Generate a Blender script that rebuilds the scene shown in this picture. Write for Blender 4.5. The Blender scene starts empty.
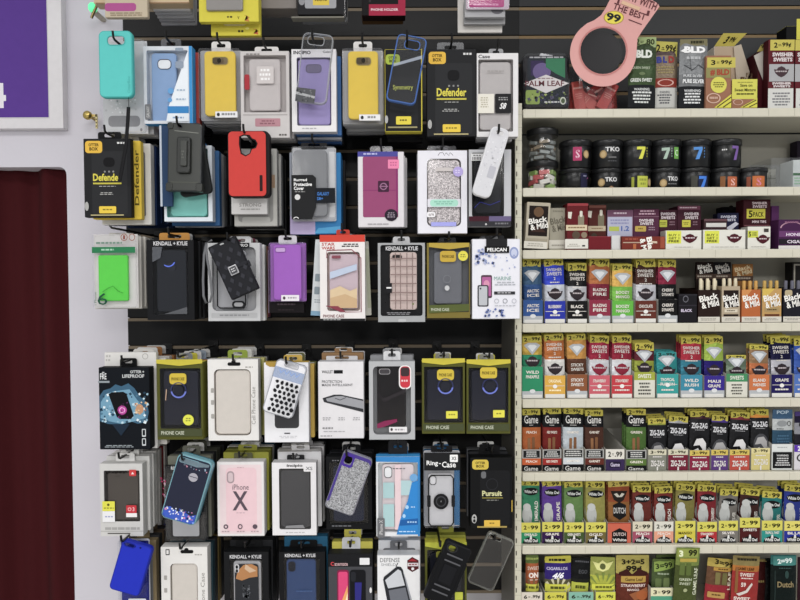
import bpy, math, random
from mathutils import Vector, Matrix
from mathutils.geometry import tessellate_polygon
random.seed(11)
PI = math.pi
scn = bpy.context.scene
COL = scn.collection
R = math.radians

# ------------------------------------------------------------------ camera
F = 600.0                                   # focal length in pixels of an 800 px wide picture
CAM = Vector((0.0, -1.63, 1.65))
ROT = Matrix.Rotation(R(0.25), 3, 'Y') @ Matrix.Rotation(R(90 - 1.6), 3, 'X')
cd = bpy.data.cameras.new('camera'); cam = bpy.data.objects.new('camera', cd); COL.objects.link(cam)
cd.sensor_width = 36.0; cd.lens = 36.0 * F / 800.0; cd.clip_start = 0.02
cam.location = CAM; cam.rotation_euler = ROT.to_euler()
scn.camera = cam

def P(px, py, y):
    """point of the place seen at a pixel, at the depth y (y = 0 is the wall, negative is towards us)"""
    d = ROT @ Vector(((px - 400) / F, -(py - 300) / F, -1.0))
    return CAM + d * ((y - CAM.y) / d.y)
def S(y): return (y - CAM.y) / F            # metres per pixel at that depth

# ------------------------------------------------------------------ materials
def lin(h):
    c = [int(h[i:i + 2], 16) / 255 for i in (0, 2, 4)]
    c = [x / 12.92 if x <= 0.04045 else ((x + 0.055) / 1.055) ** 2.4 for x in c]
    l = .25 * c[0] + .6 * c[1] + .15 * c[2]; k = .5 + .5 * min(1, l / .09)
    return [max(0, (l + (x - l) * .9) * k) for x in c]
MC = {}
def M(key):
    if key in MC: return MC[key]
    h, _, fl = key.partition(':')
    m = bpy.data.materials.new('m_' + key.replace(':', '_')); m.use_nodes = True
    nt = m.node_tree; N = nt.nodes; L = nt.links
    bs = N['Principled BSDF']; out = N['Material Output']
    if h in ('clear', 'film'):
        N.remove(bs)
        tr = N.new('ShaderNodeBsdfTransparent'); tr.inputs[0].default_value = (.94, .95, .96, 1) if h == 'clear' else (.97, .97, .98, 1)
        gl = N.new('ShaderNodeBsdfGlossy'); gl.inputs['Roughness'].default_value = .12; gl.inputs[0].default_value = (1, 1, 1, 1)
        lw = N.new('ShaderNodeLayerWeight'); lw.inputs['Blend'].default_value = .12
        mr = N.new('ShaderNodeMapRange'); mr.inputs['To Min'].default_value = 0.03 if h == 'clear' else .015; mr.inputs['To Max'].default_value = .6
        mx = N.new('ShaderNodeMixShader')
        tc = N.new('ShaderNodeTexCoord'); nz = N.new('ShaderNodeTexNoise'); nz.inputs['Scale'].default_value = 22
        bp = N.new('ShaderNodeBump'); bp.inputs['Strength'].default_value = .22; bp.inputs['Distance'].default_value = .002
        L.new(tc.outputs['Object'], nz.inputs['Vector']); L.new(nz.outputs['Fac'], bp.inputs['Height'])
        L.new(bp.outputs['Normal'], gl.inputs['Normal'])
        L.new(lw.outputs['Facing'], mr.inputs['Value']); L.new(mr.outputs['Result'], mx.inputs['Fac'])
        L.new(tr.outputs[0], mx.inputs[1]); L.new(gl.outputs[0], mx.inputs[2]); L.new(mx.outputs[0], out.inputs['Surface'])
        MC[key] = m; return m
    c = lin(h)
    bs.inputs['Base Color'].default_value = (*c, 1)
    rough, spec, metal, var, sc = .55, .12, 0, .05, 60
    if fl == 'g': rough, spec = .3, .35
    if fl == 'f': rough, metal, var, sc = .36, .3, .22, 120
    if fl == 'm': rough, metal = .3, .9
    if fl == 'd': rough, spec = .9, .15
    if fl == 'w': rough, var, sc = .55, .03, 6
    if fl == 's': rough, spec, var, sc = .42, .22, .15, 4
    bs.inputs['Roughness'].default_value = rough; bs.inputs['Specular IOR Level'].default_value = spec; bs.inputs['Metallic'].default_value = metal
    tc = N.new('ShaderNodeTexCoord')
    if fl == 't':                                       # see-through tinted plastic
        N.remove(bs)
        tr = N.new('ShaderNodeBsdfTransparent'); tr.inputs[0].default_value = (.8, .8, .82, 1)
        pb = N.new('ShaderNodeBsdfPrincipled'); pb.inputs['Base Color'].default_value = (*c, 1); pb.inputs['Roughness'].default_value = .15
        mx = N.new('ShaderNodeMixShader'); mx.inputs[0].default_value = .5
        L.new(tr.outputs[0], mx.inputs[1]); L.new(pb.outputs[0], mx.inputs[2]); L.new(mx.outputs[0], out.inputs['Surface'])
    elif fl == 'e':
        bs.inputs['Emission Color'].default_value = (*c, 1); bs.inputs['Emission Strength'].default_value = 1.1
    elif fl == 'k':                                     # glitter flakes
        vo = N.new('ShaderNodeTexVoronoi'); vo.inputs['Scale'].default_value = 520
        mr = N.new('ShaderNodeMixRGB'); mr.inputs[1].default_value = (*[x * .42 for x in c], 1); mr.inputs[2].default_value = (*[min(1, x * 1.7 + .05) for x in c], 1)
        sp = N.new('ShaderNodeSeparateColor')
        L.new(tc.outputs['Object'], vo.inputs['Vector']); L.new(vo.outputs['Color'], sp.inputs[0]); L.new(sp.outputs[0], mr.inputs[0])
        L.new(mr.outputs[0], bs.inputs['Base Color']); bs.inputs['Roughness'].default_value = .3
    else:
        nz = N.new('ShaderNodeTexNoise'); nz.inputs['Scale'].default_value = sc; nz.inputs['Detail'].default_value = 2
        mr = N.new('ShaderNodeMixRGB'); mr.inputs[1].default_value = (*[x * (1 - var) for x in c], 1); mr.inputs[2].default_value = (*[min(1, x * (1 + var)) for x in c], 1)
        L.new(tc.outputs['Object'], nz.inputs['Vector']); L.new(nz.outputs['Fac'], mr.inputs[0]); L.new(mr.outputs[0], bs.inputs['Base Color'])
        if fl in ('f', 'w', 'd'):
            bp = N.new('ShaderNodeBump'); bp.inputs['Strength'].default_value = {'f': .9, 'w': .08, 'd': .25}[fl]; bp.inputs['Distance'].default_value = .003
            n2 = N.new('ShaderNodeTexNoise'); n2.inputs['Scale'].default_value = {'f': 70, 'w': 90, 'd': 400}[fl]
            L.new(tc.outputs['Object'], n2.inputs['Vector']); L.new(n2.outputs['Fac'], bp.inputs['Height']); L.new(bp.outputs['Normal'], bs.inputs['Normal'])
    MC[key] = m; return m

# ------------------------------------------------------------------ mesh builder
class MB:
    def __init__(s): s.v = []; s.f = []; s.k = []; s.sm = []
    def add(s, vs, fs, key, smooth=False):
        o = len(s.v); s.v += [tuple(p) for p in vs]
        for f in fs: s.f.append(tuple(i + o for i in f)); s.k.append(key); s.sm.append(smooth)
    def mesh(s, name):
        me = bpy.data.meshes.new(name); me.from_pydata(s.v, [], s.f)
        keys = []
        for k in s.k:
            if k not in keys: keys.append(k)
        for k in keys: me.materials.append(M(k))
        ix = {k: i for i, k in enumerate(keys)}
        me.polygons.foreach_set('material_index', [ix[k] for k in s.k])
        me.polygons.foreach_set('use_smooth', s.sm)
        me.update(); return me
    def build(s, name, parent=None):
        o = bpy.data.objects.new(name, s.mesh(name)); COL.objects.link(o)
        if parent is not None: o.parent = parent
        return o
    def box(s, x0, x1, y0, y1, z0, z1, key, c=0.0, front=None, top=None):
        if c:
            return s.slab((x0 + x1) / 2, (z0 + z1) / 2, x1 - x0, z1 - z0, y0, y1, c, key, c, 1)
        vs = [(x0, y0, z0), (x1, y0, z0), (x1, y1, z0), (x0, y1, z0), (x0, y0, z1), (x1, y0, z1), (x1, y1, z1), (x0, y1, z1)]
        s.add(vs, [(0, 3, 2, 1), (1, 2, 6, 5), (2, 3, 7, 6), (3, 0, 4, 7)], key)
        s.add(vs, [(0, 1, 5, 4)], front or key); s.add(vs, [(4, 5, 6, 7)], top or key)
    def loft(s, loops, key, cap0=True, cap1=True, smooth=False, closed=True):
        n = len(loops[0]); vs = [p for lp in loops for p in lp]; fs = []
        for i in range(len(loops) - 1):
            for j in range(n if closed else n - 1):
                a = i * n + j; b = i * n + (j + 1) % n
                fs.append((a, b, b + n, a + n))
        s.add(vs, fs, key, smooth)
        if cap0: s.add(loops[0], [tuple(range(n))], key)
        if cap1: s.add(loops[-1], [tuple(reversed(range(n)))], key)
    def slab(s, cx, cz, w, h, y0, y1, r, key, c=.001, n=5):
        def lp(ins, y): return [(x, y, z) for x, z in rr(cx, cz, w - 2 * ins, h - 2 * ins, max(r - ins, .0004), n)]
        if c > 0: s.loft([lp(c, y0), lp(c * .3, y0 + c * .3), lp(0, y0 + c), lp(0, y1 - c), lp(c, y1)], key)
        else: s.loft([lp(0, y0), lp(0, y1)], key)
    def plate(s, outer, holes, y0, y1, key):
        loops = [outer] + list(holes); flat = [p for l in loops for p in l]
        tris = tessellate_polygon([[Vector((x, z, 0)) for x, z in l] for l in loops])
        for y in (y0, y1): s.add([(x, y, z) for x, z in flat], tris, key)
        for l in loops:
            n = len(l); vs = [(x, y0, z) for x, z in l] + [(x, y1, z) for x, z in l]
            s.add(vs, [(i, (i + 1) % n, (i + 1) % n + n, i + n) for i in range(n)], key)
    def tube(s, pts, r, key, n=8, flat=1.0):
        pts = [Vector(p) for p in pts]; loops = []
        for i, p in enumerate(pts):
            t = (pts[min(i + 1, len(pts) - 1)] - pts[max(i - 1, 0)]).normalized()
            a = Vector((1, 0, 0)) if abs(t.x) < .9 else Vector((0, 0, 1))
            u = (a - t * a.dot(t)).normalized(); w = t.cross(u)
            loops.append([tuple(p + u * math.cos(2 * PI * k / n) * r + w * math.sin(2 * PI * k / n) * r * flat) for k in range(n)])
        s.loft(loops, key, smooth=True)
    def lathe(s, prof, key, cx=0, cy=0, n=28, cap0=True, cap1=True):
        s.loft([[(cx + r * math.cos(2 * PI * k / n), cy + r * math.sin(2 * PI * k / n), z) for k in range(n)] for r, z in prof], key, cap0, cap1, smooth=True)
def rr(cx, cz, w, h, r, n=5):
    r = min(r, w * .499, h * .499); out = []
    for sx, sz, a0 in ((1, 1, 0), (-1, 1, 90), (-1, -1, 180), (1, -1, 270)):
        for k in range(n + 1):
            a = R(a0 + 90 * k / n)
            out.append((cx + sx * (w / 2 - r) + r * math.cos(a), cz + sz * (h / 2 - r) + r * math.sin(a)))
    return out
def oval(cx, cz, a, b, n=20): return [(cx + a * math.cos(2 * PI * k / n), cz + b * math.sin(2 * PI * k / n)) for k in range(n)]

# ------------------------------------------------------------------ lettering
TC = {}
def glyphs(t, bold):
    k = (t, bold)
    if k in TC: return TC[k]
    cu = bpy.data.curves.new('t', 'FONT'); cu.body = t; cu.resolution_u = 2; cu.offset = bold
    o = bpy.data.objects.new('t', cu); me = o.to_mesh()
    vs = [(v.co.x, v.co.y) for v in me.vertices]; fs = [tuple(p.vertices) for p in me.polygons]
    o.to_mesh_clear(); bpy.data.objects.remove(o); bpy.data.curves.remove(cu)
    if vs:
        x0 = min(v[0] for v in vs); x1 = max(v[0] for v in vs); y0 = min(v[1] for v in vs); y1 = max(v[1] for v in vs)
        vs = [((x - x0) / max(x1 - x0, 1e-6), (y - y0) / max(y1 - y0, 1e-6)) for x, y in vs]
    TC[k] = (vs, fs); return TC[k]

# ------------------------------------------------------------------ printed marks on a face (u right 0..1, v down 0..1)
def decor(mb, ops, w, h, y=0.0, ys=None, base=0.0003):
    step = .00012
    for i, op in enumerate(ops):
        yy = y - base - i * step
        def put(uv, fs, key):
            if ys and op[0] in ('p', 'e', 'rr', 'l'):
                uv = list(uv); fs = [(f[0], f[q], f[q + 1]) for f in fs for q in range(1, len(f) - 1)]
                for _ in range(3):
                    nf = []; cache = {}
                    def mid(p, q):
                        e = (min(p, q), max(p, q))
                        if e not in cache: cache[e] = len(uv); uv.append(((uv[p][0] + uv[q][0]) / 2, (uv[p][1] + uv[q][1]) / 2))
                        return cache[e]
                    for f in fs:
                        if max(abs(uv[f[p]][0] - uv[f[q]][0]) + abs(uv[f[p]][1] - uv[f[q]][1]) for p, q in ((0, 1), (1, 2), (2, 0))) < .14: nf.append(f); continue
                        A, B, C_ = mid(f[0], f[1]), mid(f[1], f[2]), mid(f[2], f[0]); nf += [(f[0], A, C_), (A, f[1], B), (C_, B, f[2]), (A, B, C_)]
                    fs = nf
            mb.add([((u - .5) * w, yy + (ys(u, v) if ys else 0), (1 - v) * h) for u, v in uv], fs, key)
        k = op[0]
        if k == 'r':
            _, u0, v0, u1, v1, col = op; nx, nz = (6, 4) if ys else (1, 1)
            uv = [(u0 + (u1 - u0) * a / nx, v0 + (v1 - v0) * b / nz) for b in range(nz + 1) for a in range(nx + 1)]
            put(uv, [(b * (nx + 1) + a, b * (nx + 1) + a + 1, (b + 1) * (nx + 1) + a + 1, (b + 1) * (nx + 1) + a) for b in range(nz) for a in range(nx)], col)
        elif k == 'rr':
            _, u0, v0, u1, v1, col, rad = op
            pts = rr((u0 + u1) / 2 * w, (v0 + v1) / 2 * h, (u1 - u0) * w, (v1 - v0) * h, rad * w, 4)
            put([(x / w, z / h) for x, z in pts], [tuple(range(len(pts)))], col)
        elif k == 'e':
            _, u, v, du, dv, col = op
            put([(u, v)] + [(u + du * math.cos(2 * PI * q / 18), v + dv * math.sin(2 * PI * q / 18)) for q in range(18)], [(0, 1 + q, 1 + (q + 1) % 18) for q in range(18)], col)
        elif k == 'o':
            _, u, v, du, dv, th, col = op[:7]; a0, a1 = op[7:] if len(op) > 7 else (0, 360)
            uv = []
            for q in range(25):
                a = R(a0 + (a1 - a0) * q / 24)
                uv += [(u + du * math.cos(a), v + dv * math.sin(a)), (u + du * (1 - th) * math.cos(a), v + dv * (1 - th) * math.sin(a))]
            put(uv, [(2 * q, 2 * q + 2, 2 * q + 3, 2 * q + 1) for q in range(24)], col)
        elif k == 'p':
            _, uv, col = op
            tr = tessellate_polygon([[Vector((a, b, 0)) for a, b in uv]]); put(uv, tr, col)
        elif k == 't':
            _, t, u0, v0, u1, v1, col = op[:7]; bold = op[7] if len(op) > 7 else .012; rot = op[8] if len(op) > 8 else 0; sh = op[9] if len(op) > 9 else 0
            vs, fs = glyphs(t, bold); uv = []
            for a, b in vs:
                if rot == 90: uv.append((u0 + (u1 - u0) * (1 - b), v1 + (v0 - v1) * a))
                else: uv.append((u0 + (u1 - u0) * (a + sh * (b - .5)), v1 + (v0 - v1) * b))
            if rot not in (0, 90):
                cu_, cv_ = (u0 + u1) / 2, (v0 + v1) / 2; c_, s_ = math.cos(R(rot)), math.sin(R(rot)); q = []
                for a, b in uv:
                    X, Z = (a - cu_) * w, (b - cv_) * h
                    q.append((cu_ + (X * c_ - Z * s_) / w, cv_ + (X * s_ + Z * c_) / h))
                uv = q
            put(uv, fs, col)
        elif k == 'b':
            _, u0, v0, u1, v1, n, col = op; hh = (v1 - v0) / n; uv = []; fs = []
            for q in range(n):
                e = random.uniform(0, .18) * (u1 - u0); o = len(uv); va, vb = v0 + q * hh + hh * .15, v0 + q * hh + hh * .68
                x = u0 + e
                while x < u1 - e - .01:
                    x2 = min(x + random.uniform(.06, .16) * (u1 - u0) + .02, u1 - e); o = len(uv)
                    uv += [(x, va), (x2, va), (x2, vb), (x, vb)]; fs.append((o, o + 1, o + 2, o + 3)); x = x2 + .018
            put(uv, fs, col)
        elif k == 'l':
            _, pts, th, col = op; uv = []; fs = []
            for q in range(len(pts)):
                a = pts[max(q - 1, 0)]; b = pts[min(q + 1, len(pts) - 1)]
                dx, dz = (b[0] - a[0]) * w, (b[1] - a[1]) * h; d = math.hypot(dx, dz) or 1
                nx_, nz_ = -dz / d * th * w / 2, dx / d * th * w / 2
                uv += [(pts[q][0] + nx_ / w, pts[q][1] + nz_ / h), (pts[q][0] - nx_ / w, pts[q][1] - nz_ / h)]
            put(uv, [(2 * q, 2 * q + 2, 2 * q + 3, 2 * q + 1) for q in range(len(pts) - 1)], col)
        elif k == 'dots':
            _, u0, v0, u1, v1, n, sz, cols = op
            for q in range(n):
                u, v = random.uniform(u0, u1), random.uniform(v0, v1); r_ = sz * random.uniform(.5, 1.2); a = random.uniform(0, 3)
                put([(u + r_ * math.cos(a + z_ * 1.57), v + r_ * w / h * math.sin(a + z_ * 1.57)) for z_ in range(4)], [(0, 1, 2, 3)], random.choice(cols))

def within(ops, x0, y0, x1, y1):
    """marks given in the picture's own pixel frame of one face -> fractions of that face"""
    fx = lambda u: (u - x0) / (x1 - x0); fy = lambda v: (v - y0) / (y1 - y0); W = x1 - x0; H = y1 - y0; out = []
    for op in ops:
        k = op[0]
        if k in ('r', 'rr', 'b', 'dots'): q = (k, fx(op[1]), fy(op[2]), fx(op[3]), fy(op[4])) + tuple(op[5:])
        elif k == 't': q = (k, op[1], fx(op[2]), fy(op[3]), fx(op[4]), fy(op[5])) + tuple(op[6:])
        elif k in ('e', 'o'): q = (k, fx(op[1]), fy(op[2]), op[3] / W, op[4] / H) + tuple(op[5:])
        elif k in ('p', 'l'): q = (k, [(fx(a), fy(b)) for a, b in op[1]]) + tuple(op[2:])
        if k == 'rr': q = q[:6] + (op[6] / W,)
        if k == 'l': q = (q[0], q[1], op[2] / W, op[3])
        if k == 'dots': q = q[:6] + (op[6] / W, op[7])
        out.append(q)
    return out

# ------------------------------------------------------------------ things
def tag(o, label, cat, group=None):
    if not 4 <= len(label.split()) <= 16: print('BADLABEL', label)
    o['label'] = label; o['category'] = cat
    if group: o['group'] = group
    return o
def thing(name, label, cat, loc, rot=(0, 0, 0), group=None):
    o = bpy.data.objects.new(name, None); o.empty_display_size = .03; COL.objects.link(o)
    o.location = loc; o.rotation_euler = rot
    return tag(o, label, cat, group)
def struct(o): o['kind'] = 'structure'; return o
def copy_thing(o, label, off=(0, 0, 0), rot=None, group=None):
    c = o.copy(); COL.objects.link(c); c.location = Vector(o.location) + Vector(off); c['label'] = label
    if group: c['group'] = group
    if rot: c.rotation_euler = rot
    for ch in o.children:
        d = ch.copy(); COL.objects.link(d); d.parent = c
        for g in ch.children:
            e = g.copy(); COL.objects.link(e); e.parent = d
    return c
def frame_of(rect, y, tilt=0):
    """base point, width and height of an upright rectangle given by its picture rectangle and depth"""
    x0, y0, x1, y1 = rect; s = S(y); w, h = (x1 - x0) * s, (y1 - y0) * s
    c = P((x0 + x1) / 2, (y0 + y1) / 2, y); t = R(tilt)
    return c + Vector((-math.sin(t) * h / 2, 0, -math.cos(t) * h / 2)), w, h
# ================================================================== THE PLACE
zc = CAM.z
# white wall with the doorway on the left
xj = P(69, 300, .012).x; xs = P(127.5, 300, .0).x; zt = P(60, 167, .012).z
mb = MB()
outl = [(-2.6, 2.75), (-2.6, zt), (xj - .02, zt)] + [(xj - .02 + .02 * math.sin(R(a)), zt - .02 + .02 * math.cos(R(a))) for a in (20, 45, 70, 90)] + [(xj, 0), (xs + .03, 0), (xs + .03, 2.75)]
mb.plate(outl, [], .012, .125, 'd3d0d9:w')
for px, py in ((66, 113), (67, 118), (67.5, 123)):
    p = P(px, py, .012); mb.slab(p.x, p.z, .004, .004, .0115, .013, .002, '8f8a90', 0)
struct(mb.build('wall_left'))
# slatwall: boards with grooves whose lower lip shows raw fibreboard
z0 = P(420, 37.5, 0).z; SP = .0755; xm = P(519, 60, 0).x; xr = 1.55
def slats(name, xa, xb, key, lip, tilt=0):
    mb = MB()
    for k in range(-20, 9):
        zb = z0 + k * SP
        mb.box(xa, xb, 0, .012, zb + .006, zb + SP - .0045, key)
        mb.box(xa, xb, .001, .012, zb - .0045, zb + .0035, lip)
        mb.box(xa, xb, .0095, .012, zb + .0035, zb + .006, '0c0c0c')
    o = struct(mb.build(name)); o.rotation_euler.y = R(tilt); return o
slats('wall_back', xs, xm, '121214:s', '7d705e')
slats('wall_right', xm + .0005, xr, '393a3c:s', '87704f', .0)  # board colour made greyer to hold the reflection of a light wall
mb = MB(); mb.box(-2.6, xr, -6.5, .0, -.02, 0, 'b8b4ad:w'); struct(mb.build('floor'))
mb = MB(); mb.box(-2.6, xr, .13, .15, 0, 2.75, 'cfccd0:w'); struct(mb.build('wall_behind'))

# dark red curtain in the doorway
t = thing('doorway_curtain', 'dark red curtain hanging in the white doorway on the left', 'curtain', (P(20, 300, .06).x, .06, .05))
mb = MB(); nx = 150; nz = 14; vs = []
for b in range(nz + 1):
    for a in range(nx + 1):
        u = a / nx; x = -.95 + 1.10 * u; zz = 2.05 * b / nz
        y = .018 * math.sin(u * 37 + .5 * math.sin(zz * 1.3)) + .009 * math.sin(u * 83 + 1.0 + zz * .4) + .006 * math.sin(u * 17 + zz)
        vs.append((x, y, zz))
mb.add(vs, [(b * (nx + 1) + a, b * (nx + 1) + a + 1, (b + 1) * (nx + 1) + a + 1, (b + 1) * (nx + 1) + a) for b in range(nz) for a in range(nx)], '50141a:d', True)
mb.build('cloth', t)
mb = MB(); mb.tube([(-.95, 0, 2.055), (.14, 0, 2.055)], .009, '9a9a9c:m'); mb.build('curtain_rod', t)

# framed purple poster
p0 = P(0, 128.5, -.012); pr = P(62, 60, -.012).x
t = thing('framed_poster', 'purple poster in a wide white frame on the white wall above the doorway', 'poster', (pr - .3, .0, p0.z))
W, H = .6, .62; fw = .036
mb = MB(); b = .03
mb.plate([(-.3, 0), (.3, 0), (.3, H), (-.3, H)], [[(-.3 + fw, .026), (.3 - fw, .026), (.3 - fw, H - fw), (-.3 + fw, H - fw)]], -.012, .0118, 'dcd9dc:g')
mb.plate([(-.3 + fw - .004, .022), (.3 - fw + .004, .022), (.3 - fw + .004, H - fw + .004), (-.3 + fw - .004, H - fw + .004)], [[(-.3 + fw + .004, .03), (.3 - fw - .004, .03), (.3 - fw - .004, H - fw - .004), (-.3 + fw + .004, H - fw - .004)]], -.0095, .008, 'c9c6ca:g')
mb.build('frame', t)
mb = MB(); mb.box(-.3 + fw - .002, .3 - fw + .002, -.005, .006, .024, H - fw + .002, '5d3a96')
x0l = P(0, 0, -.02).x - (pr - .3); s = S(-.01)
uu = lambda px: (P(px, 100, -.0055).x - (pr - .3)) / W + .5
vv = lambda py: 1 - (P(5, py, -.0055).z - p0.z) / H
decor(mb, [('t', '4', uu(-13), vv(83), uu(6), vv(108), 'e9e6ee', .05)], W, H, -.005)
mb.build('print', t)

# brass peg and the small green lamp on the wall
q = P(87, 115, -.03)
t = thing('brass_hook', 'small round brass hook on the white wall beside the clear case packs', 'hook', (q.x, .012, q.z))
mb = MB(); mb.tube([(0, 0, 0), (0, -.031, 0)], .0045, 'b59a52:m'); mb.build('stem', t)
mb = MB(); mb.lathe([(.001, 0), (.009, .001), (.0115, .006), (.0115, .012), (.008, .017), (.001, .018)], 'c3ab5c:m')
mb.v = [(x_, -.03 - z_, y_) for x_, y_, z_ in mb.v]
mb.build('knob', t)
mb = MB(); mb.box(.006, .024, -.038, -.034, -.004, .003, 'b9a566:m'); mb.box(.020, .0245, -.038, -.034, -.034, .003, 'c9bb84:m')
for k in range(3): mb.slab(.0222, -.010 - .009 * k, .003, .004, -.0384, -.037, .0015, '4a4030', 0)
mb.build('bracket', t)
q = P(92, 6, -.05)
t = thing('indicator_lamp', 'small glowing green lamp on the white wall at the top of the photo', 'lamp', (q.x, .012, q.z - .02))
mb = MB(); mb.box(-.006, .006, -.055, 0, .006, .014, 'b8b2a2'); mb.build('arm', t)
mb = MB(); mb.lathe([(.001, .006), (.007, .007), (.011, .013), (.011, .022), (.007, .028), (.001, .029)], '4fd890:e', 0, -.058); mb.build('lens', t)
mb = MB(); vs = []; mb.tube([(.014, -.062, .024), (.004, -.064, .0), (-.001, -.064, -.012)], .0035, '8b7a4d:m'); mb.build('clip', t)

# ================================================================== PHONE CASES ON PEG HOOKS
def short(ref, n=11):
    q = ref.split()[:n]
    while q[-1] in ('with', 'a', 'an', 'the', 'and', 'of', 'in', 'its', 'at', 'to', 'behind', 'over', 'big', 'round', 'black', 'white', 'red', 'yellow', 'end', 'right', 'left', 'top'): q.pop()
    return ' '.join(q).rstrip(',')
def hook(px, py, yf, ref, tip=.016):
    ref = short(ref)
    p = P(px, py, yf); L = -yf
    t = thing('peg_hook', 'black metal peg hook holding ' + ref, 'hook', (p.x, 0, p.z), group='peg hooks on the dark slatwall')
    mb = MB(); mb.tube([(0, 0, 0), (0, -L - .006, 0), (0, -L - .012, .003), (0, -L - .015, tip)], .0026, '141416:g'); mb.build('rod', t)
    mb = MB(); mb.slab(0, -.002, .026, .034, -.0035, -.0005, .004, '141416:g', .0008); mb.build('back_plate', t)
    return p
def casemesh(mb, cx, cz, w, h, y0, th, col, cut=None, rad=.1, cm=None):
    mb.slab(cx, cz, w, h, y0, y0 + th, rad * w, col, min(.0025, th * .4))
    d = {'s': (.3, .09, .7, .19), 'i': (.09, .05, .44, .125), 'x': (.08, .045, .3, .2), 'c': (.36, .2, .64, .34), 'k': (.34, .07, .66, .25)}
    if cut:
        kind, ccol, rcol = cut; u0, v0, u1, v1 = d[kind] if isinstance(kind, str) else kind
        a = (u0 + u1) / 2; b_ = (v0 + v1) / 2; ww, hh = (u1 - u0) * w, (v1 - v0) * h
        X, Z = cx + (a - .5) * w, cz + (.5 - b_) * h; r = min(ww, hh) * .45
        mb = cm or mb
        mb.plate(rr(X, Z, ww + .0024, hh + .0024, r), [rr(X, Z, ww, hh, r * .9)], y0 - .0012, y0 + .0005, rcol)
        mb.slab(X, Z, ww, hh, y0 - .0004, y0 + .0004, r * .9, ccol, 0)
def tabmesh(mb, w, h, y, col, z, slot=True, sw=.45):
    o = rr(0, z + h / 2 - .002, w, h + .004, min(.006, h * .3)); hz = z + h * .55
    mb.plate(o, [rr(0, hz, w * sw, max(.0062, min(h * .42, .008)), .003)] if slot else [], y, y + .0009, col)
def pk(name, label, rect, ref=None, yf=-.25, d=.022, front='e3e1e2', side=None, top=None, win=None, wrad=.03, wcol='888888', case=None, dec=(), fdec=(), tab=None,
       tilt=0, hk=True, style='box', clear='film', frac=False, cdec=(), cat='phone case package', group=None, rz=0):
    loc, w, h = frame_of(rect, yf, tilt)
    t = thing(name, label, cat, loc, (0, R(tilt), R(rz)), group)
    cv = (lambda ops: list(ops)) if frac else (lambda ops: within(ops, *rect))
    fu = (lambda r_: r_) if frac else (lambda r_: ((r_[0] - rect[0]) / (rect[2] - rect[0]), (r_[1] - rect[1]) / (rect[3] - rect[1]), (r_[2] - rect[0]) / (rect[2] - rect[0]), (r_[3] - rect[1]) / (rect[3] - rect[1])))
    mb = MB(); side = side or front
    if style == 'blister':
        mb.slab(0, h / 2, w, h, d - .0015, d, .004, front, 0); decor(mb, cv(dec), w, h, d - .0015); body = mb.build('card', t)
        m2 = MB(); m2.slab(0, h / 2, w * .985, h * .99, 0, d - .0016, .006, clear, .003); decor(m2, cv(fdec), w, h, -.0002); m2.build('blister', t)
    elif win:
        u0, v0, u1, v1 = fu(win); cx, cz, ww, wh = ((u0 + u1) / 2 - .5) * w, (1 - (v0 + v1) / 2) * h, (u1 - u0) * w, (v1 - v0) * h
        hole = rr(cx, cz, ww, wh, max(wrad * w, .0008))
        mb.plate([(-w / 2, 0), (w / 2, 0), (w / 2, h), (-w / 2, h)], [hole], 0, .0012, front)
        vs = [(-w / 2, .0012, 0), (w / 2, .0012, 0), (w / 2, .0012, h), (-w / 2, .0012, h), (-w / 2, d, 0), (w / 2, d, 0), (w / 2, d, h), (-w / 2, d, h)]
        mb.add(vs, [(0, 1, 5, 4), (1, 2, 6, 5), (3, 0, 4, 7), (4, 5, 6, 7)], side); mb.add(vs, [(2, 3, 7, 6)], top or side)
        mb.box(-w / 2 + .0008, w / 2 - .0008, d * .72, d * .76, .0008, h - .0008, wcol)
        mb.loft([[(x, .0012, z) for x, z in hole], [(x, d * .72, z) for x, z in hole]], wcol if wcol != front else front, False, False)
        decor(mb, cv(dec), w, h); body = mb.build('carton', t)
        m2 = MB(); m2.add([(cx - ww / 2, .0006, cz - wh / 2), (cx + ww / 2, .0006, cz - wh / 2), (cx + ww / 2, .0006, cz + wh / 2), (cx - ww / 2, .0006, cz + wh / 2)], [(0, 1, 2, 3)], clear)
        decor(m2, cv(fdec), w, h, -.0012); m2.build('window_film', body)
    else:
        vs_c = .0012
        mb.slab(0, h / 2, w, h, 0, d, .0018, side, vs_c, 2); mb.box(-w / 2 + .0012, w / 2 - .0012, -.00015, .0006, .0012, h - .0012, front)
        if top: mb.box(-w / 2 + .001, w / 2 - .001, .001, d - .001, h - .0005, h + .0003, top)
        decor(mb, cv(dec), w, h); body = mb.build('carton', t)
    if case:
        u0, v0, u1, v1 = fu(case['r']); m2 = MB()
        m4 = MB(); casemesh(m2, ((u0 + u1) / 2 - .5) * w, (1 - (v0 + v1) / 2) * h, (u1 - u0) * w, (v1 - v0) * h, .0035 if (win or style == 'blister') else -.007, min(.009, d * .6), case['col'], case.get('cut'), case.get('rad', .1), m4)
        decor(m2, cv(case.get('dec', ())), w, h, .0034); pc = m2.build('phone_case', t)
        if m4.f: m4.build('camera_opening', pc)
    hp = None
    if tab:
        tw, th, tc = tab; th *= S(yf); m2 = MB(); tabmesh(m2, tw * w, th, d - .002, tc, h); m2.build('hang_tab', body)
        hp = ((rect[0] + rect[2]) / 2, rect[1] - tab[1] * .55)
    if hk and hp:
        hook(hp[0], hp[1] - 1, yf, ref or 'the ' + label)
    return t, hp, loc, w, h
ORD = ['first', 'second', 'third', 'fourth', 'fifth', 'sixth', 'seventh', 'eighth', 'ninth', 'tenth', 'eleventh', 'twelfth', 'thirteenth', 'fourteenth']
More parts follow.
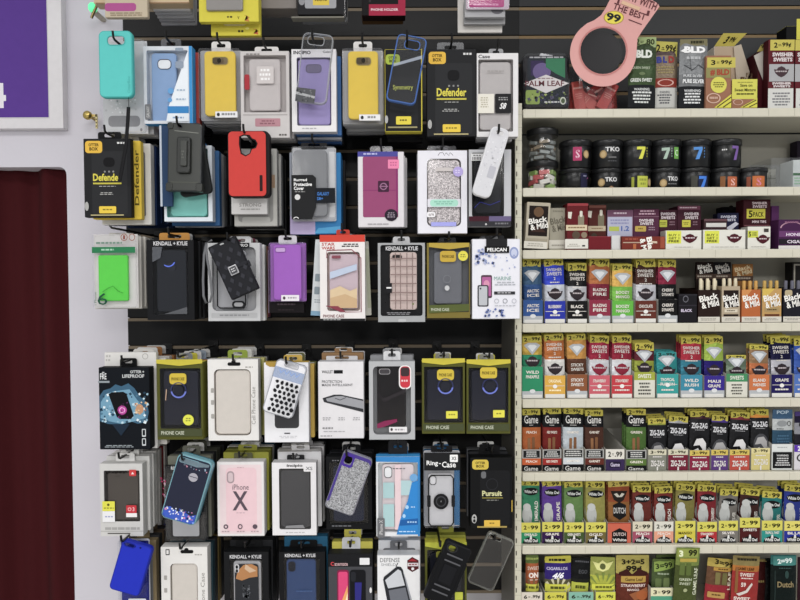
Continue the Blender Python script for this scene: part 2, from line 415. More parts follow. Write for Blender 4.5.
def stack(rect, ref, cols, yf=-.2185, d=.02, gap=.004, tabh=9, kind='phone case box', jit=(.0, .0), clear=False, slot=True):
    """the packages hanging on the same hook behind the front one, each a thing of its own"""
    y = yf
    n = len(cols)
    for i, (hx, nm) in enumerate(cols):
        s = S(-.25); loc, w, h = frame_of(rect, -.25)
        w *= random.uniform(.97, 1.02); h2 = h * random.uniform(.97, 1.03)
        o = bpy.data.objects
        lab = '%s %s, %s behind %s' % (nm, kind, ORD[i], ref)
        t = thing('phone_case_package', lab, 'phone case package', (loc.x + random.uniform(-.003, .003) + jit[0] * i, y, loc.z + h - h2 + random.uniform(-.001, .001) + jit[1] * i), (0, 0, R(random.uniform(-.7, .7))), 'packages behind ' + ref)
        mb = MB(); dd = d - .001
        mb.slab(0, h2 / 2, w, h2, 0, dd, .002, hx, .001, 2)
        mb.slab(0, h2 * .5, w * .78, h2 * .8, -.0006, .001, .006, '6f7074' if int(hx[:2], 16) > 90 else '3a3b40', .0004)
        mb.build('carton', t)
        m2 = MB(); tabmesh(m2, w * .42, tabh * s, dd - .003, 'd0cfcd' if i % 2 else hx.split(':')[0], h2); m2.build('hang_tab', t)
        y += d + gap
        if y > -.03: break
def loose(name, label, cx, cy, wpx, hpx, tilt, yf, face, rim, hole=None, decs=(), rad=.16, d=.011, hookpx=None, ref=None, cat='phone case', rimw=0, inner=None, clear=False):
    rect = (cx - wpx / 2, cy - hpx / 2, cx + wpx / 2, cy + hpx / 2)
    loc, w, h = frame_of(rect, yf, tilt)
    t = thing(name, label, cat, loc, (0, R(tilt), 0))
    mb = MB(); r = rad * w; c = .003
    def o(ins, y): return [(x, y, z) for x, z in rr(0, h / 2, w - 2 * ins, h - 2 * ins, max(r - ins, .002), 6)]
    mb.loft([o(c, .0), o(c * .3, c * .3), o(0, c), o(0, d), o(.0016, d), o(.0016, c)], rim, False, False, smooth=False)
    mb.build('bumper', t)
    m2 = MB(); hl = []
    if hole:
        if isinstance(hole[0], (list, tuple)): hl = [[((u - .5) * w, (1 - v) * h) for u, v in hole]]
        else:
            u0, v0, u1, v1 = hole; ww, hh = (u1 - u0) * w, (v1 - v0) * h
            hl = [rr(((u0 + u1) / 2 - .5) * w, (1 - (v0 + v1) / 2) * h, ww, hh, min(ww, hh) * .42)]
    m2.plate(rr(0, h / 2, w - 2 * c, h - 2 * c, max(r - c, .002), 6), hl, .0, .0013, face)
    m5 = MB()
    if hl:
        k = len(hl[0]); mx = sum(p[0] for p in hl[0]) / k; mz = sum(p[1] for p in hl[0]) / k
        big = [(mx + (x - mx) * 1 + math.copysign(.0014, x - mx), mz + (z - mz) + math.copysign(.0014, z - mz)) for x, z in hl[0]]
        m5.plate(big, hl, -.0008, .0012, rim)
    decor(m2, decs, w, h, 0.0)
    bs_ = m2.build('back_shell', t)
    if m5.f: m5.build('camera_rim', bs_)
    if hookpx: hook(hookpx[0], hookpx[1], yf, ref)
    return t, w, h
K = 'phone_case_package'
G = lambda *a: list(zip(a[::2], a[1::2]))
# ---- strip of packages cut by the top of the picture
def slip(name, label, x0, y1, x1, yf, d, col, dec=(), hpx=26, extra=None, tilt=0, group=None):
    return pk(name, label, (x0, y1 - hpx, x1, y1), None, yf, d, col, dec=dec, hk=False, tilt=tilt, group=group)
slip('cardboard_package', 'beige cardboard package hanging at the top left above the mint case', 94, 3, 188, -.232, .03, 'cbb492', [('r', 96, 2, 188, 3, '8d6a4c')], 40)
t, *_ = slip('plastic_pouch', 'crinkled plastic pouch with a magenta label before the beige cardboard package', 105, 17, 147, -.252, .012, 'c3b49c', [('rr', 105, 3, 136, 11, 'b0508f', 3), ('b', 107, 12, 145, 16, 2, '8c7a62')], 30)
for i in range(5):
    slip('grey_card_sleeve', 'grey plastic card sleeve, %s of five layered below the beige cardboard package' % ORD[i], 153 + i * 2, 10 + i * 3.6, 190 + i * 1.5, -.205 + i * .016, .007, ['c6c6ca', 'b0b1b6', 'bcbdc2', 'a6a7ad', 'b6b7bc'][i], hpx=34, group='grey sleeves at the top')
pk('blister_card', 'yellow blister card with a grey gadget, upper of two at the top', (199, -40, 258, 21), None, -.25, .014, 'd5c92e', hk=False,
   dec=[('t', 'V', 237, 15.5, 239, 18.5, '302a14'), ('b', 226, 15, 233, 18, 1, '4a4520'), ('p', [(243, 14), (249, 17), (244, 20), (249, 21), (246, 15)], 'c07a3a')], case={'r': (207, -34, 243, 11), 'col': '8b8784:g', 'rad': .06})
t, *_ = pk('blister_card', 'yellow blister card hanging lower behind the upper yellow card', (211, -20, 260, 35), None, -.225, .012, 'd3c62c', hk=False,
   dec=[('b', 236, 29, 246, 33, 1, '4a4520'), ('p', [(252, 28), (258, 31), (253, 33), (258, 34), (256, 29)], 'c05a3a'), ('e', 247, 28, 2, 1.2, 'e8e070')], case={'r': (222, 5, 248, 26), 'col': 'b8ae7a:g', 'rad': .2})
slip('grey_box', 'plain grey box at the top right of the yellow blister cards', 259, 8, 296, -.2, .05, '8d8682')
t, *_ = pk('blister_pack', 'black blister pack with a yellow label hanging at the top centre', (298, -26, 346, 14), None, -.25, .016, '2b2b2e', hk=False,
   dec=[('rr', 305, -20, 336, 8, '9d9ea2', 2), ('r', 313, -8, 329, 5, 'd8bd34'), ('e', 302, 1, 3, 4, '8e8e92'), ('t', 'MICRO', 315, -3, 327, 1, '3a3420')])
mb = MB(); s_ = S(-.25); mb.slab(.052, .024, .004, .07, -.004, .016, .002, 'film', .001); mb.slab(-.01, -.006, .12, .004, -.001, .02, .001, '77746a', .0005); mb.build('blister', t)
slip('grey_tray_pack', 'flat grey plastic pack hanging under the black blister pack', 302, 20.5, 347, -.225, .02, '77787a:g', hpx=22)
pk('phone_holder_box', 'black box with a dark red bottom band at the top centre', (362, -30, 405, 15), None, -.25, .03, '1b181b', side='241416', hk=False,
   dec=[('r', 369, -30, 371, 2, '3a3438'), ('r', 369, 4, 405, 15, 'a01f40'), ('p', [(398, -2), (405, -6), (405, 4), (398, 4)], 'a01f40'), ('t', 'PHONE HOLDER', 371, 8, 398, 10.5, 'e6c9cf', .03)])
slip('cardboard_package', 'brown cardboard base hanging under the dark red banded box', 362, 19, 403, -.215, .03, '5e4427', hpx=8)
pk('white_card_pack', 'white backing card at the top right above the white window box', (458, -20, 502, 32), None, -.2, .006, 'cfcbc6', hk=False)
t, *_ = pk('clear_pack', 'clear pack with a magenta label in front of the white backing card', (467, -24, 510, 6), None, -.25, .016, 'c9b9c4', hk=False, style='blister', dec=[('rr', 470, -20, 505, 4, 'b2457f', 2), ('b', 474, 0, 500, 3.5, 1, 'd38fb3')])
slip('clear_pack', 'grey clear pack hanging below the magenta labelled pack', 465, 17, 505, -.228, .012, 'a3a3a6:g', [('e', 497, 10, 6, 4, '66646a')], 22)
slip('clear_pack', 'grey clear pack, lowest before the white backing card', 464, 24, 505, -.214, .010, '8e8e90:g', hpx=22)

# ---- first row
pk(K, 'clear plastic pack with a grey strip hanging behind the mint green case', (99, 39, 144, 131), None, -.252, .02, 'c6c7c8', style='blister', hk=False, clear='film',
   dec=[('r', 99, 39, 144, 131, 'c9cacb'), ('rr', 104, 113, 136, 124, '8a8a8d', 4), ('e', 123, 120, 1.6, 2.2, 'efefef'), ('e', 137, 127, 1.2, 1.6, '88888a'), ('dots', 102, 80, 132, 112, 60, 1.2, ['b8b9ba', 'd8d9da', 'e4e4e5'])])
loose('phone_case', 'mint green phone case with a square camera hole at the top left', 115.5, 64, 33.5, 66, 0, -.292, '4fc6c0', '3fb3ae', (.28, .09, .78, .215), [('t', 'OtterBox', .84, .68, .93, .93, '43b2ad', .01, 90)], .17, hookpx=(116, 41), ref='the mint green phone case')
stack((100, 44, 148, 131), 'the mint green case', G('c4c5c6', 'clear grey', 'bcbdbf', 'pale grey', '2c2d31', 'black', '303136', 'charcoal', '27282c', 'black', '2e2f33', 'charcoal'), tabh=8)
pk(K, 'blue and white box with a pale blue phone case in its window', (144, 47, 192, 123), yf=-.25, d=.024, front='d3d8df', side='2f94d6', win=(147, 51, 188, 120), wcol='c8d2de', tab=(.42, 11, '77777a:t'),
   case={'r': (151, 53, 176, 121), 'col': '86a6d0', 'cut': ((.28, .1, .78, .23), 'e9edf2', '2b3148'), 'rad': .14},
   dec=[('r', 189, 47, 192, 123, '2f94d6')], fdec=[('p', [(188.5, 51), (188.5, 121), (166, 121), (169, 105), (176, 85)], 'e6edf4'), ('r', 167.5, 106, 188.5, 113, '2f86c8'), ('b', 170, 116, 186, 119, 1, '8fa9c8'), ('rr', 145, 104, 151, 119, '77797d', 1), ('t', 'GALAXY', 146.5, 106, 149.5, 117, 'd0d0d0', .01, 90), ('e', 171, 91, 3, 3, '5fa0d8'), ('e', 170, 100, 2.2, 2.2, '5fa0d8'), ('b', 175, 89, 187, 92, 1, 'a8bccf'), ('b', 175, 98, 187, 101, 1, 'a8bccf'), ('rr', 176, 62, 184, 69, '8f9cae', 2), ('rr', 176, 49, 184, 52, '8f9cae', 1)])
stack((145, 48, 193, 122), 'the blue and white box', G('b54a44', 'red edged', 'c2c2c4', 'grey', '26272b', 'black', '2b2c30', 'charcoal', '25262a', 'black'))
for (x0, x1, y0, y1, pos) in ((198, 240, 48, 118, 'left of the two yellow cases'), (342, 383, 48, 121, 'right of the two yellow cases')):
    pk(K, 'yellow phone case in a clear pack with white tab, ' + pos, (x0, y0, x1, y1), 'the yellow case pack, ' + pos, -.25, .022, 'a9a9ab', style='blister', tab=(.46, 9, 'dcdad9'),
       case={'r': (x0 + 6, y0 + 3, x1 - 5, y1 - 3), 'col': 'e3c233', 'cut': ((.28, .1, .76, .21), '7e6f52', 'b3a040'), 'rad': .13, 'dec': [('e', .44, .16, .035, .02, '2a2620'), ('e', .55, .16, .03, .018, '3a3630')] if 0 else []},
       fdec=[('r', x0 + 17, y1 - 7, x1 - 3, y1 - 1, 'e6e6e8'), ('e', x0 + 20, y1 - 4, 1.5, 1.8, '3a3a3c'), ('b', x0 + 23, y1 - 6, x1 - 5, y1 - 2, 1, '8a8a8c'), ('r', x0 + 15, y0 + 10.5, x0 + 20, y0 + 15.5, '554a38'), ('e', x0 + 21.5, y0 + 13, 2, 2.4, '332d22'), ('r', x0 + 24, y0 + 11, x0 + 26, y0 + 15, '6a5c44')])
    stack((x0 + 1, y0 + 4, x1 + 1, y1 + 2), 'the ' + pos.split()[0] + ' one of two yellow cases', G('a3a3a4', 'translucent grey', '9b9b9d', 'pale grey', '9f9fa0', 'translucent grey', '909092', 'grey', '4a4a4d', 'dark grey', '2b2b2e', 'black'), yf=-.224, d=.016)
pk(K, 'clear phone case box with a pink bottom label and big white tab', (241, 52, 289, 137), yf=-.25, d=.024, front='c9c4c3', tab=(.5, 8, 'dedbd9'), win=(244, 56, 286, 112), wcol='bdb6b4', wrad=.02,
   case={'r': (249, 59, 280, 110), 'col': 'c4bdbb', 'rad': .1}, dec=[('r', 243, 114, 287, 115, 'a9a3a2'), ('rr', 255, 118, 280, 126, 'b98690', 1), ('b', 258, 119.5, 277, 124.5, 2, '8f5f6a'), ('r', 243, 132, 260, 134, 'b5aeac'), ('b', 278, 133, 287, 136, 1, '55504e')],
   fdec=[('rr', 257, 67, 274, 84, 'cbc4c3', 1.5), ('b', 259, 69, 272, 82, 3, 'eeecec'), ('rr', 245, 75, 250, 90, 'a9303a', 1.5), ('b', 245, 54, 262, 57, 1, '8d8886')])
stack((242, 54, 290, 136), 'the clear box with pink label', G('bdb9b8', 'clear grey', 'b1adac', 'pale grey', '303034', 'black', '6a6a6d', 'grey'))
pk(K, 'white window box with a lilac phone case behind the hanging clear case', (292, 50, 336, 131), None, -.25, .024, 'e4e2e4', side='cfd0d6', win=(297, 58, 331, 125), wcol='8f86ad', wrad=.04, hk=False,
   case={'r': (298, 59, 330, 124), 'col': '9c8fc4', 'cut': ((.26, .09, .72, .205), '726a88', '6a6180'), 'rad': .1}, dec=[('t', 'INCIPIO', 294, 51.5, 311, 55, '26262a', .03), ('t', 'Galaxy', 323, 51.5, 333, 54.5, '6a6a70', .01), ('b', 300, 127, 318, 129, 1, 'b0aeb4')])
loose('phone_case', 'clear phone case hanging tilted over the white box with a lilac case', 314.5, 68, 31, 69, 7, -.278, 'film', 'b9bcc0:t', (.2, .06, .7, .17), [('r', -.0, .8, .62, 1.0, '55565a'), ('p', [(.0, .86), (.62, .9), (.62, .93), (.0, .9)], 'a9aaad'), ('dots', .02, .82, .6, .98, 30, .03, ['77787c', '8b8c90', '3e3f43'])], .2, hookpx=(313, 39), ref='the tilted clear phone case')
stack((293, 52, 339, 133), 'the white box with a lilac case', G('3f6ea8', 'blue edged', 'd0d0d4', 'white', '3a6299', 'blue', '2a2b30', 'black'))
OTB = lambda x, y, w_, h_, c='e2b32c', tc='4a3a12': [('rr', x, y, x + w_, y + h_, c, 3), ('t', 'OTTER', x + w_ * .2, y + h_ * .2, x + w_ * .8, y + h_ * .45, tc, .03), ('t', 'BOX', x + w_ * .25, y + h_ * .52, x + w_ * .75, y + h_ * .8, tc, .03)]
pk(K, 'black box with a green-yellow badge behind the blue-rimmed clear case', (385, 50, 422, 131), None, -.25, .024, '232426', side='c9ba2c', hk=False, dec=[('rr', 390, 78, 418, 126, '2c2d30', 3)] + OTB(386, 55, 14, 10, 'a9bd36', '3a4012') + [('t', 'Symmetry', 393, 85, 413, 91, 'b8bf4a', .02), ('rr', 396, 116, 411, 124, 'e3d02c', 1), ('b', 398, 118.5, 409, 121.5, 1, '6a5e1a'), ('r', 388, 126, 417, 127.5, '9d9468'), ('e', 386.5, 119, 1.6, 4, 'b0b0b0'), ('r', 421, 50, 422, 131, 'd0c02e')])
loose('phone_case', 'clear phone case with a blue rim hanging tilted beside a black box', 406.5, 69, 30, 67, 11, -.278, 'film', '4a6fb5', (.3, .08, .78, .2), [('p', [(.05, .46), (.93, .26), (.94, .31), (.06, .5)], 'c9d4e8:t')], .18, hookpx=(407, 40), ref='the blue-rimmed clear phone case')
stack((386, 52, 423, 131), 'the black box with green-yellow badge', G('2a2a2d', 'black', '35353a', 'charcoal', '28282b', 'black'))
def defender(rect, lab, extra=(), **kw):
    x0, y0, x1, y1 = rect; X = lambda u: x0 + (x1 - x0) * u; Y = lambda v: y0 + (y1 - y0) * v
    d_ = [('rr', X(.17), Y(.16), X(.92), Y(.97), '333437', 3)] + OTB(X(.04), Y(.03), 17, 12) + [('rr', X(.42), Y(.24), X(.66), Y(.36), '1b1b1e', 4), ('e', X(.45), Y(.42), 1, 1, '8a8a88'), ('e', X(.54), Y(.42), 1, 1, '8a8a88'), ('e', X(.63), Y(.42), 1, 1, '8a8a88'),
          ('t', 'Defender', X(.2), Y(.445), X(.8), Y(.54), 'd9cd3c', .03), ('r', X(.2), Y(.56), X(.8), Y(.58), 'c5ba38'), ('b', X(.3), Y(.6), X(.7), Y(.615), 1, 'b0b0ae'), ('b', X(.3), Y(.68), X(.66), Y(.72), 2, 'a5a5a3'),
          ('r', X(.14), Y(.965), X(.84), Y(.98), 'b5aa78'), ('rr', X(.32), Y(.86), X(.68), Y(.95), 'e6c52b', 1), ('b', X(.38), Y(.89), X(.62), Y(.92), 1, '86741c'), ('e', X(.06), Y(.86), 2, 4.5, 'a9a9a7'), ('b', X(.72), Y(.04), X(.94), Y(.085), 1, 'd5d5d5')]
    return pk(K, lab, rect, front='2b2c2f', side='222326', dec=d_ + list(extra), **{'d': .028, **kw})
defender((427, 50, 476, 136), 'black box with yellow badge and lettering in the top row', tab=(.55, 11, '8d8e90:t'), yf=-.252)
stack((428, 52, 477, 135), 'the top row black yellow-lettered box', G('2a2a2d', 'black', '3a3a3e', 'charcoal'))
pk(K, 'white window box with a black square label at the right end of the top row', (477, 54, 518, 136), yf=-.25, d=.024, front='dedcdd', side='c9c8ca', win=(478.5, 60, 513, 131), wcol='b2adab', tab=(.36, 8, 'c9c9cb:t'),
   case={'r': (480, 62, 511, 129), 'col': 'b9b4b2', 'rad': .12}, dec=[('t', 'Case', 478.5, 55.5, 490, 59, '3a3a3e', .02)],
   fdec=[('r', 478, 94, 494, 113, 'e3dfd3'), ('b', 480, 97, 489, 108, 5, 'b5ae98'), ('rr', 495, 94, 511, 113, '2c2c2f', 1), ('b', 498, 97, 508, 101, 2, '9a9a9c'), ('t', 'S8', 500, 103, 506, 109, 'e8e8e8', .03, 0, .3), ('b', 486, 71, 505, 73, 1, '9a9694')])
stack((478, 56, 516, 135), 'the white window box of the top row', G('c4c3c5', 'white', 'b5b4b6', 'grey'))

# ---- second row
defender((84, 139, 131, 217), 'black box with yellow badge and lettering, leftmost in the second row', tab=(.5, 8, '1c1c1e'), yf=-.264, d=.0155)
pk(K, 'yellow box with dark lettering on its side behind the leftmost black box', (93, 141, 140.5, 219), None, -.2455, .018, 'dcbb2a', side='e3c32d', hk=False, rz=3, dec=[('t', 'Defender', 134, 150, 138.5, 205, '5f5114', .02, 90)])
stack((94, 141, 144, 221), 'the leftmost black yellow-lettered box', G('d6d4cf', 'white', '1d3561', 'navy', '1a3059', 'dark navy', '1e3864', 'navy', '1b335e', 'deep navy', '1d3561', 'navy'), yf=-.218, d=.022, gap=.003, jit=(.004, 0))
t = thing('wrist_strap', 'black wrist strap dangling in front of the leftmost black box', 'strap', P(128, 88, -.29))
mb = MB(); o = P(128, 88, -.29); mb.tube([P(x, y, -.29) - o for x, y in ((128.5, 88), (128.8, 108))], .0007, '1b1b1d'); mb.build('cord', t)
mb = MB(); mb.tube([P(x, y, -.294) - o for x, y in ((128.6, 107), (127.5, 125), (126, 145), (122.5, 165), (119.5, 181))], .0042, '232326', 8, .3); mb.build('band', t)
pk(K, 'white window box with a mint case behind the black belt-clip holster', (164, 146, 212, 221), None, -.25, .022, 'd8e0e8', side='b9c0ca', hk=False, win=(166.5, 149, 208, 217), wcol='6cbab2', case={'r': (170, 152, 206, 216), 'col': '79c9be', 'rad': .1, 'dec': [('b', .3, .4, .9, .6, 5, '5fada6'), ('t', 'case', .78, .84, .86, .94, '3a8a84', .01, 90)]})
pk(K, 'dark blue edged pack directly left of the belt-clip holster', (160, 126, 172, 206), None, -.268, .008, '2b4569', hk=False, dec=[('r', 160, 126, 162, 206, 'b9c2cf')])
t, w_, h_ = loose('phone_holster', 'black belt-clip holster hanging in front of the mint case box', 184.5, 157, 34, 68, 1.5, -.296, '3b3e3a:g', '34373a:g', (.3, .035, .42, .085), [('l', [(.2, .12), (.9, .15)], .012, 'a5a79f'), ('r', .1, .86, .9, .875, '53564f')], .14, .016, (179, 125), 'the black belt-clip holster', 'holster')
mb = MB(); mb.slab(.0, h_ * .52, .4 * w_, .53 * h_, -.009, 0, .006, '2e312f:g', .003); mb.slab(.002, h_ * .54, .2 * w_, .38 * h_, -.014, -.008, .004, '3d403c:g', .002); decor(mb, [('b', .48, .42, .55, .55, 3, '6a6d66')], w_, h_, -.014); mb.build('belt_clip', t)
mb = MB(); mb.slab(-.44 * w_, h_ * .06, .2 * w_, .13 * h_, -.002, .014, .005, '343733:g', .002); mb.slab(.44 * w_, h_ * .06, .2 * w_, .13 * h_, -.002, .014, .005, '343733:g', .002); mb.slab(-.42 * w_, h_ * .95, .18 * w_, .1 * h_, -.002, .014, .005, '343733:g', .002); mb.build('corner_clips', t)
loose('phone_case', 'black phone case tilted behind the belt-clip holster', 191, 163, 32, 64, -9, -.277, '26282a', '2b2d2e', None, (), .14, .01)
stack((165, 148, 214, 222), 'the mint case box', G('35608f', 'blue', 'bcbfc4', 'pale grey', '85888c', 'grey', '303236', 'black', '6f7276', 'grey', '2a2c30', 'charcoal'))
pk(K, 'white package with silver lettering behind the red phone case', (231, 150, 267, 214), None, -.25, .014, 'd9d7d6', side='b9b8b6', hk=False, dec=[('t', 'STRONG', 239, 203, 261, 206.5, '9a9896', .02), ('b', 237, 208, 263, 210.5, 1, 'aaa8a6')])
pk(K, 'grey window package hanging behind the red case, tallest there', (234, 149, 277, 226), None, -.232, .02, 'b1b0ab', side='9b9a96', hk=False, dec=[('rr', 238, 153, 273, 222, '8b8a88', 4), ('rr', 242, 217, 270, 223, 'a9a8a4', 2), ('r', 271, 175, 275, 188, '9a7d66')])
loose('phone_case', 'red phone case with black sides and a keyhole camera opening', 248.5, 164, 42, 66, 0, -.29, '262224', '2b2628', [(.32, .09), (.4, .075), (.52, .085), (.57, .13), (.66, .15), (.70, .2), (.66, .255), (.56, .27), (.53, .34), (.44, .37), (.34, .33), (.31, .2)],
      [], .13, .02, (245, 133), 'the red phone case')
o = bpy.data.objects['back_shell'] if False else None
loc, w_, h_ = frame_of((228, 131, 267, 196), -.291)
rt = [ob for ob in bpy.data.objects if ob.get('label', '').startswith('red phone case')][0]
mb = MB(); W_ = 42 * S(-.29); H_ = 66 * S(-.29)
keyh = [((u - .5) * W_, (1 - v) * H_) for u, v in ((.29, .09), (.4, .06), (.54, .07), (.6, .12), (.68, .14), (.73, .2), (.69, .265), (.59, .285), (.55, .35), (.44, .39), (.32, .35), (.28, .2))]
mb.plate(rr(-.0022, H_ / 2, W_ * .88, H_ * .965, .009, 6), [keyh], -.0024, -.0003, 'cd3a34'); mb.slab(.3 * W_, .21 * H_, .07 * W_, .24 * H_, -.0029, -.002, .0015, '3a2224', .0003); mb.build('red_cover', rt)
stack((236, 150, 278, 225), 'the red case', G('a8a7a4', 'grey', '2d2d30', 'black', '8f8e8c', 'grey', '2a2a2d', 'charcoal'), yf=-.206)
pk(K, 'clear pack with a black label holding a grey phone case in the second row', (291, 146, 335, 220), yf=-.25, d=.024, front='b9bbbd', style='blister', tab=(.6, 5, '2b2b2e'), case={'r': (293, 150, 327, 216), 'col': '808285', 'rad': .12, 'dec': [('p', [(.05, .06), (.78, .1), (.78, .14), (.05, .09)], 'a5a7aa')]}, dec=[('r', 328, 150, 334, 216, 'd3d4d5')],
   fdec=[('p', [(291.5, 175), (313, 175), (316, 178), (316, 207), (312, 219), (291.5, 219)], '2a2b2d'), ('t', 'Rugged', 294, 178.5, 307, 182, 'f0f0f0', .03), ('t', 'Protective', 294, 182.5, 312, 186, 'f0f0f0', .03), ('t', 'Cover', 294, 186.5, 304, 190, 'f0f0f0', .03), ('b', 294, 191, 306, 192.5, 1, '9a9a9a'), ('e', 297.5, 197, 2.8, 2.8, 'd8d8d8'), ('r', 315, 188, 335, 203, '20242c'), ('t', 'GALAXY', 317, 192, 329, 195.5, '3d7fd0', .02), ('t', 'S8+', 317, 197, 323, 200, '3d7fd0', .02), ('o', 296, 219, 3, 2.5, .3, 'e8e8e8', 200, 340)])
pk(K, 'blue box hanging behind the clear pack with a black label', (290, 153, 341, 234), None, -.222, .03, '2a7ab4', side='1d6ba6', hk=False, dec=[('r', 290, 216, 315, 234, 'b3a5cb'), ('p', [(318, 228), (340, 226), (340, 233), (314, 233)], '4fa3d4'), ('r', 290, 153, 297, 216, '9aa0ac')])
stack((291, 153, 341, 232), 'the second row clear pack', G('256fa8', 'blue', '2d2e33', 'black'), yf=-.185)
pk(K, 'white package holding a magenta folio phone case', (358, 152, 404, 227), yf=-.25, d=.03, front='d9d5d9', side='b5b2b6', tab=(.5, 8, '55555c:t'), case=None,
   dec=[('r', 358, 152, 398, 157, '4b4a9a'), ('b', 361, 153, 380, 156, 1, 'b6b6e0'), ('rr', 363, 157, 398, 217, '984672', 1.5), ('r', 396, 157, 398, 217, '8a2f6a'), ('r', 363, 190, 398, 190.6, '8a2f6a'), ('rr', 378, 181, 389, 192, '4e2844', 1), ('o', 383.5, 186.5, 3.6, 3.6, .3, '9a6a8c'), ('r', 379.5, 186, 388, 187, '9a6a8c'), ('rr', 388, 160, 399, 169, 'ee83ae', .6), ('b', 390, 162, 397, 167, 2, 'c75f8c'), ('e', 391, 215, 6.5, 6, '35283a'), ('b', 387, 212, 395, 218, 3, '9a8e9c'), ('b', 362, 223, 395, 225, 1, 'a8a4a8')])
stack((359, 153, 406, 226), 'the magenta folio package', G('c9c7ca', 'white', 'bfbdc0', 'pale grey', '2a2a2d', 'black'))
pk(K, 'white window box with a sparkly glitter case and lilac seal', (418, 151, 467, 233), yf=-.25, d=.028, front='e3e2ea', side='c3c2ca', win=(427, 159, 461, 226), wrad=.1, wcol='b9b2b2', tab=(.6, 7, '44444a:t'), case={'r': (428, 160, 460, 225), 'col': 'b5aeae:k', 'rad': .14},
   dec=[('l', [(438, 156), (440, 153.2), (443, 153.2), (444.5, 156), (446, 153.2), (449, 156), (450, 153.2), (452, 154.5), (453, 156)], .5, '5a5a60')],
   fdec=[('r', 436, 168, 452, 171.5, 'c9c2c0'), ('e', 458, 172, 5, 5, 'b3a4de'), ('b', 455, 170, 461, 174, 2, 'd8d0f0'), ('r', 427.5, 199, 460.5, 207, 'dcdbe4'), ('rr', 430, 199.5, 458, 206.5, 'a6dcc8', 3), ('b', 434, 201, 454, 205, 2, '7fb9a5'), ('rr', 427, 212, 435, 217, 'f0eff2', 1), ('t', 'GLITTER', 428.5, 213.5, 434, 215.5, '5a3038', .02), ('r', 431, 222, 456, 226, 'a4a6ec')])
stack((419, 151, 466, 230), 'the sparkly case box', G('b8b7be', 'white', '6a6a70', 'grey', '2b2b2e', 'black'))
pk(K, 'grey-framed dark window box at the right end of the second row', (469, 150, 511, 226), None, -.25, .03, 'bfc0c4', side='a5a6aa', hk=False, win=(472, 153, 504, 216), wcol='16171b', case={'r': (475, 160, 501, 213), 'col': '1d1f27', 'rad': .12},
   dec=[('r', 469, 216, 489, 221, '52202f'), ('r', 489, 216, 511, 221, '6a5f86'), ('r', 469, 221, 511, 226, '3b3a40'), ('e', 486, 224, 1, 1, 'c9c9c9'), ('b', 494, 222, 509, 225, 1, '77767c')], fdec=[('r', 471, 154, 483, 161, 'dcdcdc'), ('b', 472, 155, 482, 157, 1, '55555a')] + [('r', 472.5 + k * 1.5, 157.3, 473.2 + k * 1.5, 160.3, '33333a') for k in range(6)] + [('l', [(474, 208), (480, 202), (490, 205), (500, 201)], .6, '3a3fa0')])
loose('phone_case', 'frosted white phone case hanging tilted over the grey-framed dark box', 491, 162, 19, 71, 17, -.292, 'd3d3d8', 'dddde0', (.3, .05, .7, .1), [('dots', .1, .1, .9, .9, 50, .05, ['c5c5cc', 'e2e2e6']), ('rr', .5, .55, .85, .72, 'b9b9c2', .05)], .3, .014, (498, 133), 'the frosted white case')
stack((470, 152, 511, 225), 'the grey-framed dark box', G('77787c', 'grey', '2a2a2d', 'black'))

# ---- third row
def hangbag(label, x0, x1):
    rect = (x0, 234, x1, 308)
    return rect
t, hp, loc, w_, h_ = pk(K, 'clear bag with a bright green phone case and a green header band', (91, 234, 136, 308), yf=-.262, d=.014, front='d3d0cd', style='blister', hk=False, rz=-2, case={'r': (97, 255, 127, 301), 'col': '4fd437', 'rad': .06},
   dec=[('r', 91, 234, 136, 308, 'cfccca')], fdec=[('r', 92, 247, 136, 253, '23794d'), ('b', 98, 248.5, 118, 251.5, 1, '9fd0b4'), ('b', 96, 241.5, 123, 245, 1, '6d8a7c'), ('o', 125, 237.5, 3.6, 3.6, .22, '9d6a5c'), ('t', '1', 124, 235.5, 126, 239.5, '8a4a40', .02), ('o', 133, 237.5, 3.2, 3.6, .22, '9d6a5c'), ('t', '6', 97, 293, 107, 305, '1f5640', .0), ('t', 'i Phone', 93.5, 292, 96, 305, '5f7a6c', 0, 90), ('l', [(102, 292), (108, 288), (113, 286), (118, 291), (123, 293)], .5, '2f8a2a')])
hook(113, 228, -.262, 'the green case bag', .004)
stack((92, 236, 139, 308), 'the green case bag', G('cbc8c2', 'clear', 'c5c2bb', 'frosted', 'bfbdb8', 'clear', 'a9a8a4', 'grey', 'b5b4b0', 'clear'), yf=-.236, d=.014, gap=.003, kind='phone case bag', tabh=4)
KK = lambda x0, y, x1, s=4: [('t', 'KENDALL + KYLIE', x0, y, x1, y + s, 'd5d5d8', .02)]
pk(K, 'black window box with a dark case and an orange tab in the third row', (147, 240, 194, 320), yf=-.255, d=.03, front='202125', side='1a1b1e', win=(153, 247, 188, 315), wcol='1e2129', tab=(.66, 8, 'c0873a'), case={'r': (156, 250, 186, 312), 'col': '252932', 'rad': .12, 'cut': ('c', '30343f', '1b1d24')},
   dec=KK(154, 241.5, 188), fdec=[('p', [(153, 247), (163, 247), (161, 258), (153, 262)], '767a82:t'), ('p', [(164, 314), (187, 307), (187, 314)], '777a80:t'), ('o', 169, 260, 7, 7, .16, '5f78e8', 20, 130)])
stack((148, 240, 196, 319), 'the black orange-tab box', G('2a2b2e', 'black', '38393d', 'charcoal', '25262a', 'black'))
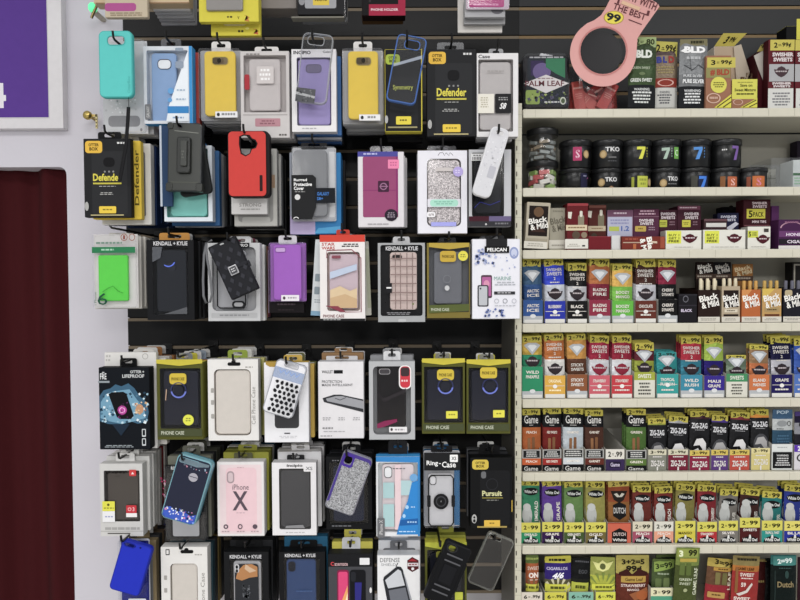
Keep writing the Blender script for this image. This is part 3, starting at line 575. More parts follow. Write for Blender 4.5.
pk(K, 'clear pack with a black-edged case behind the dark patterned wallet', (208, 243, 260, 321), None, -.25, .022, 'c0c1c3', side='d5d5d6', hk=False, win=(212, 247, 256, 311), wcol='b5b6b8', wrad=.1, case={'r': (217, 250, 246, 308), 'col': 'a9aaae', 'rad': .13}, dec=[('rr', 211, 313, 257, 318, 'b0b1b3', 1), ('b', 218, 314, 250, 317, 1, '8c8d90')],
   fdec=[('l', [(217.5, 255), (217.5, 306), (220, 308), (244, 308), (245.5, 305), (245.5, 255)], 1.2, '232428'), ('rr', 232, 301, 245, 308, '2a2b2f', 3), ('rr', 234, 302.5, 243, 306.5, 'aaabaf', 2), ('r', 238, 235 + 8, 250, 248, '1f2023'), ('t', 'PRO', 239.5, 244, 248.5, 247, 'e8e8e8', .02)])
t, w_, h_ = loose('wallet_case', 'dark patterned wallet phone case hanging tilted with a grey strap', 233, 268, 30, 58, -24, -.29, '2c2d33', '27282d', (.42, .02, .58, .06), [], .05, .014, (229, 240), 'the dark patterned wallet case', 'wallet case')
mb = MB(); ops = []
for a in range(5):
    for b in range(8):
        if (a + b) % 2 == 0: ops.append(('p', [(a * .2 + .02, b * .125 + .062), (a * .2 + .1, b * .125 + .005), (a * .2 + .18, b * .125 + .062), (a * .2 + .1, b * .125 + .12)], '3d3e46'))
ops = [o_ for o_ in ops if not (o_[1][0][1] < .1 and .2 < o_[1][0][0] < .6)]
decor(mb, ops, w_ * .98, h_ * .98, -.0002); mb.box(.5 * w_, .5 * w_ + .004, .001, .012, .42 * h_, .52 * h_, '303138'); mb.slab(.3 * w_, .50 * h_, .42 * w_, .07 * h_, -.002, 0, .004, '303138', .0006); mb.build('pattern_cover', t)
mb = MB(); mb.slab(0, .46 * h_, .3 * w_, .16 * h_, -.004, -.0006, .002, 'a9a9ac:m', .0008); decor(mb, [('rr', .39, .48, .61, .6, '4a4b50', .02), ('b', .4, .5, .6, .58, 2, 'c9c9cc')], w_, h_, -.004); mb.build('badge', t)
inv = Matrix.Rotation(R(24), 3, 'Y'); o = Vector(t.location)
mb = MB(); mb.tube([inv @ (P(x, y, -.284) - o) for x, y in ((212, 240), (206, 243), (204, 255), (203, 280), (203.5, 296), (206, 303), (210, 302), (212, 294), (210, 275), (207, 258), (206, 244))], .0028, '6f7074', 8, .5); mb.build('wrist_strap', t)
stack((210, 244, 262, 320), 'the clear pack under the wallet case', G('cfcfd0', 'white', 'b98a52', 'brown edged', '8a4a5c', 'dark pink', '2b2b2e', 'black'))
pk(K, 'clear box with a lilac phone case and white bottom label', (268, 242, 305, 302), yf=-.252, d=.02, front='8f6aa5:t', side='a58ab5:t', tab=(.5, 7, 'c9c6cc'), style='blister', case={'r': (273, 245, 301, 300), 'col': 'a55fc4', 'rad': .1, 'cut': ('i', 'c9a5d8', '8a4fa5')}, dec=[('r', 269, 243, 305, 301, '9a62b4')], fdec=[('r', 281, 295, 299, 301, 'e6e2e8'), ('e', 284, 298, 1.3, 1.6, '55404f'), ('b', 287, 296.5, 297, 299.5, 1, 'a9a0ab')])
pk(K, 'dark brown package hanging lower behind the lilac case box', (268, 250, 304, 313), None, -.226, .02, '221d20', hk=False, dec=[('b', 274, 303, 298, 306, 1, '55484f'), ('b', 276, 309, 296, 311, 1, '3f353a'), ('r', 268, 250, 269, 313, '6a5a6a')])
pk(K, 'pale blue-white package tilted behind the red-topped white box', (313, 240, 334, 316), None, -.224, .014, 'd5dbdd', hk=False, tilt=4, frac=True, dec=[('r', 0, .94, 1, 1, '7fa5c0'), ('rr', .1, .45, .35, .55, '8a98a0', .05), ('rr', .1, .62, .35, .72, '8a98a0', .05), ('b', .1, .78, .6, .84, 2, 'a0aab0')])
pk(K, 'white box with a red top band and a desert picture case', (320, 235, 365, 321), yf=-.254, d=.022, front='e6e1e0', side='c9c5c4', tab=(.3, 6, 'c5392a'), win=(327, 252, 360, 311), wcol='cdbab4', wrad=.06,
   case={'r': (329, 254, 358, 309), 'col': 'c9b5bd', 'rad': .08},
   dec=[('r', 320, 235, 365, 242, 'd23d2c'), ('t', 'STAR', 322, 242.8, 335, 245.8, 'b8342c', .015), ('t', 'WARS', 322, 246.6, 335, 249.6, 'b8342c', .015), ('b', 341, 243.5, 361, 247.5, 2, '2a2a2c'), ('l', [(327, 258), (327, 250.5), (352, 249.8), (361, 258), (361, 312), (345, 312), (338, 306), (326, 306)], .9, '8a3a4a'), ('t', 'PHONE CASE', 323, 314.5, 344, 317.5, '7a2f38', .01), ('r', 320, 318.6, 365, 321, '2a2a2c'), ('b', 323, 319, 341, 320.5, 1, 'a9a9a9')],
   fdec=[('p', [(330, 290), (340, 286), (350, 291), (357, 288), (357, 308), (330, 308)], 'd8bf98'), ('p', [(330, 298), (345, 294), (357, 299), (357, 308), (330, 308)], 'c9a980'), ('p', [(330, 272), (357, 264), (357, 270), (330, 279)], 'b9c6dc'), ('p', [(327, 306), (338, 306), (345, 312), (340, 312)], '8a3a4a'), ('rr', 332, 255.5, 341, 258.5, '8a4a58', 1)])
pk(K, 'white package peeking out right behind the red-topped white box', (335, 242, 370, 316), None, -.2, .014, 'd0cfc4', hk=False, tilt=-2, frac=True, dec=[('r', .9, .1, 1, .9, 'bcc0a8')])
pk(K, 'black card in a clear frame holding a pink plaid phone case', (378, 243, 425, 322), yf=-.25, d=.024, front='a4a6a8', side='8e9092', wrad=.05, win=(380.5, 245, 422.5, 316), wcol='1f2023', tab=(.36, 7, 'c9c9cb'), case={'r': (390, 252, 417, 310), 'col': 'd0bcb5', 'rad': .12, 'cut': ('i', '2a2528', 'b5a09a'),
   'dec': []}, dec=[('rr', 398, 319, 406, 322, 'b9babc', 1)], fdec=KK(386, 246.5, 418) + [('r', 390.5, y_, 416.5, y_ + 1.1, '8f7a76') for y_ in (258, 266, 274, 283, 292, 300)] + [('r', x_, 253, x_ + .9, 309, '8f7a76') for x_ in (395, 400, 406.5, 412)] + [('rr', 386, 283, 392, 293, '26262a', 1), ('r', 386.5, 287, 391.5, 288.5, 'e5e5e5'), ('b', 386, 312, 411, 315, 2, '8a8a8e'), ('e', 413, 304, .9, .9, '6a7a3a')])
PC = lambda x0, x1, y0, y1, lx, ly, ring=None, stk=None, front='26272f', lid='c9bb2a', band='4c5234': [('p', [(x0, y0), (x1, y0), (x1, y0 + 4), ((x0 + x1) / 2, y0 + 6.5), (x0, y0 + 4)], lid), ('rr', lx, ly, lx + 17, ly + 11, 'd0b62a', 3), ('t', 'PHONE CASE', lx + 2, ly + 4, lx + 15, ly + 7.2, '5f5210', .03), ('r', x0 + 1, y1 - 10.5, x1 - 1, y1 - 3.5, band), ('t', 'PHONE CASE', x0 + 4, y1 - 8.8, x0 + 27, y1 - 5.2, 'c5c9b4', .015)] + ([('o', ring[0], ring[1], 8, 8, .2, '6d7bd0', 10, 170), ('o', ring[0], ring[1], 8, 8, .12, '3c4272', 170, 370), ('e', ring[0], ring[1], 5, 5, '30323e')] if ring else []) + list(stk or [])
pk(K, 'gold-lidded box with a grey window and yellow round sticker in the third row', (427, 243, 470, 318), yf=-.25, d=.026, front='7b6d2c', side='5f5520', top='b59b34', win=(429, 247, 469, 312), wcol='63656a', tab=(.4, 6, '3a3a3c:t'), case={'r': (434, 252, 462, 304), 'col': '6b6d73', 'rad': .12},
   fdec=[('p', [(429, 243), (469, 243), (469, 247), (449, 249.5), (429, 247)], 'b59b34'), ('rr', 440, 251, 456, 262, 'c5a42c', 3), ('t', 'PHONE CASE', 442, 255, 454, 258, '5f4f10', .03), ('e', 463, 256, 5, 5, 'dfd538'), ('b', 460, 254, 466, 258, 2, '8a8430'), ('p', [(429, 305), (469, 304), (469, 311), (429, 313)], '56602f'), ('t', 'PHONE CASE', 431, 308, 449, 311, 'c5c9b4', .015), ('e', 447, 288, 2.4, 2.6, 'c5c6c8'), ('o', 447, 279, 4, 4, .15, '7d7f86')])
pk(K, 'white box with a black header tab and two drawn phones, right end of third row', (472, 239, 520, 319), yf=-.25, d=.022, front='e4e4ec', side='c5c5cc', tab=(.4, 4, '2a2a2d'), 
   dec=[('e', 514, 253, 4.5, 6, '8f9cc8'), ('e', 514, 253, 3, 4, 'c3cae4'), ('rr', 481, 275, 492, 298, '5a4050', 1.6), ('rr', 482, 277, 491, 296, 'b45f9a', 1), ('e', 486.5, 284, 3, 4, 'd890b0'), ('rr', 477.5, 285, 488.5, 306.5, '45464d', 1.6), ('rr', 478.8, 286.2, 487.2, 305.3, 'b9bcc2', 1.2), ('e', 480.5, 288.5, .9, .9, '44464c'),
        ('t', 'MARINE', 494, 276.5, 511, 280.3, '7aa59a', .0), ('b', 494, 281.5, 517, 286, 2, 'b0b3bb'), ('r', 494, 291.5, 515, 294.5, '3a3b40'), ('b', 495, 292.2, 513, 293.8, 1, 'c0c0c4'), ('o', 496.5, 301, 2.4, 2.4, .25, 'b5b7bf'), ('o', 505, 301, 2.4, 2.4, .25, '8e9098'), ('o', 514, 301, 2.4, 2.4, .25, 'b5b7bf'), ('b', 494, 305, 516, 306.5, 1, 'b5b7bf'),
        ('dots', 475, 249, 497, 266, 34, 1.6, ['5a6ba8', '8f9cc8', 'b5bcdc']), ('dots', 500, 254, 517, 275, 10, 1.2, ['8f9cc8', 'c5cae0']), ('dots', 484, 309, 506, 316, 20, 1.5, ['5a6ba8', '8f9cc8']), ('r', 486, 239, 507, 246.5, '2a2a2d'), ('r', 484.5, 246.5, 509, 253, '17171a'), ('t', 'PELICAN', 487, 248, 506.5, 251.6, 'f0f0f0', .03)])
for ref, r_ in (('the pink plaid case', (379, 245, 425, 318)), ('the gold-lidded box', (428, 246, 469, 316)), ('the white box with drawn phones', (473, 242, 518, 316)), ('the red-topped white box', (322, 240, 364, 318))):
    stack(r_, ref, G('9a9b9e', 'grey', '2b2b2e', 'black'), yf=-.18)

# ---- fourth row
pk(K, 'dark box with an icy blue splash picture and a black loop tab', (99, 367, 150, 450), yf=-.258, d=.026, front='151b24', side='10141b', tab=(.34, 8, '121316'),
   dec=[('t', 'FRE', 100.5, 373, 107, 379, 'e8eaec', .01), ('r', 102.6, 371.6, 105, 372.2, 'e8eaec'), ('r', 98.5, 380.5, 110, 382.5, '8f979e'), ('t', 'OTTER +', 131, 370, 145, 373, 'd3d6d8', .02), ('t', 'LIFEPROOF', 123, 374, 145, 377.5, 'd3d6d8', .02),
        ('p', [(99.5, 396), (104, 390), (111, 388), (116, 384), (122, 386), (129, 383), (135, 388), (140, 396), (147, 402), (149, 412), (147, 422), (138, 424), (130, 421), (120, 425), (108, 424), (99.5, 421)], '39617c'), ('p', [(101, 402), (106, 394), (114, 391), (122, 390), (130, 389), (137, 399), (144, 408), (146, 418), (136, 421), (122, 424), (108, 421), (100.5, 418)], '6d9db8'), ('dots', 100, 392, 148, 423, 90, 1.7, ['b9d5e2', '8fb5ca', '4a7690', 'dbe8ee', '2b4a60']), ('e', 140, 409, 4, 5, 'c08f6a'), ('dots', 135, 402, 147, 414, 14, 1.3, ['d8a878', 'b07050', 'e8c8a0']),
        ('p', [(109, 394), (112, 392), (124, 391.5), (127, 393.5), (134, 416), (131, 419), (120, 419), (117, 417)], '17181c'), ('e', 122.5, 410, 4.6, 4.6, 'b8409a'), ('o', 122.5, 410, 3, 3, .3, 'f0a8dc'), ('dots', 116, 402, 128, 418, 16, .8, ['8a3a80', '5f2a60']), ('p', [(112, 424), (130, 424), (124, 432), (121, 436)], '23364a'),
        ('rr', 142, 429, 146, 437, 'c3c8cc', .8), ('rr', 142.8, 430, 145.2, 435.5, '151b24', .4), ('rr', 142, 438.5, 146, 446, 'c3c8cc', .8), ('rr', 142.8, 439.5, 145.2, 444.5, '151b24', .4), ('b', 103, 445, 135, 448, 2, '97a0a6')])
pk(K, 'white card package sticking up behind the icy blue splash box', (105, 352, 157, 449), None, -.228, .014, 'd9d7d4', hk=False, dec=[('b', 106, 354, 112, 362, 2, 'b5b3b0'), ('o', 146, 356, 3, 3, .2, 'a9a7a4')])
stack((107, 360, 159, 448), 'the icy blue splash box', G('cfccc7', 'cream', 'c3c0bb', 'pale grey', 'a9733f', 'brown edged', '2a2a2d', 'black'), yf=-.208)
pk(K, 'yellow-lidded dark box with a round yellow sticker, leftmost of the fourth row', (157, 362, 203, 440), yf=-.252, d=.034, front='55561f', side='6d6c24', top='c3bb2c', win=(160, 368, 201, 429), wcol='23252e', tab=(.36, 8, '8f93a0:t'), case={'r': (163, 371, 198, 426), 'col': '272938', 'rad': .1},
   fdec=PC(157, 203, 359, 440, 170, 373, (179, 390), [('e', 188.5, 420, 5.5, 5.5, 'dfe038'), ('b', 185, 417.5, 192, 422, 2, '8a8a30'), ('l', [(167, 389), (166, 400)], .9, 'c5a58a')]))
stack((158, 364, 204, 438), 'the leftmost yellow-lidded box', G('b5ad2b', 'yellow', 'a8692f', 'orange', '9aa6b5', 'pale blue', '3a3a24', 'olive'), yf=-.214, d=.024)
def pcase(rect, label, vert, winr, icons, yf=-.25, rd=.1, extra=()):
    x0, y0, x1, y1 = rect
    return pk(K, label, rect, yf=yf, d=.026, front='e2e0dd', side='c3c1be', win=winr, wrad=rd, wcol='cdc6bc', hk=False, case={'r': (winr[0] + 1, winr[1] + 1, winr[2] - 1, winr[3] - 1), 'col': 'd5cec4', 'rad': .13}, dec=[('t', vert, x1 - 7, y0 + (y1 - y0) * .34, x1 - 3, y0 + (y1 - y0) * .8, '8a8782', .0, 90), ('rr', x0 + 20, y0 + 3, x0 + 33, y0 + 6.5, '1a1a1c', 1.5), ('e', x0 + 26, y0 + 3, 2.2, 2.2, '1a1a1c'), ('b', x1 - 14, y0 + 7, x1 - 4, y0 + 9, 1, 'a09d98')] + [('rr', x0 + 3, y_, x0 + 6, y_ + 4.5, 'a5a29d', .6) for y_ in icons] + list(extra))
pcase((208, 359, 258.5, 441), 'white box with a cream case and vertical lettering in the fourth row', 'Cell Phone Case', (214, 369, 251, 436), (388, 400, 414))
hook(234.5, 360.5, -.25, 'the fourth row white box with cream case')
stack((209, 361, 259, 440), 'the fourth row cream case box', G('8a9a35', 'green', 'b5b06a', 'olive', 'c9c7c4', 'white', '2a2a2d', 'black'), yf=-.22)
pk(K, 'white box with a dark grey phone picture behind the animal print case', (264, 362, 309, 443), None, -.25, .026, 'e8e8ec', side='c6c6ca', hk=False, top='b9993c', dec=[('rr', 274.5, 372, 299, 428.5, '454548', 3.4), ('p', [(266, 362), (279, 362), (279, 366.5), (270, 366.5), (266, 364)], 'b08f34'), ('r', 284, 433, 290, 434.3, '55555a'), ('b', 277, 436, 299, 439, 2, 'c9c9cd')])
loose('phone_case', 'white phone case with a black animal print hanging tilted in the fourth row', 284.5, 389, 32, 56, 17, -.284, 'e6e6ec', 'c9ccd4:t', (.3, .03, .72, .1), [('r', .02, .14, .98, .34, 'a9bfe4:t'), ('r', .14, .36, .92, .97, 'dfe0e4'), ('t', 'SAMPLE' if 0 else 'VVVV', .15, .17, .85, .25, '8fa9da', .02)] , .16, .011, (287, 363), 'the animal print case')
rt = [ob for ob in bpy.data.objects if ob.get('label', '').startswith('white phone case with a black animal')][0]
mb = MB(); W_ = 32 * S(-.284); H_ = 56 * S(-.284); ops = []; rnd = random.Random(4)
for a in range(5):
    for b in range(7):
        u, v = .22 + a * .155 + (b % 2) * .06, .4 + b * .085; r1 = .06
        if u > .9: continue
        pts = [(u + r1 * rnd.uniform(.7, 1.25) * math.cos(q * 1.047 + a), v + r1 * .62 * rnd.uniform(.7, 1.25) * math.sin(q * 1.047 + a)) for q in range(6)]
        ops.append(('p', pts, '232329'))
decor(mb, ops, W_, H_, -.0004); mb.build('animal_print', rt)
stack((266, 366, 311, 441), 'the animal print case box', G('c9a84a', 'gold edged', 'd5d5d8', 'white', '6a6a40', 'olive', '2a2a2d', 'black'))
pk(K, 'white box with a drawn phone edge and grey lettering in the fourth row', (318, 361, 364, 439), yf=-.252, d=.03, front='dfdde0', side='b9b8bb', tab=(.7, 4, 'c5c4c7'), dec=[('t', 'WALLET', 322, 370, 333, 373, '3a3a3d', .02), ('r', 334, 369.8, 343, 373.3, '222225'), ('t', 'PROTECTION', 322, 380, 342, 382.8, '55555a', .01), ('t', 'MADE INTELLIGENT', 322, 383.6, 353, 386, '55555a', .01),
   ('p', [(322.5, 398), (334, 394.5), (341, 394.5), (363.5, 399.5), (363.5, 412.5), (324, 402)], '3c3d42'), ('p', [(326, 398.5), (336, 396), (342, 396), (363.5, 401), (363.5, 409), (327, 401)], '9b9ca2'), ('l', [(335, 398), (340, 400), (346, 397.5)], .8, '55565c'), ('b', 322, 417, 331, 421, 2, 'a9a8ab'), ('b', 337, 417, 346, 421, 2, 'a9a8ab'), ('b', 352, 417, 361, 421, 2, 'a9a8ab'), ('b', 322, 427, 333, 430, 1, '8a898c'), ('b', 322, 431, 346, 432.5, 1, 'a9a8ab'), ('b', 320, 435.5, 332, 437, 1, '8a898c')])
stack((319, 354, 363, 437), 'the drawn phone edge box', G('8a6a48', 'brown edged', 'c9c8cb', 'white', '2c2c2f', 'black'), tabh=4)
pk(K, 'clear-framed box with a black case and red sticker in the fourth row', (369, 361, 415, 440), yf=-.25, d=.028, front='b3b5b8', side='9c9ea1', win=(373, 366, 411, 435), wcol='8a8c8f', wrad=.1, tab=(.38, 9, 'dcdcde'), case={'r': (377, 366, 406, 428), 'col': '231f22', 'rad': .1, 'cut': ('i', '4a464a', 'a9a6a8')},
   fdec=[('p', [(377, 424), (384, 421), (397, 419), (397, 422), (384, 427), (377, 428.5)], '8a2a55'), ('rr', 399, 365, 411.5, 389, 'eceaea', 5), ('rr', 400.2, 366, 410.3, 387.6, 'cf3242', 4), ('rr', 401, 367, 409.5, 376, '4a3a3e', 2), ('b', 401.5, 379, 409, 382.5, 1, 'f0d0d2'), ('r', 389, 427, 407, 432.5, 'e8e6e8'), ('e', 391.5, 429.6, 1.2, 1.5, '4a3a40'), ('b', 394, 428.5, 405, 431.5, 1, 'a09aa0'), ('p', [(377, 392), (384, 398), (406, 388), (406, 392), (384, 402)], '3a363a')])
stack((370, 357, 414, 438), 'the clear-framed box', G('8a8b8e', 'grey', '6f7074', 'dark grey', '2c2c2f', 'black'), tabh=6)
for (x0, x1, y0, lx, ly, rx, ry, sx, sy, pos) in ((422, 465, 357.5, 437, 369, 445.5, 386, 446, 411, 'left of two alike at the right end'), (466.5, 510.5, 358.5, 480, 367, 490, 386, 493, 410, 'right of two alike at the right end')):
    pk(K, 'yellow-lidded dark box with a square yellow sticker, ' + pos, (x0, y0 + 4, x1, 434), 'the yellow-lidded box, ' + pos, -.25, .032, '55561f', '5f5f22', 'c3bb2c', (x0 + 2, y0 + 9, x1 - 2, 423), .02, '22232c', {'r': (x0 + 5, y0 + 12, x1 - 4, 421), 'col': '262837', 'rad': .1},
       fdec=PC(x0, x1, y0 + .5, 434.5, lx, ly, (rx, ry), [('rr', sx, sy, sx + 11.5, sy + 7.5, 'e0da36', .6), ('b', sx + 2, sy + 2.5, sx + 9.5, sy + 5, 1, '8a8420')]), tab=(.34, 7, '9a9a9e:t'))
    stack((x0 + 1, y0 + 5, x1, 433), 'the ' + pos.split()[0] + ' one of two square-sticker boxes', G('b0a82c', 'yellow edged', '2c2c24', 'black'), yf=-.214, tabh=7)

# ---- fifth row
pk(K, 'white-framed brown window box with yellow and red stickers, leftmost of fifth row', (100, 463, 143, 537), yf=-.258, d=.024, front='cac9c7', side='b9b8b5', win=(104, 470, 140, 522), wcol='3d3833', tab=(.45, 8, 'dfdedc'), case={'r': (107, 473, 138, 521), 'col': '4d4640', 'rad': .06},
   dec=[('b', 103, 527, 141, 532, 1, 'a5a4a2'), ('r', 107, 533.5, 130, 534.6, '55534f'), ('r', 100, 531.5, 143, 532.1, 'aaa9a6')], fdec=[('b', 105, 471, 128, 473.5, 1, '2a2623'), ('b', 115, 475, 122, 476.3, 1, '2a2623'), ('rr', 130, 469, 137, 475.5, 'cf3a3c', .8), ('p', [(132, 473.6), (133.5, 471), (135, 473.6)], 'f0dada'), ('r', 102.5, 501, 115, 511, 'dfdc34'), ('e', 108.5, 504.5, 1.3, 1.3, '5f5a18'), ('b', 104, 507, 114, 509, 1, '8a861f'), ('r', 102.5, 511, 115, 522, 'e8e8ea'), ('b', 104, 515.5, 114, 518, 1, '9aa0c8'), ('rr', 126.5, 505, 137, 513, 'c92f3a', .8), ('o', 130, 509, 1.8, 1.8, .35, 'eebcc0'), ('t', '3', 133, 507, 135, 511, 'eebcc0', .02), ('r', 126.5, 513, 137.5, 517, 'ece9e8')])
stack((102, 458, 146, 536), 'the brown window box', G('d3d2cf', 'white', 'cbcac7', 'pale grey', 'd0cecb', 'white', 'b9b7b3', 'grey', 'a63a3c', 'red edged', 'b7b5b0', 'grey', '2a2a2d', 'black'), yf=-.23, d=.016, gap=.003)
pk(K, 'clear bag with a black-edged grey card behind the blue glitter case', (163, 466, 206, 543), None, -.25, .016, '26272a', style='blister', hk=False, dec=[('rr', 168, 490, 199, 541, '1c1d20', 3), ('rr', 170, 492, 197, 539.5, 'aeafb2', 2), ('r', 163, 462 + 4, 206, 474, '1f2023'), ('t', 'RING', 169, 467.5, 178, 471, 'd5d5d5', .03)], fdec=[('dots', 161, 476, 166, 498, 12, 1.1, ['c9a0b5', 'b03060', 'e0d0d8'])])
t, w_, h_ = loose('phone_case', 'teal-edged phone case with blue glitter at the bottom, hanging tilted', 186.5, 490, 36.5, 68, 17, -.286, '30344a', '6fa3b0:g', (.1, .05, .62, .115), [('o', .56, .27, .16, .085, .0, '30344a'), ('e', .58, .29, .13, .065, 'a9a7b2'), ('r', .46, .28, .7, .29, '30344a'), ('p', [(.05, .84), (.2, .8), (.4, .85), (.6, .82), (.8, .86), (.95, .82), (.96, .95), (.85, .975), (.15, .975), (.05, .95)], '3a5cc4'), ('dots', .06, .80, .94, .96, 46, .035, ['e6ecf8', '7fa0f0', '2a44a8', 'd88ab8', 'f0e0e8']), ('dots', .1, .12, .9, .17, 12, .025, ['c98aa0', '9ab0c8']), ('p', [(.08, .045), (.92, .045), (.92, .08), (.6, .13), (.1, .12)], '8fa9b8:t')], .15, .016, (184, 459), 'the blue glitter case')
mb = MB(); mb.slab(0, h_ / 2, w_ * 1.02, h_ * 1.005, .0165, .021, .16 * w_, '2a6578:g', .001); mb.build('rear_edge', t)
stack((164, 458, 208, 541), 'the blue glitter case', G('6a6b60', 'grey-olive', '3a3b3e', 'charcoal', '55564a', 'olive', '44453c', 'dark olive', '2b2b2e', 'black'), kind='clear bag', yf=-.228)
t, *_ = pk(K, 'white box with a pink front and a big dark letter X', (217, 461, 264.5, 537), yf=-.25, d=.028, front='e2dfdf', side='c3c1c1', tab=(.4, 6, '55553a'), dec=[('rr', 219.5, 464, 262, 534.5, 'e6d2d5', 2), ('rr', 226, 467, 257, 532, 'e9c6cd', 4), ('rr', 227, 470.5, 234.5, 483, 'a9959a', 3.5), ('rr', 228.3, 472, 233.2, 481.5, 'd5bfc4', 2.5), ('t', 'iPhone', 232.5, 484, 249, 489.5, '6a5a64', .0), ('t', 'X', 232.5, 491, 248, 510.5, '5d4f5a', .02), ('b', 235, 512.5, 246, 513.6, 1, 'b59aa2'), ('e', 225.5, 527, 2.4, 2.4, '5d4f5a'), ('e', 225.5, 527, 1.1, 1.1, 'e0c6cc'), ('o', 240, 527, 2.4, 2.6, .4, '5d4f5a'), ('e', 255, 527, 2.4, 2.4, '5d4f5a'), ('b', 221, 531, 230, 533, 1, 'b59aa2'), ('b', 236, 531, 245, 533, 1, 'b59aa2'), ('b', 250.5, 531, 260, 533, 1, 'b59aa2'), ('b', 236, 466, 246, 467.4, 1, 'c9a9b0')])
stack((218, 455, 266, 536), 'the pink X box', G('8f8f2e', 'olive-yellow', '6f7030', 'olive', 'c9c7c4', 'white', '1f4a66', 'dark blue', '2a2a2d', 'black', '3a3a3d', 'charcoal'), tabh=6)
pk(K, 'white window box with a charcoal marbled case in the fifth row', (272, 462, 316.5, 536), yf=-.25, d=.026, front='e4e2e4', side='b9b8ba', win=(279, 468, 311, 530), wrad=.04, wcol='4f4f52', tab=(.4, 5, '2a2a2d'), case={'r': (280, 470, 310, 529), 'col': '47474a', 'rad': .12, 'dec': [('l', [(.3, .3), (.45, .45), (.4, .6), (.55, .8)], .01, '5f5f63'), ('l', [(.7, .2), (.55, .35), (.6, .5)], .01, '5c5c60')]}, dec=[('t', 'incipio', 287, 463.6, 303, 467, '2c2c2f', .03), ('b', 284, 532.5, 306, 534, 1, 'b9b7b9')], fdec=[('rr', 304, 464, 314.5, 471, 'e4e2e4', 1), ('t', 'XS', 306, 466, 313, 469.5, '77777a', .02), ('p', [(286, 526), (303, 525), (305, 528.5), (285, 528.5)], '8a8a8d')])
stack((274, 455, 319, 534), 'the charcoal marbled box', G('d0cfd1', 'white', 'c3c2c4', 'pale grey', 'cac9cb', 'white', 'b0afb1', 'grey', '2a2a2d', 'black'), tabh=5)
pk(K, 'black box with a navy case behind the silver glitter case', (326, 456, 372, 530), None, -.25, .024, '1b1c1f', hk=False, win=(329, 462, 368, 524), wcol='141519', case={'r': (333, 466, 364, 523), 'col': '202844', 'rad': .12}, dec=[('b', 331, 525.5, 352, 528, 1, '6a6b70'), ('b', 332, 459, 340, 461, 1, '77787c')])
loose('phone_case', 'silver glitter phone case with a purple edge hanging tilted', 348.5, 483.5, 31, 62, 20, -.286, '8f9094:k', 'a9a9b8:t', (.1, .06, .36, .2), [], .14, .012, (347, 455), 'the silver glitter case')
rt = [ob for ob in bpy.data.objects if ob.get('label', '').startswith('silver glitter phone')][0]
mb = MB(); W_ = 30 * S(-.286); H_ = 61 * S(-.286); mb.plate([(-.5 * W_, .12 * H_), (-.5 * W_, .95 * H_), (-.44 * W_, .985 * H_), (-.38 * W_, H_), (.38 * W_, H_), (.46 * W_, .985 * H_), (.5 * W_, .95 * H_), (.5 * W_, .9 * H_), (.4 * W_, .945 * H_), (-.35 * W_, .945 * H_), (-.42 * W_, .92 * H_), (-.42 * W_, .14 * H_)], [], -.001, .011, '45308f:g'); mb.plate(rr(-W_ * .27, H_ * .87, W_ * .38, H_ * .22, .006), [rr(-W_ * .27, H_ * .87, W_ * .26, H_ * .14, .004)], -.0011, -.0002, '4a309c'); mb.build('purple_edge', rt)
stack((327, 458, 372, 530), 'the silver glitter case', G('2a2a2e', 'black', '33343a', 'charcoal', '1f2024', 'black'))
pk(K, 'blue and white box with a pink and mint case, black tab, in the fifth row', (376, 456, 420, 537), yf=-.25, d=.024, front='e3e5e8', side='2f94d6', win=(378, 462, 418, 533), wcol='d5dadd', tab=(.44, 14, '2c2c2f'), case={'r': (382, 464, 414, 531), 'col': 'dcd0d3', 'rad': .1, 'cut': ('x', 'eef0f2', '3a3c42')},
   dec=[('p', [(376, 456), (420, 456), (420, 462), (376, 461)], '2b86cc'), ('r', 418, 462, 420, 537, '2b86cc')],
   fdec=[('r', 383, 482, 394, 498, 'a9cdd0'), ('r', 401, 480, 412, 495, 'b0cfd4'), ('r', 383, 504, 394, 527, 'a9cdd0'), ('p', [(395, 464), (401, 464), (401, 530), (395, 530)], 'e6cdd2'), ('b', 392, 467, 406, 469, 1, '6a6a70'), ('p', [(418, 480), (418, 535), (396.5, 535), (400, 520), (408, 500), (412, 482)], '2186d2'), ('p', [(400.5, 520), (418, 518.5), (418, 525), (399, 526)], '155fa8'), ('b', 407, 521, 417, 524, 1, '9fc8ec'), ('e', 407, 507, 1.8, 2, 'a9d4f4'), ('e', 404, 516, 1.6, 2, 'a9d4f4'), ('b', 410, 506, 416, 508, 1, 'bfe0f8'), ('b', 398, 531, 416, 533, 1, 'bfe0f8'), ('rr', 377, 518, 384.5, 538, '6f7074', 1), ('t', 'iPhone X', 379, 520, 382.5, 535, 'd5d5d5', .0, 90), ('e', 414, 477, 4, 4, '6aa5d8')])
stack((377, 458, 421, 536), 'the pink and mint case box', G('2f7ab4', 'blue', '2b2c30', 'black'), tabh=8)
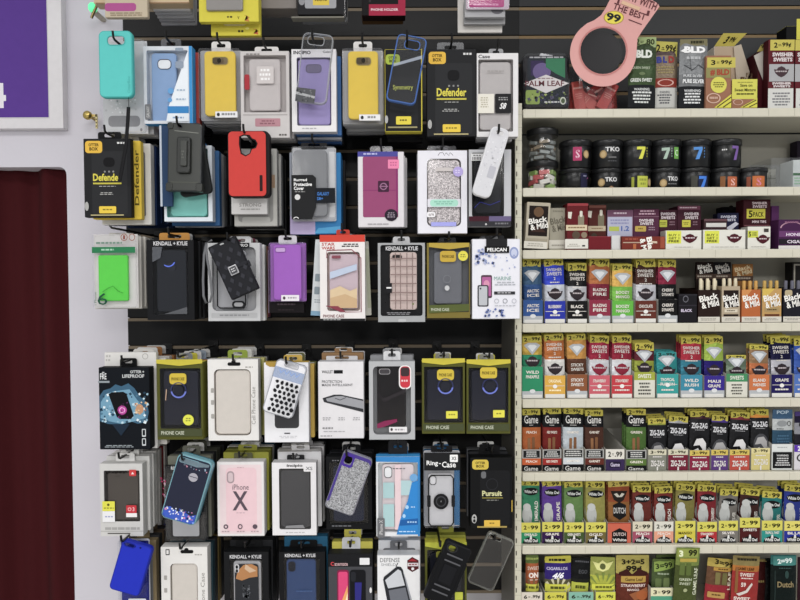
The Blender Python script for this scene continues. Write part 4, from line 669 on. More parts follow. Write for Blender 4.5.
pk(K, 'clear bag with a black header and a ring-holder case', (424, 452, 460.5, 530), yf=-.252, d=.02, front='b5b6b9', style='blister', tab=(.6, 5, '232326'), case={'r': (428, 474, 454, 527), 'col': 'c3c3c6', 'rad': .13, 'cut': ('x', 'd5d5d8', '222226')},
   dec=[('r', 455, 470, 460.5, 529, '2f6c9c'), ('r', 424, 470, 455, 529, '9fa0a4')], fdec=[('r', 424, 452, 460.5, 470, '27282b'), ('t', 'Ring', 426.5, 460, 438, 466, 'f0f0f0', .02), ('r', 438.8, 462.6, 441, 463.4, 'f0f0f0'), ('t', 'Case', 442, 461, 456, 467, 'f0f0f0', .02), ('rr', 450, 454, 458, 461.5, 'f0f0f0', .8), ('t', 'XS', 451.5, 456, 456.5, 459.5, '333336', .02), ('o', 441, 501.5, 7.6, 8, .9, '232427'), ('o', 441, 501.5, 5.2, 5.4, .2, '47484d'), ('l', [(428.5, 478), (428.5, 523), (431, 526.5), (451, 526.5), (453.5, 523), (453.5, 478), (451, 474.8), (431, 474.8), (428.5, 478)], 1.4, '26272a'), ('rr', 427, 495, 430.5, 507, '26272a', 1), ('rr', 451.5, 495, 455, 507, '26272a', 1)])
stack((425, 454, 462, 530), 'the ring-holder bag', G('2e6a99', 'blue', '8f9094', 'grey', '2b2c30', 'black'), kind='phone case bag', tabh=5)
x0, y0, x1, y1 = 470, 457, 512.5, 529
pk(K, 'black box with a yellow badge and pale lettering at the right end of fifth row', (470, 457, 512.5, 529), yf=-.25, d=.03, front='18191b', side='121314', tab=(.5, 9, '161618'), dec=[('rr', 480, 470, 510, 526, '222326', 3)] + OTB(472, 459, 16.5, 10, 'd2b83a') + [('rr', 481, 471, 486, 478, '6a6b6e', 2), ('o', 492, 484, 6, 6, .12, '34353a'), ('t', 'Pursuit', 482, 490.5, 502, 496, 'd3d29a', .03), ('r', 482, 497.5, 503, 498.2, 'a59a40'), ('b', 484, 499.5, 501, 501, 1, '8a8a86'), ('r', 477, 526.5, 507, 528.2, 'a8924a'), ('rr', 484, 520.5, 500, 527, 'e0b73a', .6), ('b', 488, 522.5, 496, 525, 1, '8a6f20'), ('e', 474, 519, 2.6, 4.6, 'b0b0ae'), ('e', 474, 517.5, 1, 1.2, '18191b'), ('e', 474, 521, 1.3, 1.6, '18191b'), ('r', 511.6, 500, 512.5, 512, 'c9a83a')])
stack((470, 455, 511, 528), 'the pale-lettered black box', G('2a2b2e', 'black', '55565a', 'grey'), tabh=6)

# ---- bottom row, cut by the picture's edge
pk(K, 'clear bag with a blue case behind the royal blue phone case', (117, 540, 148, 622), None, -.25, .014, 'bfc1cc', style='blister', hk=False, dec=[('r', 119, 542, 147, 620, '1a2590')], fdec=[('rr', 128, 599, 146, 612, 'e0e2ea', 1)])
loose('phone_case', 'plain royal blue phone case hanging tilted at the bottom left', 130.5, 568.5, 32, 53, 17, -.284, '1b2ec0', '1728a8', (.12, .035, .42, .10), [('o', .27, .067, .2, .045, .12, '0d1870'), ('e', .62, .06, .03, .018, '0d1870')], .14, .012, (124, 540), 'the royal blue case')
stack((118, 545, 150, 620), 'the royal blue case', G('8b7a5a', 'brown', '3a3a3d', 'charcoal', '5a4a38', 'dark brown', '2b2b2e', 'black'), kind='phone case bag')
pcase((161, 546, 208, 624), 'white box with a cream case and vertical lettering in the bottom row', 'Phone Case', (170, 563, 198, 618), (575, 588), extra=[('rr', 166, 548, 170, 554, '4a4a4d', .6), ('rr', 166.8, 549, 169.2, 553, 'e2e0dd', .3)])
hook(182, 547.5, -.25, 'the bottom row white box with cream case')
stack((162, 548, 209, 622), 'the bottom row cream case box', G('2f4a55', 'dark teal', '3a3b3e', 'charcoal', '6a5a30', 'brown', '2b2b2e', 'black'))
pk(K, 'black window box with an orange and dark marbled case in the bottom row', (224, 551, 269, 626), yf=-.25, d=.03, front='212225', side='1a1b1d', win=(230, 559, 263, 621), wcol='18191c', tab=(.6, 7, '1f2022'), case={'r': (233, 561, 261, 619), 'col': 'b0b0b2', 'rad': .12},
   dec=KK(230, 554, 262, 3.6), fdec=[('rr', 235, 563, 259, 618, '36383d', 3), ('p', [(236, 578), (242, 580), (250, 577), (258, 576), (258, 566), (252, 563), (244, 564), (238, 570)], 'b57f4e'), ('p', [(246, 563), (250, 566), (257, 570), (250, 572), (245, 568)], 'd0b090'), ('rr', 235, 563, 239.5, 572, 'c3c3c5', 2), ('e', 237.2, 566, 1.3, 1.8, '222225'), ('e', 237.2, 570, 1.3, 1.8, '222225'), ('dots', 243, 584, 250, 598, 30, 1.4, ['55585e', '66696f', '4a4d53'])])
stack((225, 545, 270, 622), 'the orange marbled case box', G('2b2c2f', 'black', '232427', 'black', '303135', 'charcoal'), tabh=6)
pk(K, 'black window box with a plain blue case in the bottom row', (279, 551, 325.5, 626), yf=-.25, d=.03, front='1f2023', side='18191b', win=(284, 558, 320, 622), wcol='17181b', tab=(.6, 7, '1b1c1e'), case={'r': (286, 559, 316, 620), 'col': '2c4675', 'rad': .12, 'cut': ('x', '141a2c', '22304e')}, dec=KK(285, 552.8, 316, 3.4), fdec=[('b', 296, 590, 314, 592, 1, '4a6494')])
stack((281, 541, 327, 620), 'the plain blue case box', G('1f5a7a', 'blue edged', '3a3c40', 'charcoal', '232427', 'black'), tabh=6)
pk(K, 'grey box with a glowing pink phone picture in the bottom row', (328, 553, 373, 628), yf=-.25, d=.03, front='4a4b50', side='26272a', tab=(.42, 12, 'cbccce'), dec=[('r', 328, 553, 373, 566, '232428'), ('t', 'C', 330.5, 561, 334, 565, 'd8404a', .03), ('t', 'asemate', 334.5, 561.6, 348, 565, 'd8b0b4', .01), ('rr', 360, 557, 370, 564, 'e6e6e8', .6), ('rr', 337, 569, 349, 626, '8a1f4a', 3), ('rr', 338.3, 571, 347.7, 624, 'e0407a', 2), ('p', [(347.7, 585), (347.7, 624), (342, 624), (342, 600)], 'f0a860'), ('p', [(347.7, 592), (347.7, 624), (345, 624), (345, 602)], 'f8e8c0'), ('rr', 350, 569, 366, 626, '1d1e24', 3), ('p', [(355, 582), (362, 582), (360, 626), (355, 626)], '33308a'), ('e', 371, 590, 1.2, 3, 'e0e0e0'), ('rr', 351, 571, 356, 581, '2e3038', 2)])
stack((330, 546, 373, 625), 'the pink phone picture box', G('c9c04a', 'yellow edged', '303135', 'charcoal', '232427', 'black'), tabh=12)
pk(K, 'white box with a red hexagon emblem and a drawn phone in the bottom row', (377, 554, 420.5, 628), yf=-.25, d=.028, front='e6e6e8', side='c3c3c6', tab=(.4, 10, '6a6b6f'), dec=[('t', 'DEFENSE', 380, 557, 400, 561.3, '55565a', .0), ('t', 'SHIELD', 381, 562.5, 396, 565.2, '8a8b8f', .0), ('l', [(396, 566), (398, 562)], .8, '222225'), ('p', [(412.5, 556), (419, 559.5), (419, 568), (412.5, 571.5), (407.5, 568), (407.5, 559.5)], '5f2028'), ('p', [(412.7, 557.5), (417.5, 560.3), (407.9, 560.3)], 'a82a34'), ('r', 407.8, 562, 418.7, 565.4, 'd8d0d2'), ('b', 408.3, 562.7, 418, 564.8, 1, '8a2a34'), ('e', 413, 568, 1.5, 1.5, 'e6e6e8'),
   ('p', [(383, 579), (384, 576), (397, 565.5), (401, 566), (403, 569), (418, 628), (392, 628)], '33353b'), ('p', [(385, 579.5), (398, 568.5), (401, 570), (405, 585), (388, 588)], 'c9ccd2'), ('p', [(388.5, 590), (405.5, 587), (415, 628), (395, 628)], '6d7079'), ('p', [(403, 570), (406, 578), (419.5, 628), (417, 628)], '9a9da6')])
stack((378, 545, 421, 625), 'the red hexagon box', G('d5d5d8', 'white', 'bfbfc2', 'pale grey', '2a2b2e', 'black'), tabh=8)
pk(K, 'yellow-lidded box behind the rugged black case in the bottom row', (425, 542, 467, 626), None, -.246, .03, '5d5f22', side='6a6b28', top='b9b42c', hk=False, win=(427, 549, 465, 618), wcol='1c1d22', fdec=[('p', [(425, 541), (467, 541), (467, 545), (446, 549), (425, 545)], 'b5b92e'), ('rr', 455, 592, 463, 600, 'c9cf3a', .5), ('rr', 436, 550, 448, 557, '8a8a2a', 2)], case={'r': (430, 553, 462, 616), 'col': '222430', 'rad': .1})
t, w_, h_ = loose('phone_case', 'rugged black phone case hanging tilted at the bottom', 447.5, 574, 28, 64, 23, -.29, '1b1c20', '222327', (.16, .05, .42, .13), [('o', .29, .09, .2, .07, .15, '3a3b40'), ('e', .3, .12, .1, .03, '55561f')], .13, .016, (440, 545), 'the rugged black case')
mb = MB()
for v in (.2, .3, .72, .82): mb.slab(0, h_ * (1 - v), w_ * .62, h_ * .022, -.0022, .0005, .001, '55565b:g', .0006)
mb.slab(0, h_ * .49, w_ * .5, h_ * .3, -.002, .0005, .003, '222328', .0008); mb.slab(-.47 * w_, h_ * .5, w_ * .12, h_ * .5, -.001, .012, .002, '1a1b1f', .001); mb.slab(.47 * w_, h_ * .5, w_ * .12, h_ * .5, -.001, .012, .002, '1a1b1f', .001); mb.build('raised_ribs', t)
stack((427, 541, 469, 622), 'the rugged black case', G('8f9030', 'olive-yellow', '2b2b24', 'black'), yf=-.212)
loose('phone_case', 'thin clear phone case hanging tilted at the bottom right of the hooks', 491, 562, 29, 57, 24, -.262, 'film', '8f9088:t', (.1, .04, .5, .1), [], .16, .009, (494, 539), 'the thin clear case')
# ================================================================== SHELVING WITH SMALL PACKAGES
YL = -.195; YF = -.186; YB = -.012
xp0 = P(514.5, 330, YF).x; xp1 = P(521.5, 330, YF).x; XR = 1.32
unit = thing('display_shelving', 'cream metal shelving full of small packages on the right half of the photo', 'shelving', (xp0, YF, 0))
ox = xp0
def zl(py): return P(660, py, YL).z
ztop = P(520, 104, YF).z
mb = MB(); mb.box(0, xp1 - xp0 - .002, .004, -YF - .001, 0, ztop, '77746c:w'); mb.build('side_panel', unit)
mb = MB(); mb.box(.0005, xp1 - xp0 - .001, -.006, .004, 0, ztop, 'cdc9b4:g')
for k in range(0, 60):
    z = ztop - .02 - k * .0305
    if z > .3: mb.box(.0025, .0050, -.0063, .0, z, z + .011, '4a473c')
    if z > .3: mb.box(.0005, xp1 - xp0 - .001, -.0062, .0, z - .0068, z - .0062, 'a5a18e')
mb.build('upright', unit)
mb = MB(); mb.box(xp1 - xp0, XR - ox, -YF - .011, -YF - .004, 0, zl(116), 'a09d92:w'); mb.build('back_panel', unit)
LT = [108.2, 187, 249.3, 323, 398.7, 472.2, 545.2, 622]
ZS = []
for i, py in enumerate(LT):
    z = zl(py); ZS.append(z)
    mb = MB(); mb.box(xp1 - ox, XR - ox, .0, -YF - .011, z - .014, z - .001, 'c3bfae:w'); sh = mb.build('shelf', unit)
    mb = MB(); mb.slab((xp1 + .001 + XR) / 2 - ox, z - .0109, XR - xp1 - .001, .021, YL - YF, -.0005, .003, 'd0cbb8:g', .002)
    x = xp1 - ox + .03
    while x < XR - ox - .05:
        mb.box(x, x + .0006, YL - YF - .0003, YL - YF + .001, z - .019, z - .002, 'a9a593'); x += .0615 if i else .0615
    mb.build('price_rail', sh)

SHN = ['top shelf', 'second shelf', 'third shelf', 'fourth shelf', 'fifth shelf', 'sixth shelf', 'seventh shelf', 'bottom shelf']
def price(x0, y0, x1, y1, t, col='2b2814', bg=None):
    o = [('r', x0, y0, x1, y1, bg)] if bg else []
    w = x1 - x0; h = y1 - y0; a, b = t.split('=')
    ya, yb = y0 + h * .2, y1 - h * .2
    return o + [('t', a, x0 + w * .08, ya, x0 + w * .26, yb, col, .03), ('b', x0 + w * .3, y0 + h * .38, x0 + w * .45, y1 - h * .34, 2, col), ('t', b, x0 + w * .48, ya, x0 + w * .93, yb, col, .03)]
def pouch(label, rect, y, bands, hdr=None, decs=(), bul=.0035, tilt=0, lean=-3, group=None, name='foil_pouch', cat='pouch', z0=None):
    loc, w, h = frame_of(rect, y, tilt)
    if z0 is not None:
        h += loc.z - z0; loc = Vector((loc.x, loc.y, z0)); up = [q for q in ZS if q > z0 + .03]
        if up and lean <= 0: h = min(h, min(up) - .0195 - z0)
    t = thing(name, label, cat, loc, (R(lean), R(tilt), 0), group)
    hv = (hdr[0] if hdr else 0); rect = (rect[0], rect[1], rect[2], rect[1] + h / S(y)); pa, pb, ra = random.uniform(0, 6), random.uniform(0, 6), R(random.uniform(-3.5, 3.5))
    def ys(u, v): return .0007 * math.sin(u * 8 + pa) * math.sin(v * 13 + pb) - bul * (1 - min(1, abs(2 * u - 1)) ** 4) * max(0, math.sin(PI * min(1, max(0, (v - hv * .6) / (1 - hv * .6))))) ** .5
    mb = MB(); nx = 8; prev = hv * .5; vs_ = []
    for ve, col in bands:
        n = max(1, int((ve - prev) * 12)); rows = [prev + (ve - prev) * k / n for k in range(n + 1)]
        for sgn in (1, -1):
            pts = [((u_ / nx - .5) * w, ys(u_ / nx, v) * sgn - .0004 * sgn, (1 - v) * h) for v in rows for u_ in range(nx + 1)]
            mb.add(pts, [(b * (nx + 1) + a, b * (nx + 1) + a + 1, (b + 1) * (nx + 1) + a + 1, (b + 1) * (nx + 1) + a) for b in range(n) for a in range(nx)], col, True)
        prev = ve
    decor(mb, within(decs, *rect), w, h, -.0004, ys, .0005); mb.v = [(max(-w * .5, min(w * .5, p)), q, max(0, min(h, r_))) for p, q, r_ in mb.v]; mb.build('sleeve', t)
    if hdr:
        m2 = MB(); hw = w * (hdr[3] if len(hdr) > 3 else .98)
        m2.slab(0, h * (1 - hv / 2), hw, h * hv, -.0014, .0012, .0015, hdr[1], .0005)
        x0, y0, x1, y1 = rect; hy = y0 + (y1 - y0) * hv
        decor(m2, within(hdr[2], *rect), w, h, -.0014); zc0 = h * (1 - hv / 2)
        m2.v = [(p * math.cos(ra) + (r_ - zc0) * math.sin(ra), q, zc0 - p * math.sin(ra) + (r_ - zc0) * math.cos(ra)) for p, q, r_ in m2.v]; m2.build('price_header', t)
    return t, w, h
def tray(label, x0, x1, ct, shelf, decs, col, y=-.182, depth=.148, side='b5b2a9', back=.35, group=None, yb=None):
    s = S(y); zb = ZS[shelf]; yb = yb or LT[shelf]
    ym = (ct + yb) / 2; xa = max(P(x0 + .7, ym, y).x, xp1 + .001); xb = P(x1 - .7, ym, y).x; w = xb - xa; h = (yb - ct) * s
    t = thing('display_carton', label, 'carton', ((xa + xb) / 2, y, zb + .0003), group=group)
    mb = MB(); mb.box(-w / 2, w / 2, .0016, depth, 0, .0012, side)
    for x in (-w / 2, w / 2 - .0012):
        hb = h * (1 + back)
        vs = [(x, .0016, 0), (x, depth, 0), (x, depth, hb), (x, .0016, h)]; vs += [(a + .0012, b, c) for a, b, c in vs]
        mb.add(vs, [(0, 1, 2, 3), (4, 7, 6, 5), (0, 4, 5, 1), (1, 5, 6, 2), (2, 6, 7, 3), (3, 7, 4, 0)], side)
    mb.box(-w / 2 + .0012, w / 2 - .0012, depth - .0012, depth, .0012, h * (1 + back), side); mb.build('tray', t)
    m2 = MB(); m2.box(-w / 2, w / 2, 0, .0015, 0, h, side, front=col); decor(m2, within(decs, x0, ct, x1, yb), w, h, 0); m2.v = [(a, b, max(c, 0)) for a, b, c in m2.v]; m2.build('front_panel', t)
    return t
def behind(t, n, ref, dy=.0135, dz=.002, group=None):
    for k in range(n):
        copy_thing(t, '%s pouch behind %s' % (ORD[k], ref), (random.uniform(-.0012, .0012), dy * (k + 1), dz * (k + 1)), None, group)
def shield(x, y, a, b, c): return ('p', [(x - a, y - b * .45), (x - a * .6, y - b * .4), (x - a * .45, y - b * .75), (x, y - b), (x + a * .45, y - b * .75), (x + a * .6, y - b * .4), (x + a, y - b * .45), (x + a * .8, y + b * .25), (x + a * .4, y + b * .75), (x, y + b), (x - a * .4, y + b * .75), (x - a * .8, y + b * .25)], c)
def gem(x, y, a, b, c): return ('p', [(x - a, y - b * .6), (x - a * .5, y - b), (x + a * .5, y - b), (x + a, y - b * .6), (x, y + b)], c)

# ---- fourth and fifth shelves: trays of two-pack pouches
YE = 'bdb13f'
def sweets(shelf, n, x0, x1, pt, ct, nm, body, low, ccol, ctext, kind, hv, price_t='2=99¢', hcol=YE, tcol='dcd6ce', silver=True, nb=2, ps=0, btext=None, lowtext=None):
    yb = LT[shelf]; cx = (x0 + x1) / 2; W = x1 - x0
    hy = pt + hv; m = pt + (ct - pt) * .62
    d = []
    if kind == 'gem': d += [gem(cx, (hy + m) / 2, W * .38, 6, 'a9adb2'), gem(cx, (hy + m) / 2 - .5, W * .22, 3.6, 'd0d3d6')]
    else: d += [('t', 'SWISHER', x0 + 3, hy + 2, x1 - 3, hy + 5, 'd3cdc6', .015), ('t', 'SWEETS', x0 + 3.5, hy + 6, x1 - 3.5, hy + 9.5, 'd3cdc6', .015), ('t', '2', cx - 1, hy + 11, cx + 1, hy + 14, 'd3cdc6', .015), ('b', x0 + 4, hy + 15.5, x1 - 4, hy + 17.5, 1, 'cfcac4')]
    if lowtext: 
        for i, q in enumerate(lowtext): d.append(('t', q, x0 + 4.5, m + 4 + i * 4.4, x1 - 4.5, m + 7 + i * 4.4, tcol, .02))
    else: d += [shield(cx, m + (ct - m) * .5 + 1, W * .36, 6, '3a3036' if kind != 'red' else '8a2038'), ('b', cx - W * .28, m + (ct - m) * .5 - 1.5, cx + W * .28, m + (ct - m) * .5 + 1, 1, 'b9aeb2')]
    rect = (x0 + 1.2 + ps, pt, x1 - 1.2 + ps, yb - 1); H = yb - 1 - pt
    ref = 'the %s one, %s tray, %s' % (nm, ORD[n], SHN[shelf])
    t, _, _ = pouch('%s pouch with price header in the %s tray of the %s' % (nm, ORD[n], SHN[shelf]), rect, -.170, [((m - pt) / H, body + ':f'), (1, low + ':f')], (hv / H, hcol, price(x0 + 1.5, pt, x1 - 1.5, hy, price_t)), d, tilt=random.uniform(-1.8, 1.8), z0=ZS[shelf] + .003)
    behind(t, nb, ref, group='pouches of the %s tray, %s' % (ORD[n], SHN[shelf]))
    c = []
    if ctext and ctext[0] == 'WARN': c = [('r', x0, ct, x1, ct + 8, ctext[1]), ('r', x0, ct + 8, x1, yb, 'd5d3c6'), ('t', ctext[2], x0 + 4, ct + 2, x1 - 4, ct + 6, 'e6e6da', .02), ('b', x0 + 4, ct + 10, x1 - 4, yb - 2, 4, '55534c')]
    else:
        for i, q in enumerate(ctext): c.append(('t', q, x0 + 4, ct + 4 + i * 4.6, x1 - 4, ct + 7.2 + i * 4.6, tcol, .03))
        if silver: c += [('r', x0, yb - 7, x1, yb, 'b0b4b8'), ('e', cx, yb - 7, 3, 2, 'd6d8da'), ('r', x0 + 1, yb - 3.5, x1 - 1, yb, 'd9d8d4')]
        else: c += [('r', x0 + 1, ct + 10.2, x1 - 1, ct + 10.7, 'd9d4cc'), ('e', cx, ct + 11, 2.4, 2, 'e8e6e2'), ('b', x0 + 3, yb - 9, x1 - 3, yb - 6, 1, tcol), ('r', x0 + .6, yb - 4, x1 - .6, yb, 'dcdad4')]
    tray('%s display tray, %s from the left on the %s' % (nm, ORD[n], SHN[shelf]), x0, x1, ct, shelf, c, ccol)
D4 = [(522.5, 543.5, 256.5, 300, 'steel blue', '33506c', '28497a', '2d5391', ['ARCTIC', 'ICE'], 'gem', 8.5, dict(lowtext=['ARCTIC', 'ICE'])),
      (544, 566, 258.5, 301, 'royal blue', '2a3cb0', 'b9bdc6', '2634a6', ['BLUEBERRY'], 't', 7.5, dict(silver=False)),
      (566.5, 588, 263, 301, 'black', '1d1d20', 'b5b5ba', '1c1c1e', ['BLACK'], 't', 8, dict(silver=False)),
      (588.5, 611, 258, 300, 'bronze and wine red', '9c5c31', '7a2336', '8c2a42', ['BLAZING', 'FIRE'], 'gem', 8.5, dict(lowtext=['BLAZING', 'FIRE'])),
      (611.5, 634, 264, 301, 'gold and green', 'c49a44', '6dab3c', '5bb036', ['BOOZY', 'MANGO'], 'gem', 7, dict(lowtext=['BOOZY', 'MANGO'])),
      (634.5, 657, 259, 301, 'chocolate brown', '4a2b24', 'b9b9bf', '6b3227', ['CHOCOLATE'], 't', 8.5, dict(silver=False, ps=.5)),
      (657.5, 678, 259.5, 300, 'cherry red and black', '80203a', '202022', '19191b', ['CHERRY', 'DYNAMITE'], 'gem', 8, dict(lowtext=['CHERRY', 'DYNAMITE']))]
for n, (x0, x1, pt, ct, nm, b, l, c, ctx, kd, hv, kw) in enumerate(D4): sweets(3, n, x0, x1, pt, ct, nm, b, l, c, ctx, kd, hv, **kw)
D5 = [(521.5, 543.5, 336, 367, 'gold and green', 'ad8f33', '1f7a58', '228a60', ['DIAM.' if 0 else 'WILD', 'PINEAPPLE'], 'gem', 6.5, dict()),
      (544, 566, 334, 376, 'bronze with white', 'a8602c', 'd2cfcb', 'd9a638', ['ORIGINAL'], 't', 7, dict(silver=False, tcol='f6e6b8')),
      (566.5, 588, 334, 375, 'orange-gold and brown', 'b5813a', '5f3b2a', '8a5230', ['STICKY', 'SWEETS'], 'gem', 6.5, dict(price_t='2=79¢', lowtext=['STICKY', 'SWEETS'])),
      (588.5, 610.5, 335.5, 376, 'crimson', '8f1f38', 'c9c9ce', 'c95a68', ['STRAWBERRY'], 'red', 8, dict(silver=False)),
      (611, 633, 335.5, 376, 'dark red', '8a1d34', 'd0d0d4', 'c33640', ['STRAWBERRY'], 'red', 8, dict(silver=False)),
      (633.5, 655.5, 342.5, 373, 'maroon and olive', '5f1f2c', '8b9431', 'b5b83c', ['WARN', '9da62f', 'SWEETS'], 'gem', 9, dict()),
      (656, 679, 352, 375, 'teal', '1f7f80', '1f7f80', '2a9a96', ['TROPICAL', 'FUSION'], 'gem', 5, dict(silver=False, price_t='2=99¢', hcol='2b8a8c')),
      (680, 703, 336.5, 376, 'red and teal', 'a02638', '2a7488', '2f86a0', ['WILD', 'RUSH'], 't', 8, dict(price_t='2=99¢')),
      (703.5, 725, 336.5, 377, 'lime green and purple', '8fa83a', '2c2078', '3a2a92', ['MAUI', 'GRAPE'], 'gem', 8, dict(price_t='2=99¢')),
      (725.5, 748, 355, 375, 'pale green', '5a6a58', '6a7a68', '4d8a5c', ['WARN', '3f8a5a', 'SWEETS'], 'gem', 4, dict(nb=0)),
      (748.5, 770, 345, 376, 'copper', '8a6a4a', 'b5683c', 'c86f3c', ['ISLAND', 'MADNESS'], 'gem', 5, dict(nb=1)),
      (770.5, 793, 336, 376, 'navy', '1c1a44', 'b5b4bc', '241c66', ['GRAPE'], 't', 8, dict(silver=False)),
      (793.5, 815, 338, 376, 'mid blue', '2a4a9a', '3a5aa8', '4a6fb8', ['WINTER'], 'gem', 8, dict(silver=False))]
for n, (x0, x1, pt, ct, nm, b, l, c, ctx, kd, hv, kw) in enumerate(D5): sweets(4, n, x0, x1, pt, ct, nm, b, l, c, ctx, kd, hv, **kw)

# ---- plain boxes
def bx(name, label, rect, shelf, col, decs=(), y=-.183, d=.05, side=None, top=None, tilt=0, cat='box', z=None, rz=0, group=None):
    loc, w, h = frame_of(rect, y, tilt)
    zb = ZS[shelf] if z is None else z
    if z != 'keep': h = h + (loc.z - zb) if not tilt else h; loc = Vector((loc.x, loc.y, zb if not tilt else loc.z))
    t = thing(name, label, cat, loc, (0, R(tilt), R(rz)), group)
    mb = MB(); mb.slab(0, h / 2, w, h, 0, d, .0012, side or col, .0008, 2); mb.box(-w / 2 + .0009, w / 2 - .0009, -.0001, .0006, .0009, h - .0009, col)
    if top: mb.box(-w / 2 + .0009, w / 2 - .0009, .001, d - .001, h - .0006, h + .0003, top)
    decor(mb, within(decs, rect[0], rect[1], rect[2], rect[1] + h / S(y)), w, h, -.0001); mb.build('body', t)
    return t, w, h, loc
def BM(x0, y0, x1, y1, c='f0ede6', rot=-12):
    h = y1 - y0
    return [('t', 'Black', x0, y0, x1, y0 + h * .48, c, .03, rot), ('t', '& Mild', x0 + (x1 - x0) * .12, y0 + h * .5, x1 + (x1 - x0) * .05, y1, c, .03, rot)]
# fourth shelf, right: cigar cartons
bx('small_box', 'small black box with a purple-white band between cherry tray and cigar cartons', (678.5, 294, 697, 322.5), 3, '232127', [('r', 679, 305, 696.5, 306, '3a3640'), ('t', 'BLACK', 681, 309, 692, 312, 'd5c9e0', .03), ('o', 685.5, 299, 2.8, 3.4, .25, '6a6a72'), ('r', 679, 294.6, 697, 295.4, '3c3a42')], d=.06)
CG = [(697.5, 720.5, 290.5, 'dark brown', '33201b', [], 'e2d6b8'), (721, 740.5, 287, 'beige', 'b09f85', [('r', 723, 291, 739, 308, '2c1d1a'), ('r', 724, 310, 738, 313, 'd5cbb5'), ('b', 725, 310.6, 737, 312.5, 1, '6a5c4a'), ('r', 723, 315, 739, 317, '2c1d1a')], 'ded2b4'),
      (741, 761, 290.5, 'orange', 'b4602c', [('p', [(741, 290.5), (752, 290.5), (741, 303)], 'cf8a4a')], 'd0a052'), (761.5, 782, 289.5, 'golden tan', 'bf9656', [('p', [(761.5, 289.5), (775, 289.5), (761.5, 302)], 'd2b24a'), ('r', 764, 308, 780, 313, 'a98d5c'), ('b', 766, 309.5, 778, 312, 1, '5f4c2c'), ('r', 764, 315, 780, 317, '6a3a24')], 'c9a452'), (782.5, 804, 290, 'blue-black', '24242f', [('rr', 784, 291, 792, 297, 'b5a582', 2)], '6a6a78')]
for i, (x0, x1, ct, nm, c, dd, cig) in enumerate(CG):
    tray('%s cigar carton with white slanted lettering on the fourth shelf' % nm, x0, x1, ct, 3, dd + BM(x0 + 1, 295, x1 - 2, 308) + [('r', x0, 317.5, x1, 323, 'd3cec2'), ('b', x0 + 1, 318.8, x1 - 2, 321.5, 2, '9a958a')], c, side='a5957a' if i in (1, 3) else c, back=.05, depth=.10)
    for k in range(6):
        p = P(x0 + (x1 - x0) * (.13 + .148 * k), 300, -.165); hh = (LT[3] - (281.5 if i in (2, 3, 4) else 279 + (k % 2) * 2)) * S(-.165) - .003
        t = thing('wrapped_cigar', 'cream-tipped wrapped cigar, %s in the %s cigar carton' % (ORD[k], nm), 'cigar', (p.x, -.165 + (k % 2) * .011, ZS[3] + .002), group='wrapped cigars on the fourth shelf')
        mb = MB(); mb.lathe([(.0036, 0), (.004, .004), (.004, hh * .72)], '7a4f2c' if i != 4 else '3a3440', n=12); mb.build('wrapper', t)
        mb = MB(); mb.lathe([(.0039, hh * .72), (.0038, hh - .003), (.003, hh)], cig, n=12); mb.build('tip', t)
for (x0, y0, x1, y1, nm, c, tc, rf) in ((696, 262, 713.5, 279, 'dark brown', '30201c', 'f0ede6', -10), (713.8, 262, 731, 279, 'black', '232024', 'c9c6c0', -14), (733, 264, 753, 281, 'orange-brown', '9c6a34', 'dcc9a0', -14)):
    p = P((x0 + x1) / 2, y1, -.1); s = S(-.1)
    t, *_ = bx('carton_lid', 'raised %s carton lid with slanted lettering behind the cigar cartons' % nm, (x0, y0, x1, y1), 3, c, BM(x0 + 1.5, y0 + 2, x1 - 2, y0 + 11, tc, rf) + [('r', x0, y1 - 5, x1, y1, '5a463c'), ('b', x0 + 1, y1 - 4, x1 - 2, y1 - 1, 1, 'b5a898')], y=-.112, d=.006, rz=0, cat='carton')
bx('framed_box', 'black box with a grey border peeking at the right edge of fourth shelf', (792, 262, 812, 300), 3, '2a2726', [('r', 793.5, 264, 795, 300, 'a9a59a'), ('r', 793.5, 264, 812, 265.5, 'a9a59a'), ('r', 795, 290, 812, 291.5, 'a9a59a')], y=-.075, d=.03)

# third shelf
t, w_, h_, l_ = bx('cigar_box', 'cream box with a dark panel and white slanted lettering, leftmost on third shelf', (526, 202.5, 549.5, 248), 2, 'b5ac98', [('r', 528.5, 206, 547.5, 236, '2b1f1b'), ('e', 538, 212, 5, 5, '6a4f38'), ('p', [(531, 232), (538, 224), (546, 232)], '4a3028')] + BM(528, 217.5, 547, 229) + [('r', 527, 238.5, 548, 241, 'a09884'), ('r', 525, 241.5, 548, 248.5, 'd8d4c8'), ('b', 527, 243, 546, 247, 2, 'a9a598')], y=-.184, d=.03, tilt=3)
bx('cigar_box', 'grey-beige box with faded slanted lettering, second on the third shelf', (549.5, 208, 567.5, 248.5), 2, 'a29d8c', BM(550, 217, 566, 231, '6f6a5c') + [('b', 551, 210, 565, 213, 1, '8a8576'), ('r', 549, 240, 567.5, 248.5, 'd3cfc3'), ('b', 551, 244, 565, 247, 1, 'a09b8f')], y=-.165, d=.05)
def bottles(x, y, c='b9b39c'): return [('rr', x, y, x + 6, y + 14, c, 2), ('rr', x + 1.6, y - 4, x + 4.4, y + 2, 'd8d3c5', 1), ('p', [(x - 10, y - 3), (x - 6, y - 3), (x - 7, y + 4), (x - 10, y + 3)], 'd8d3c5')]
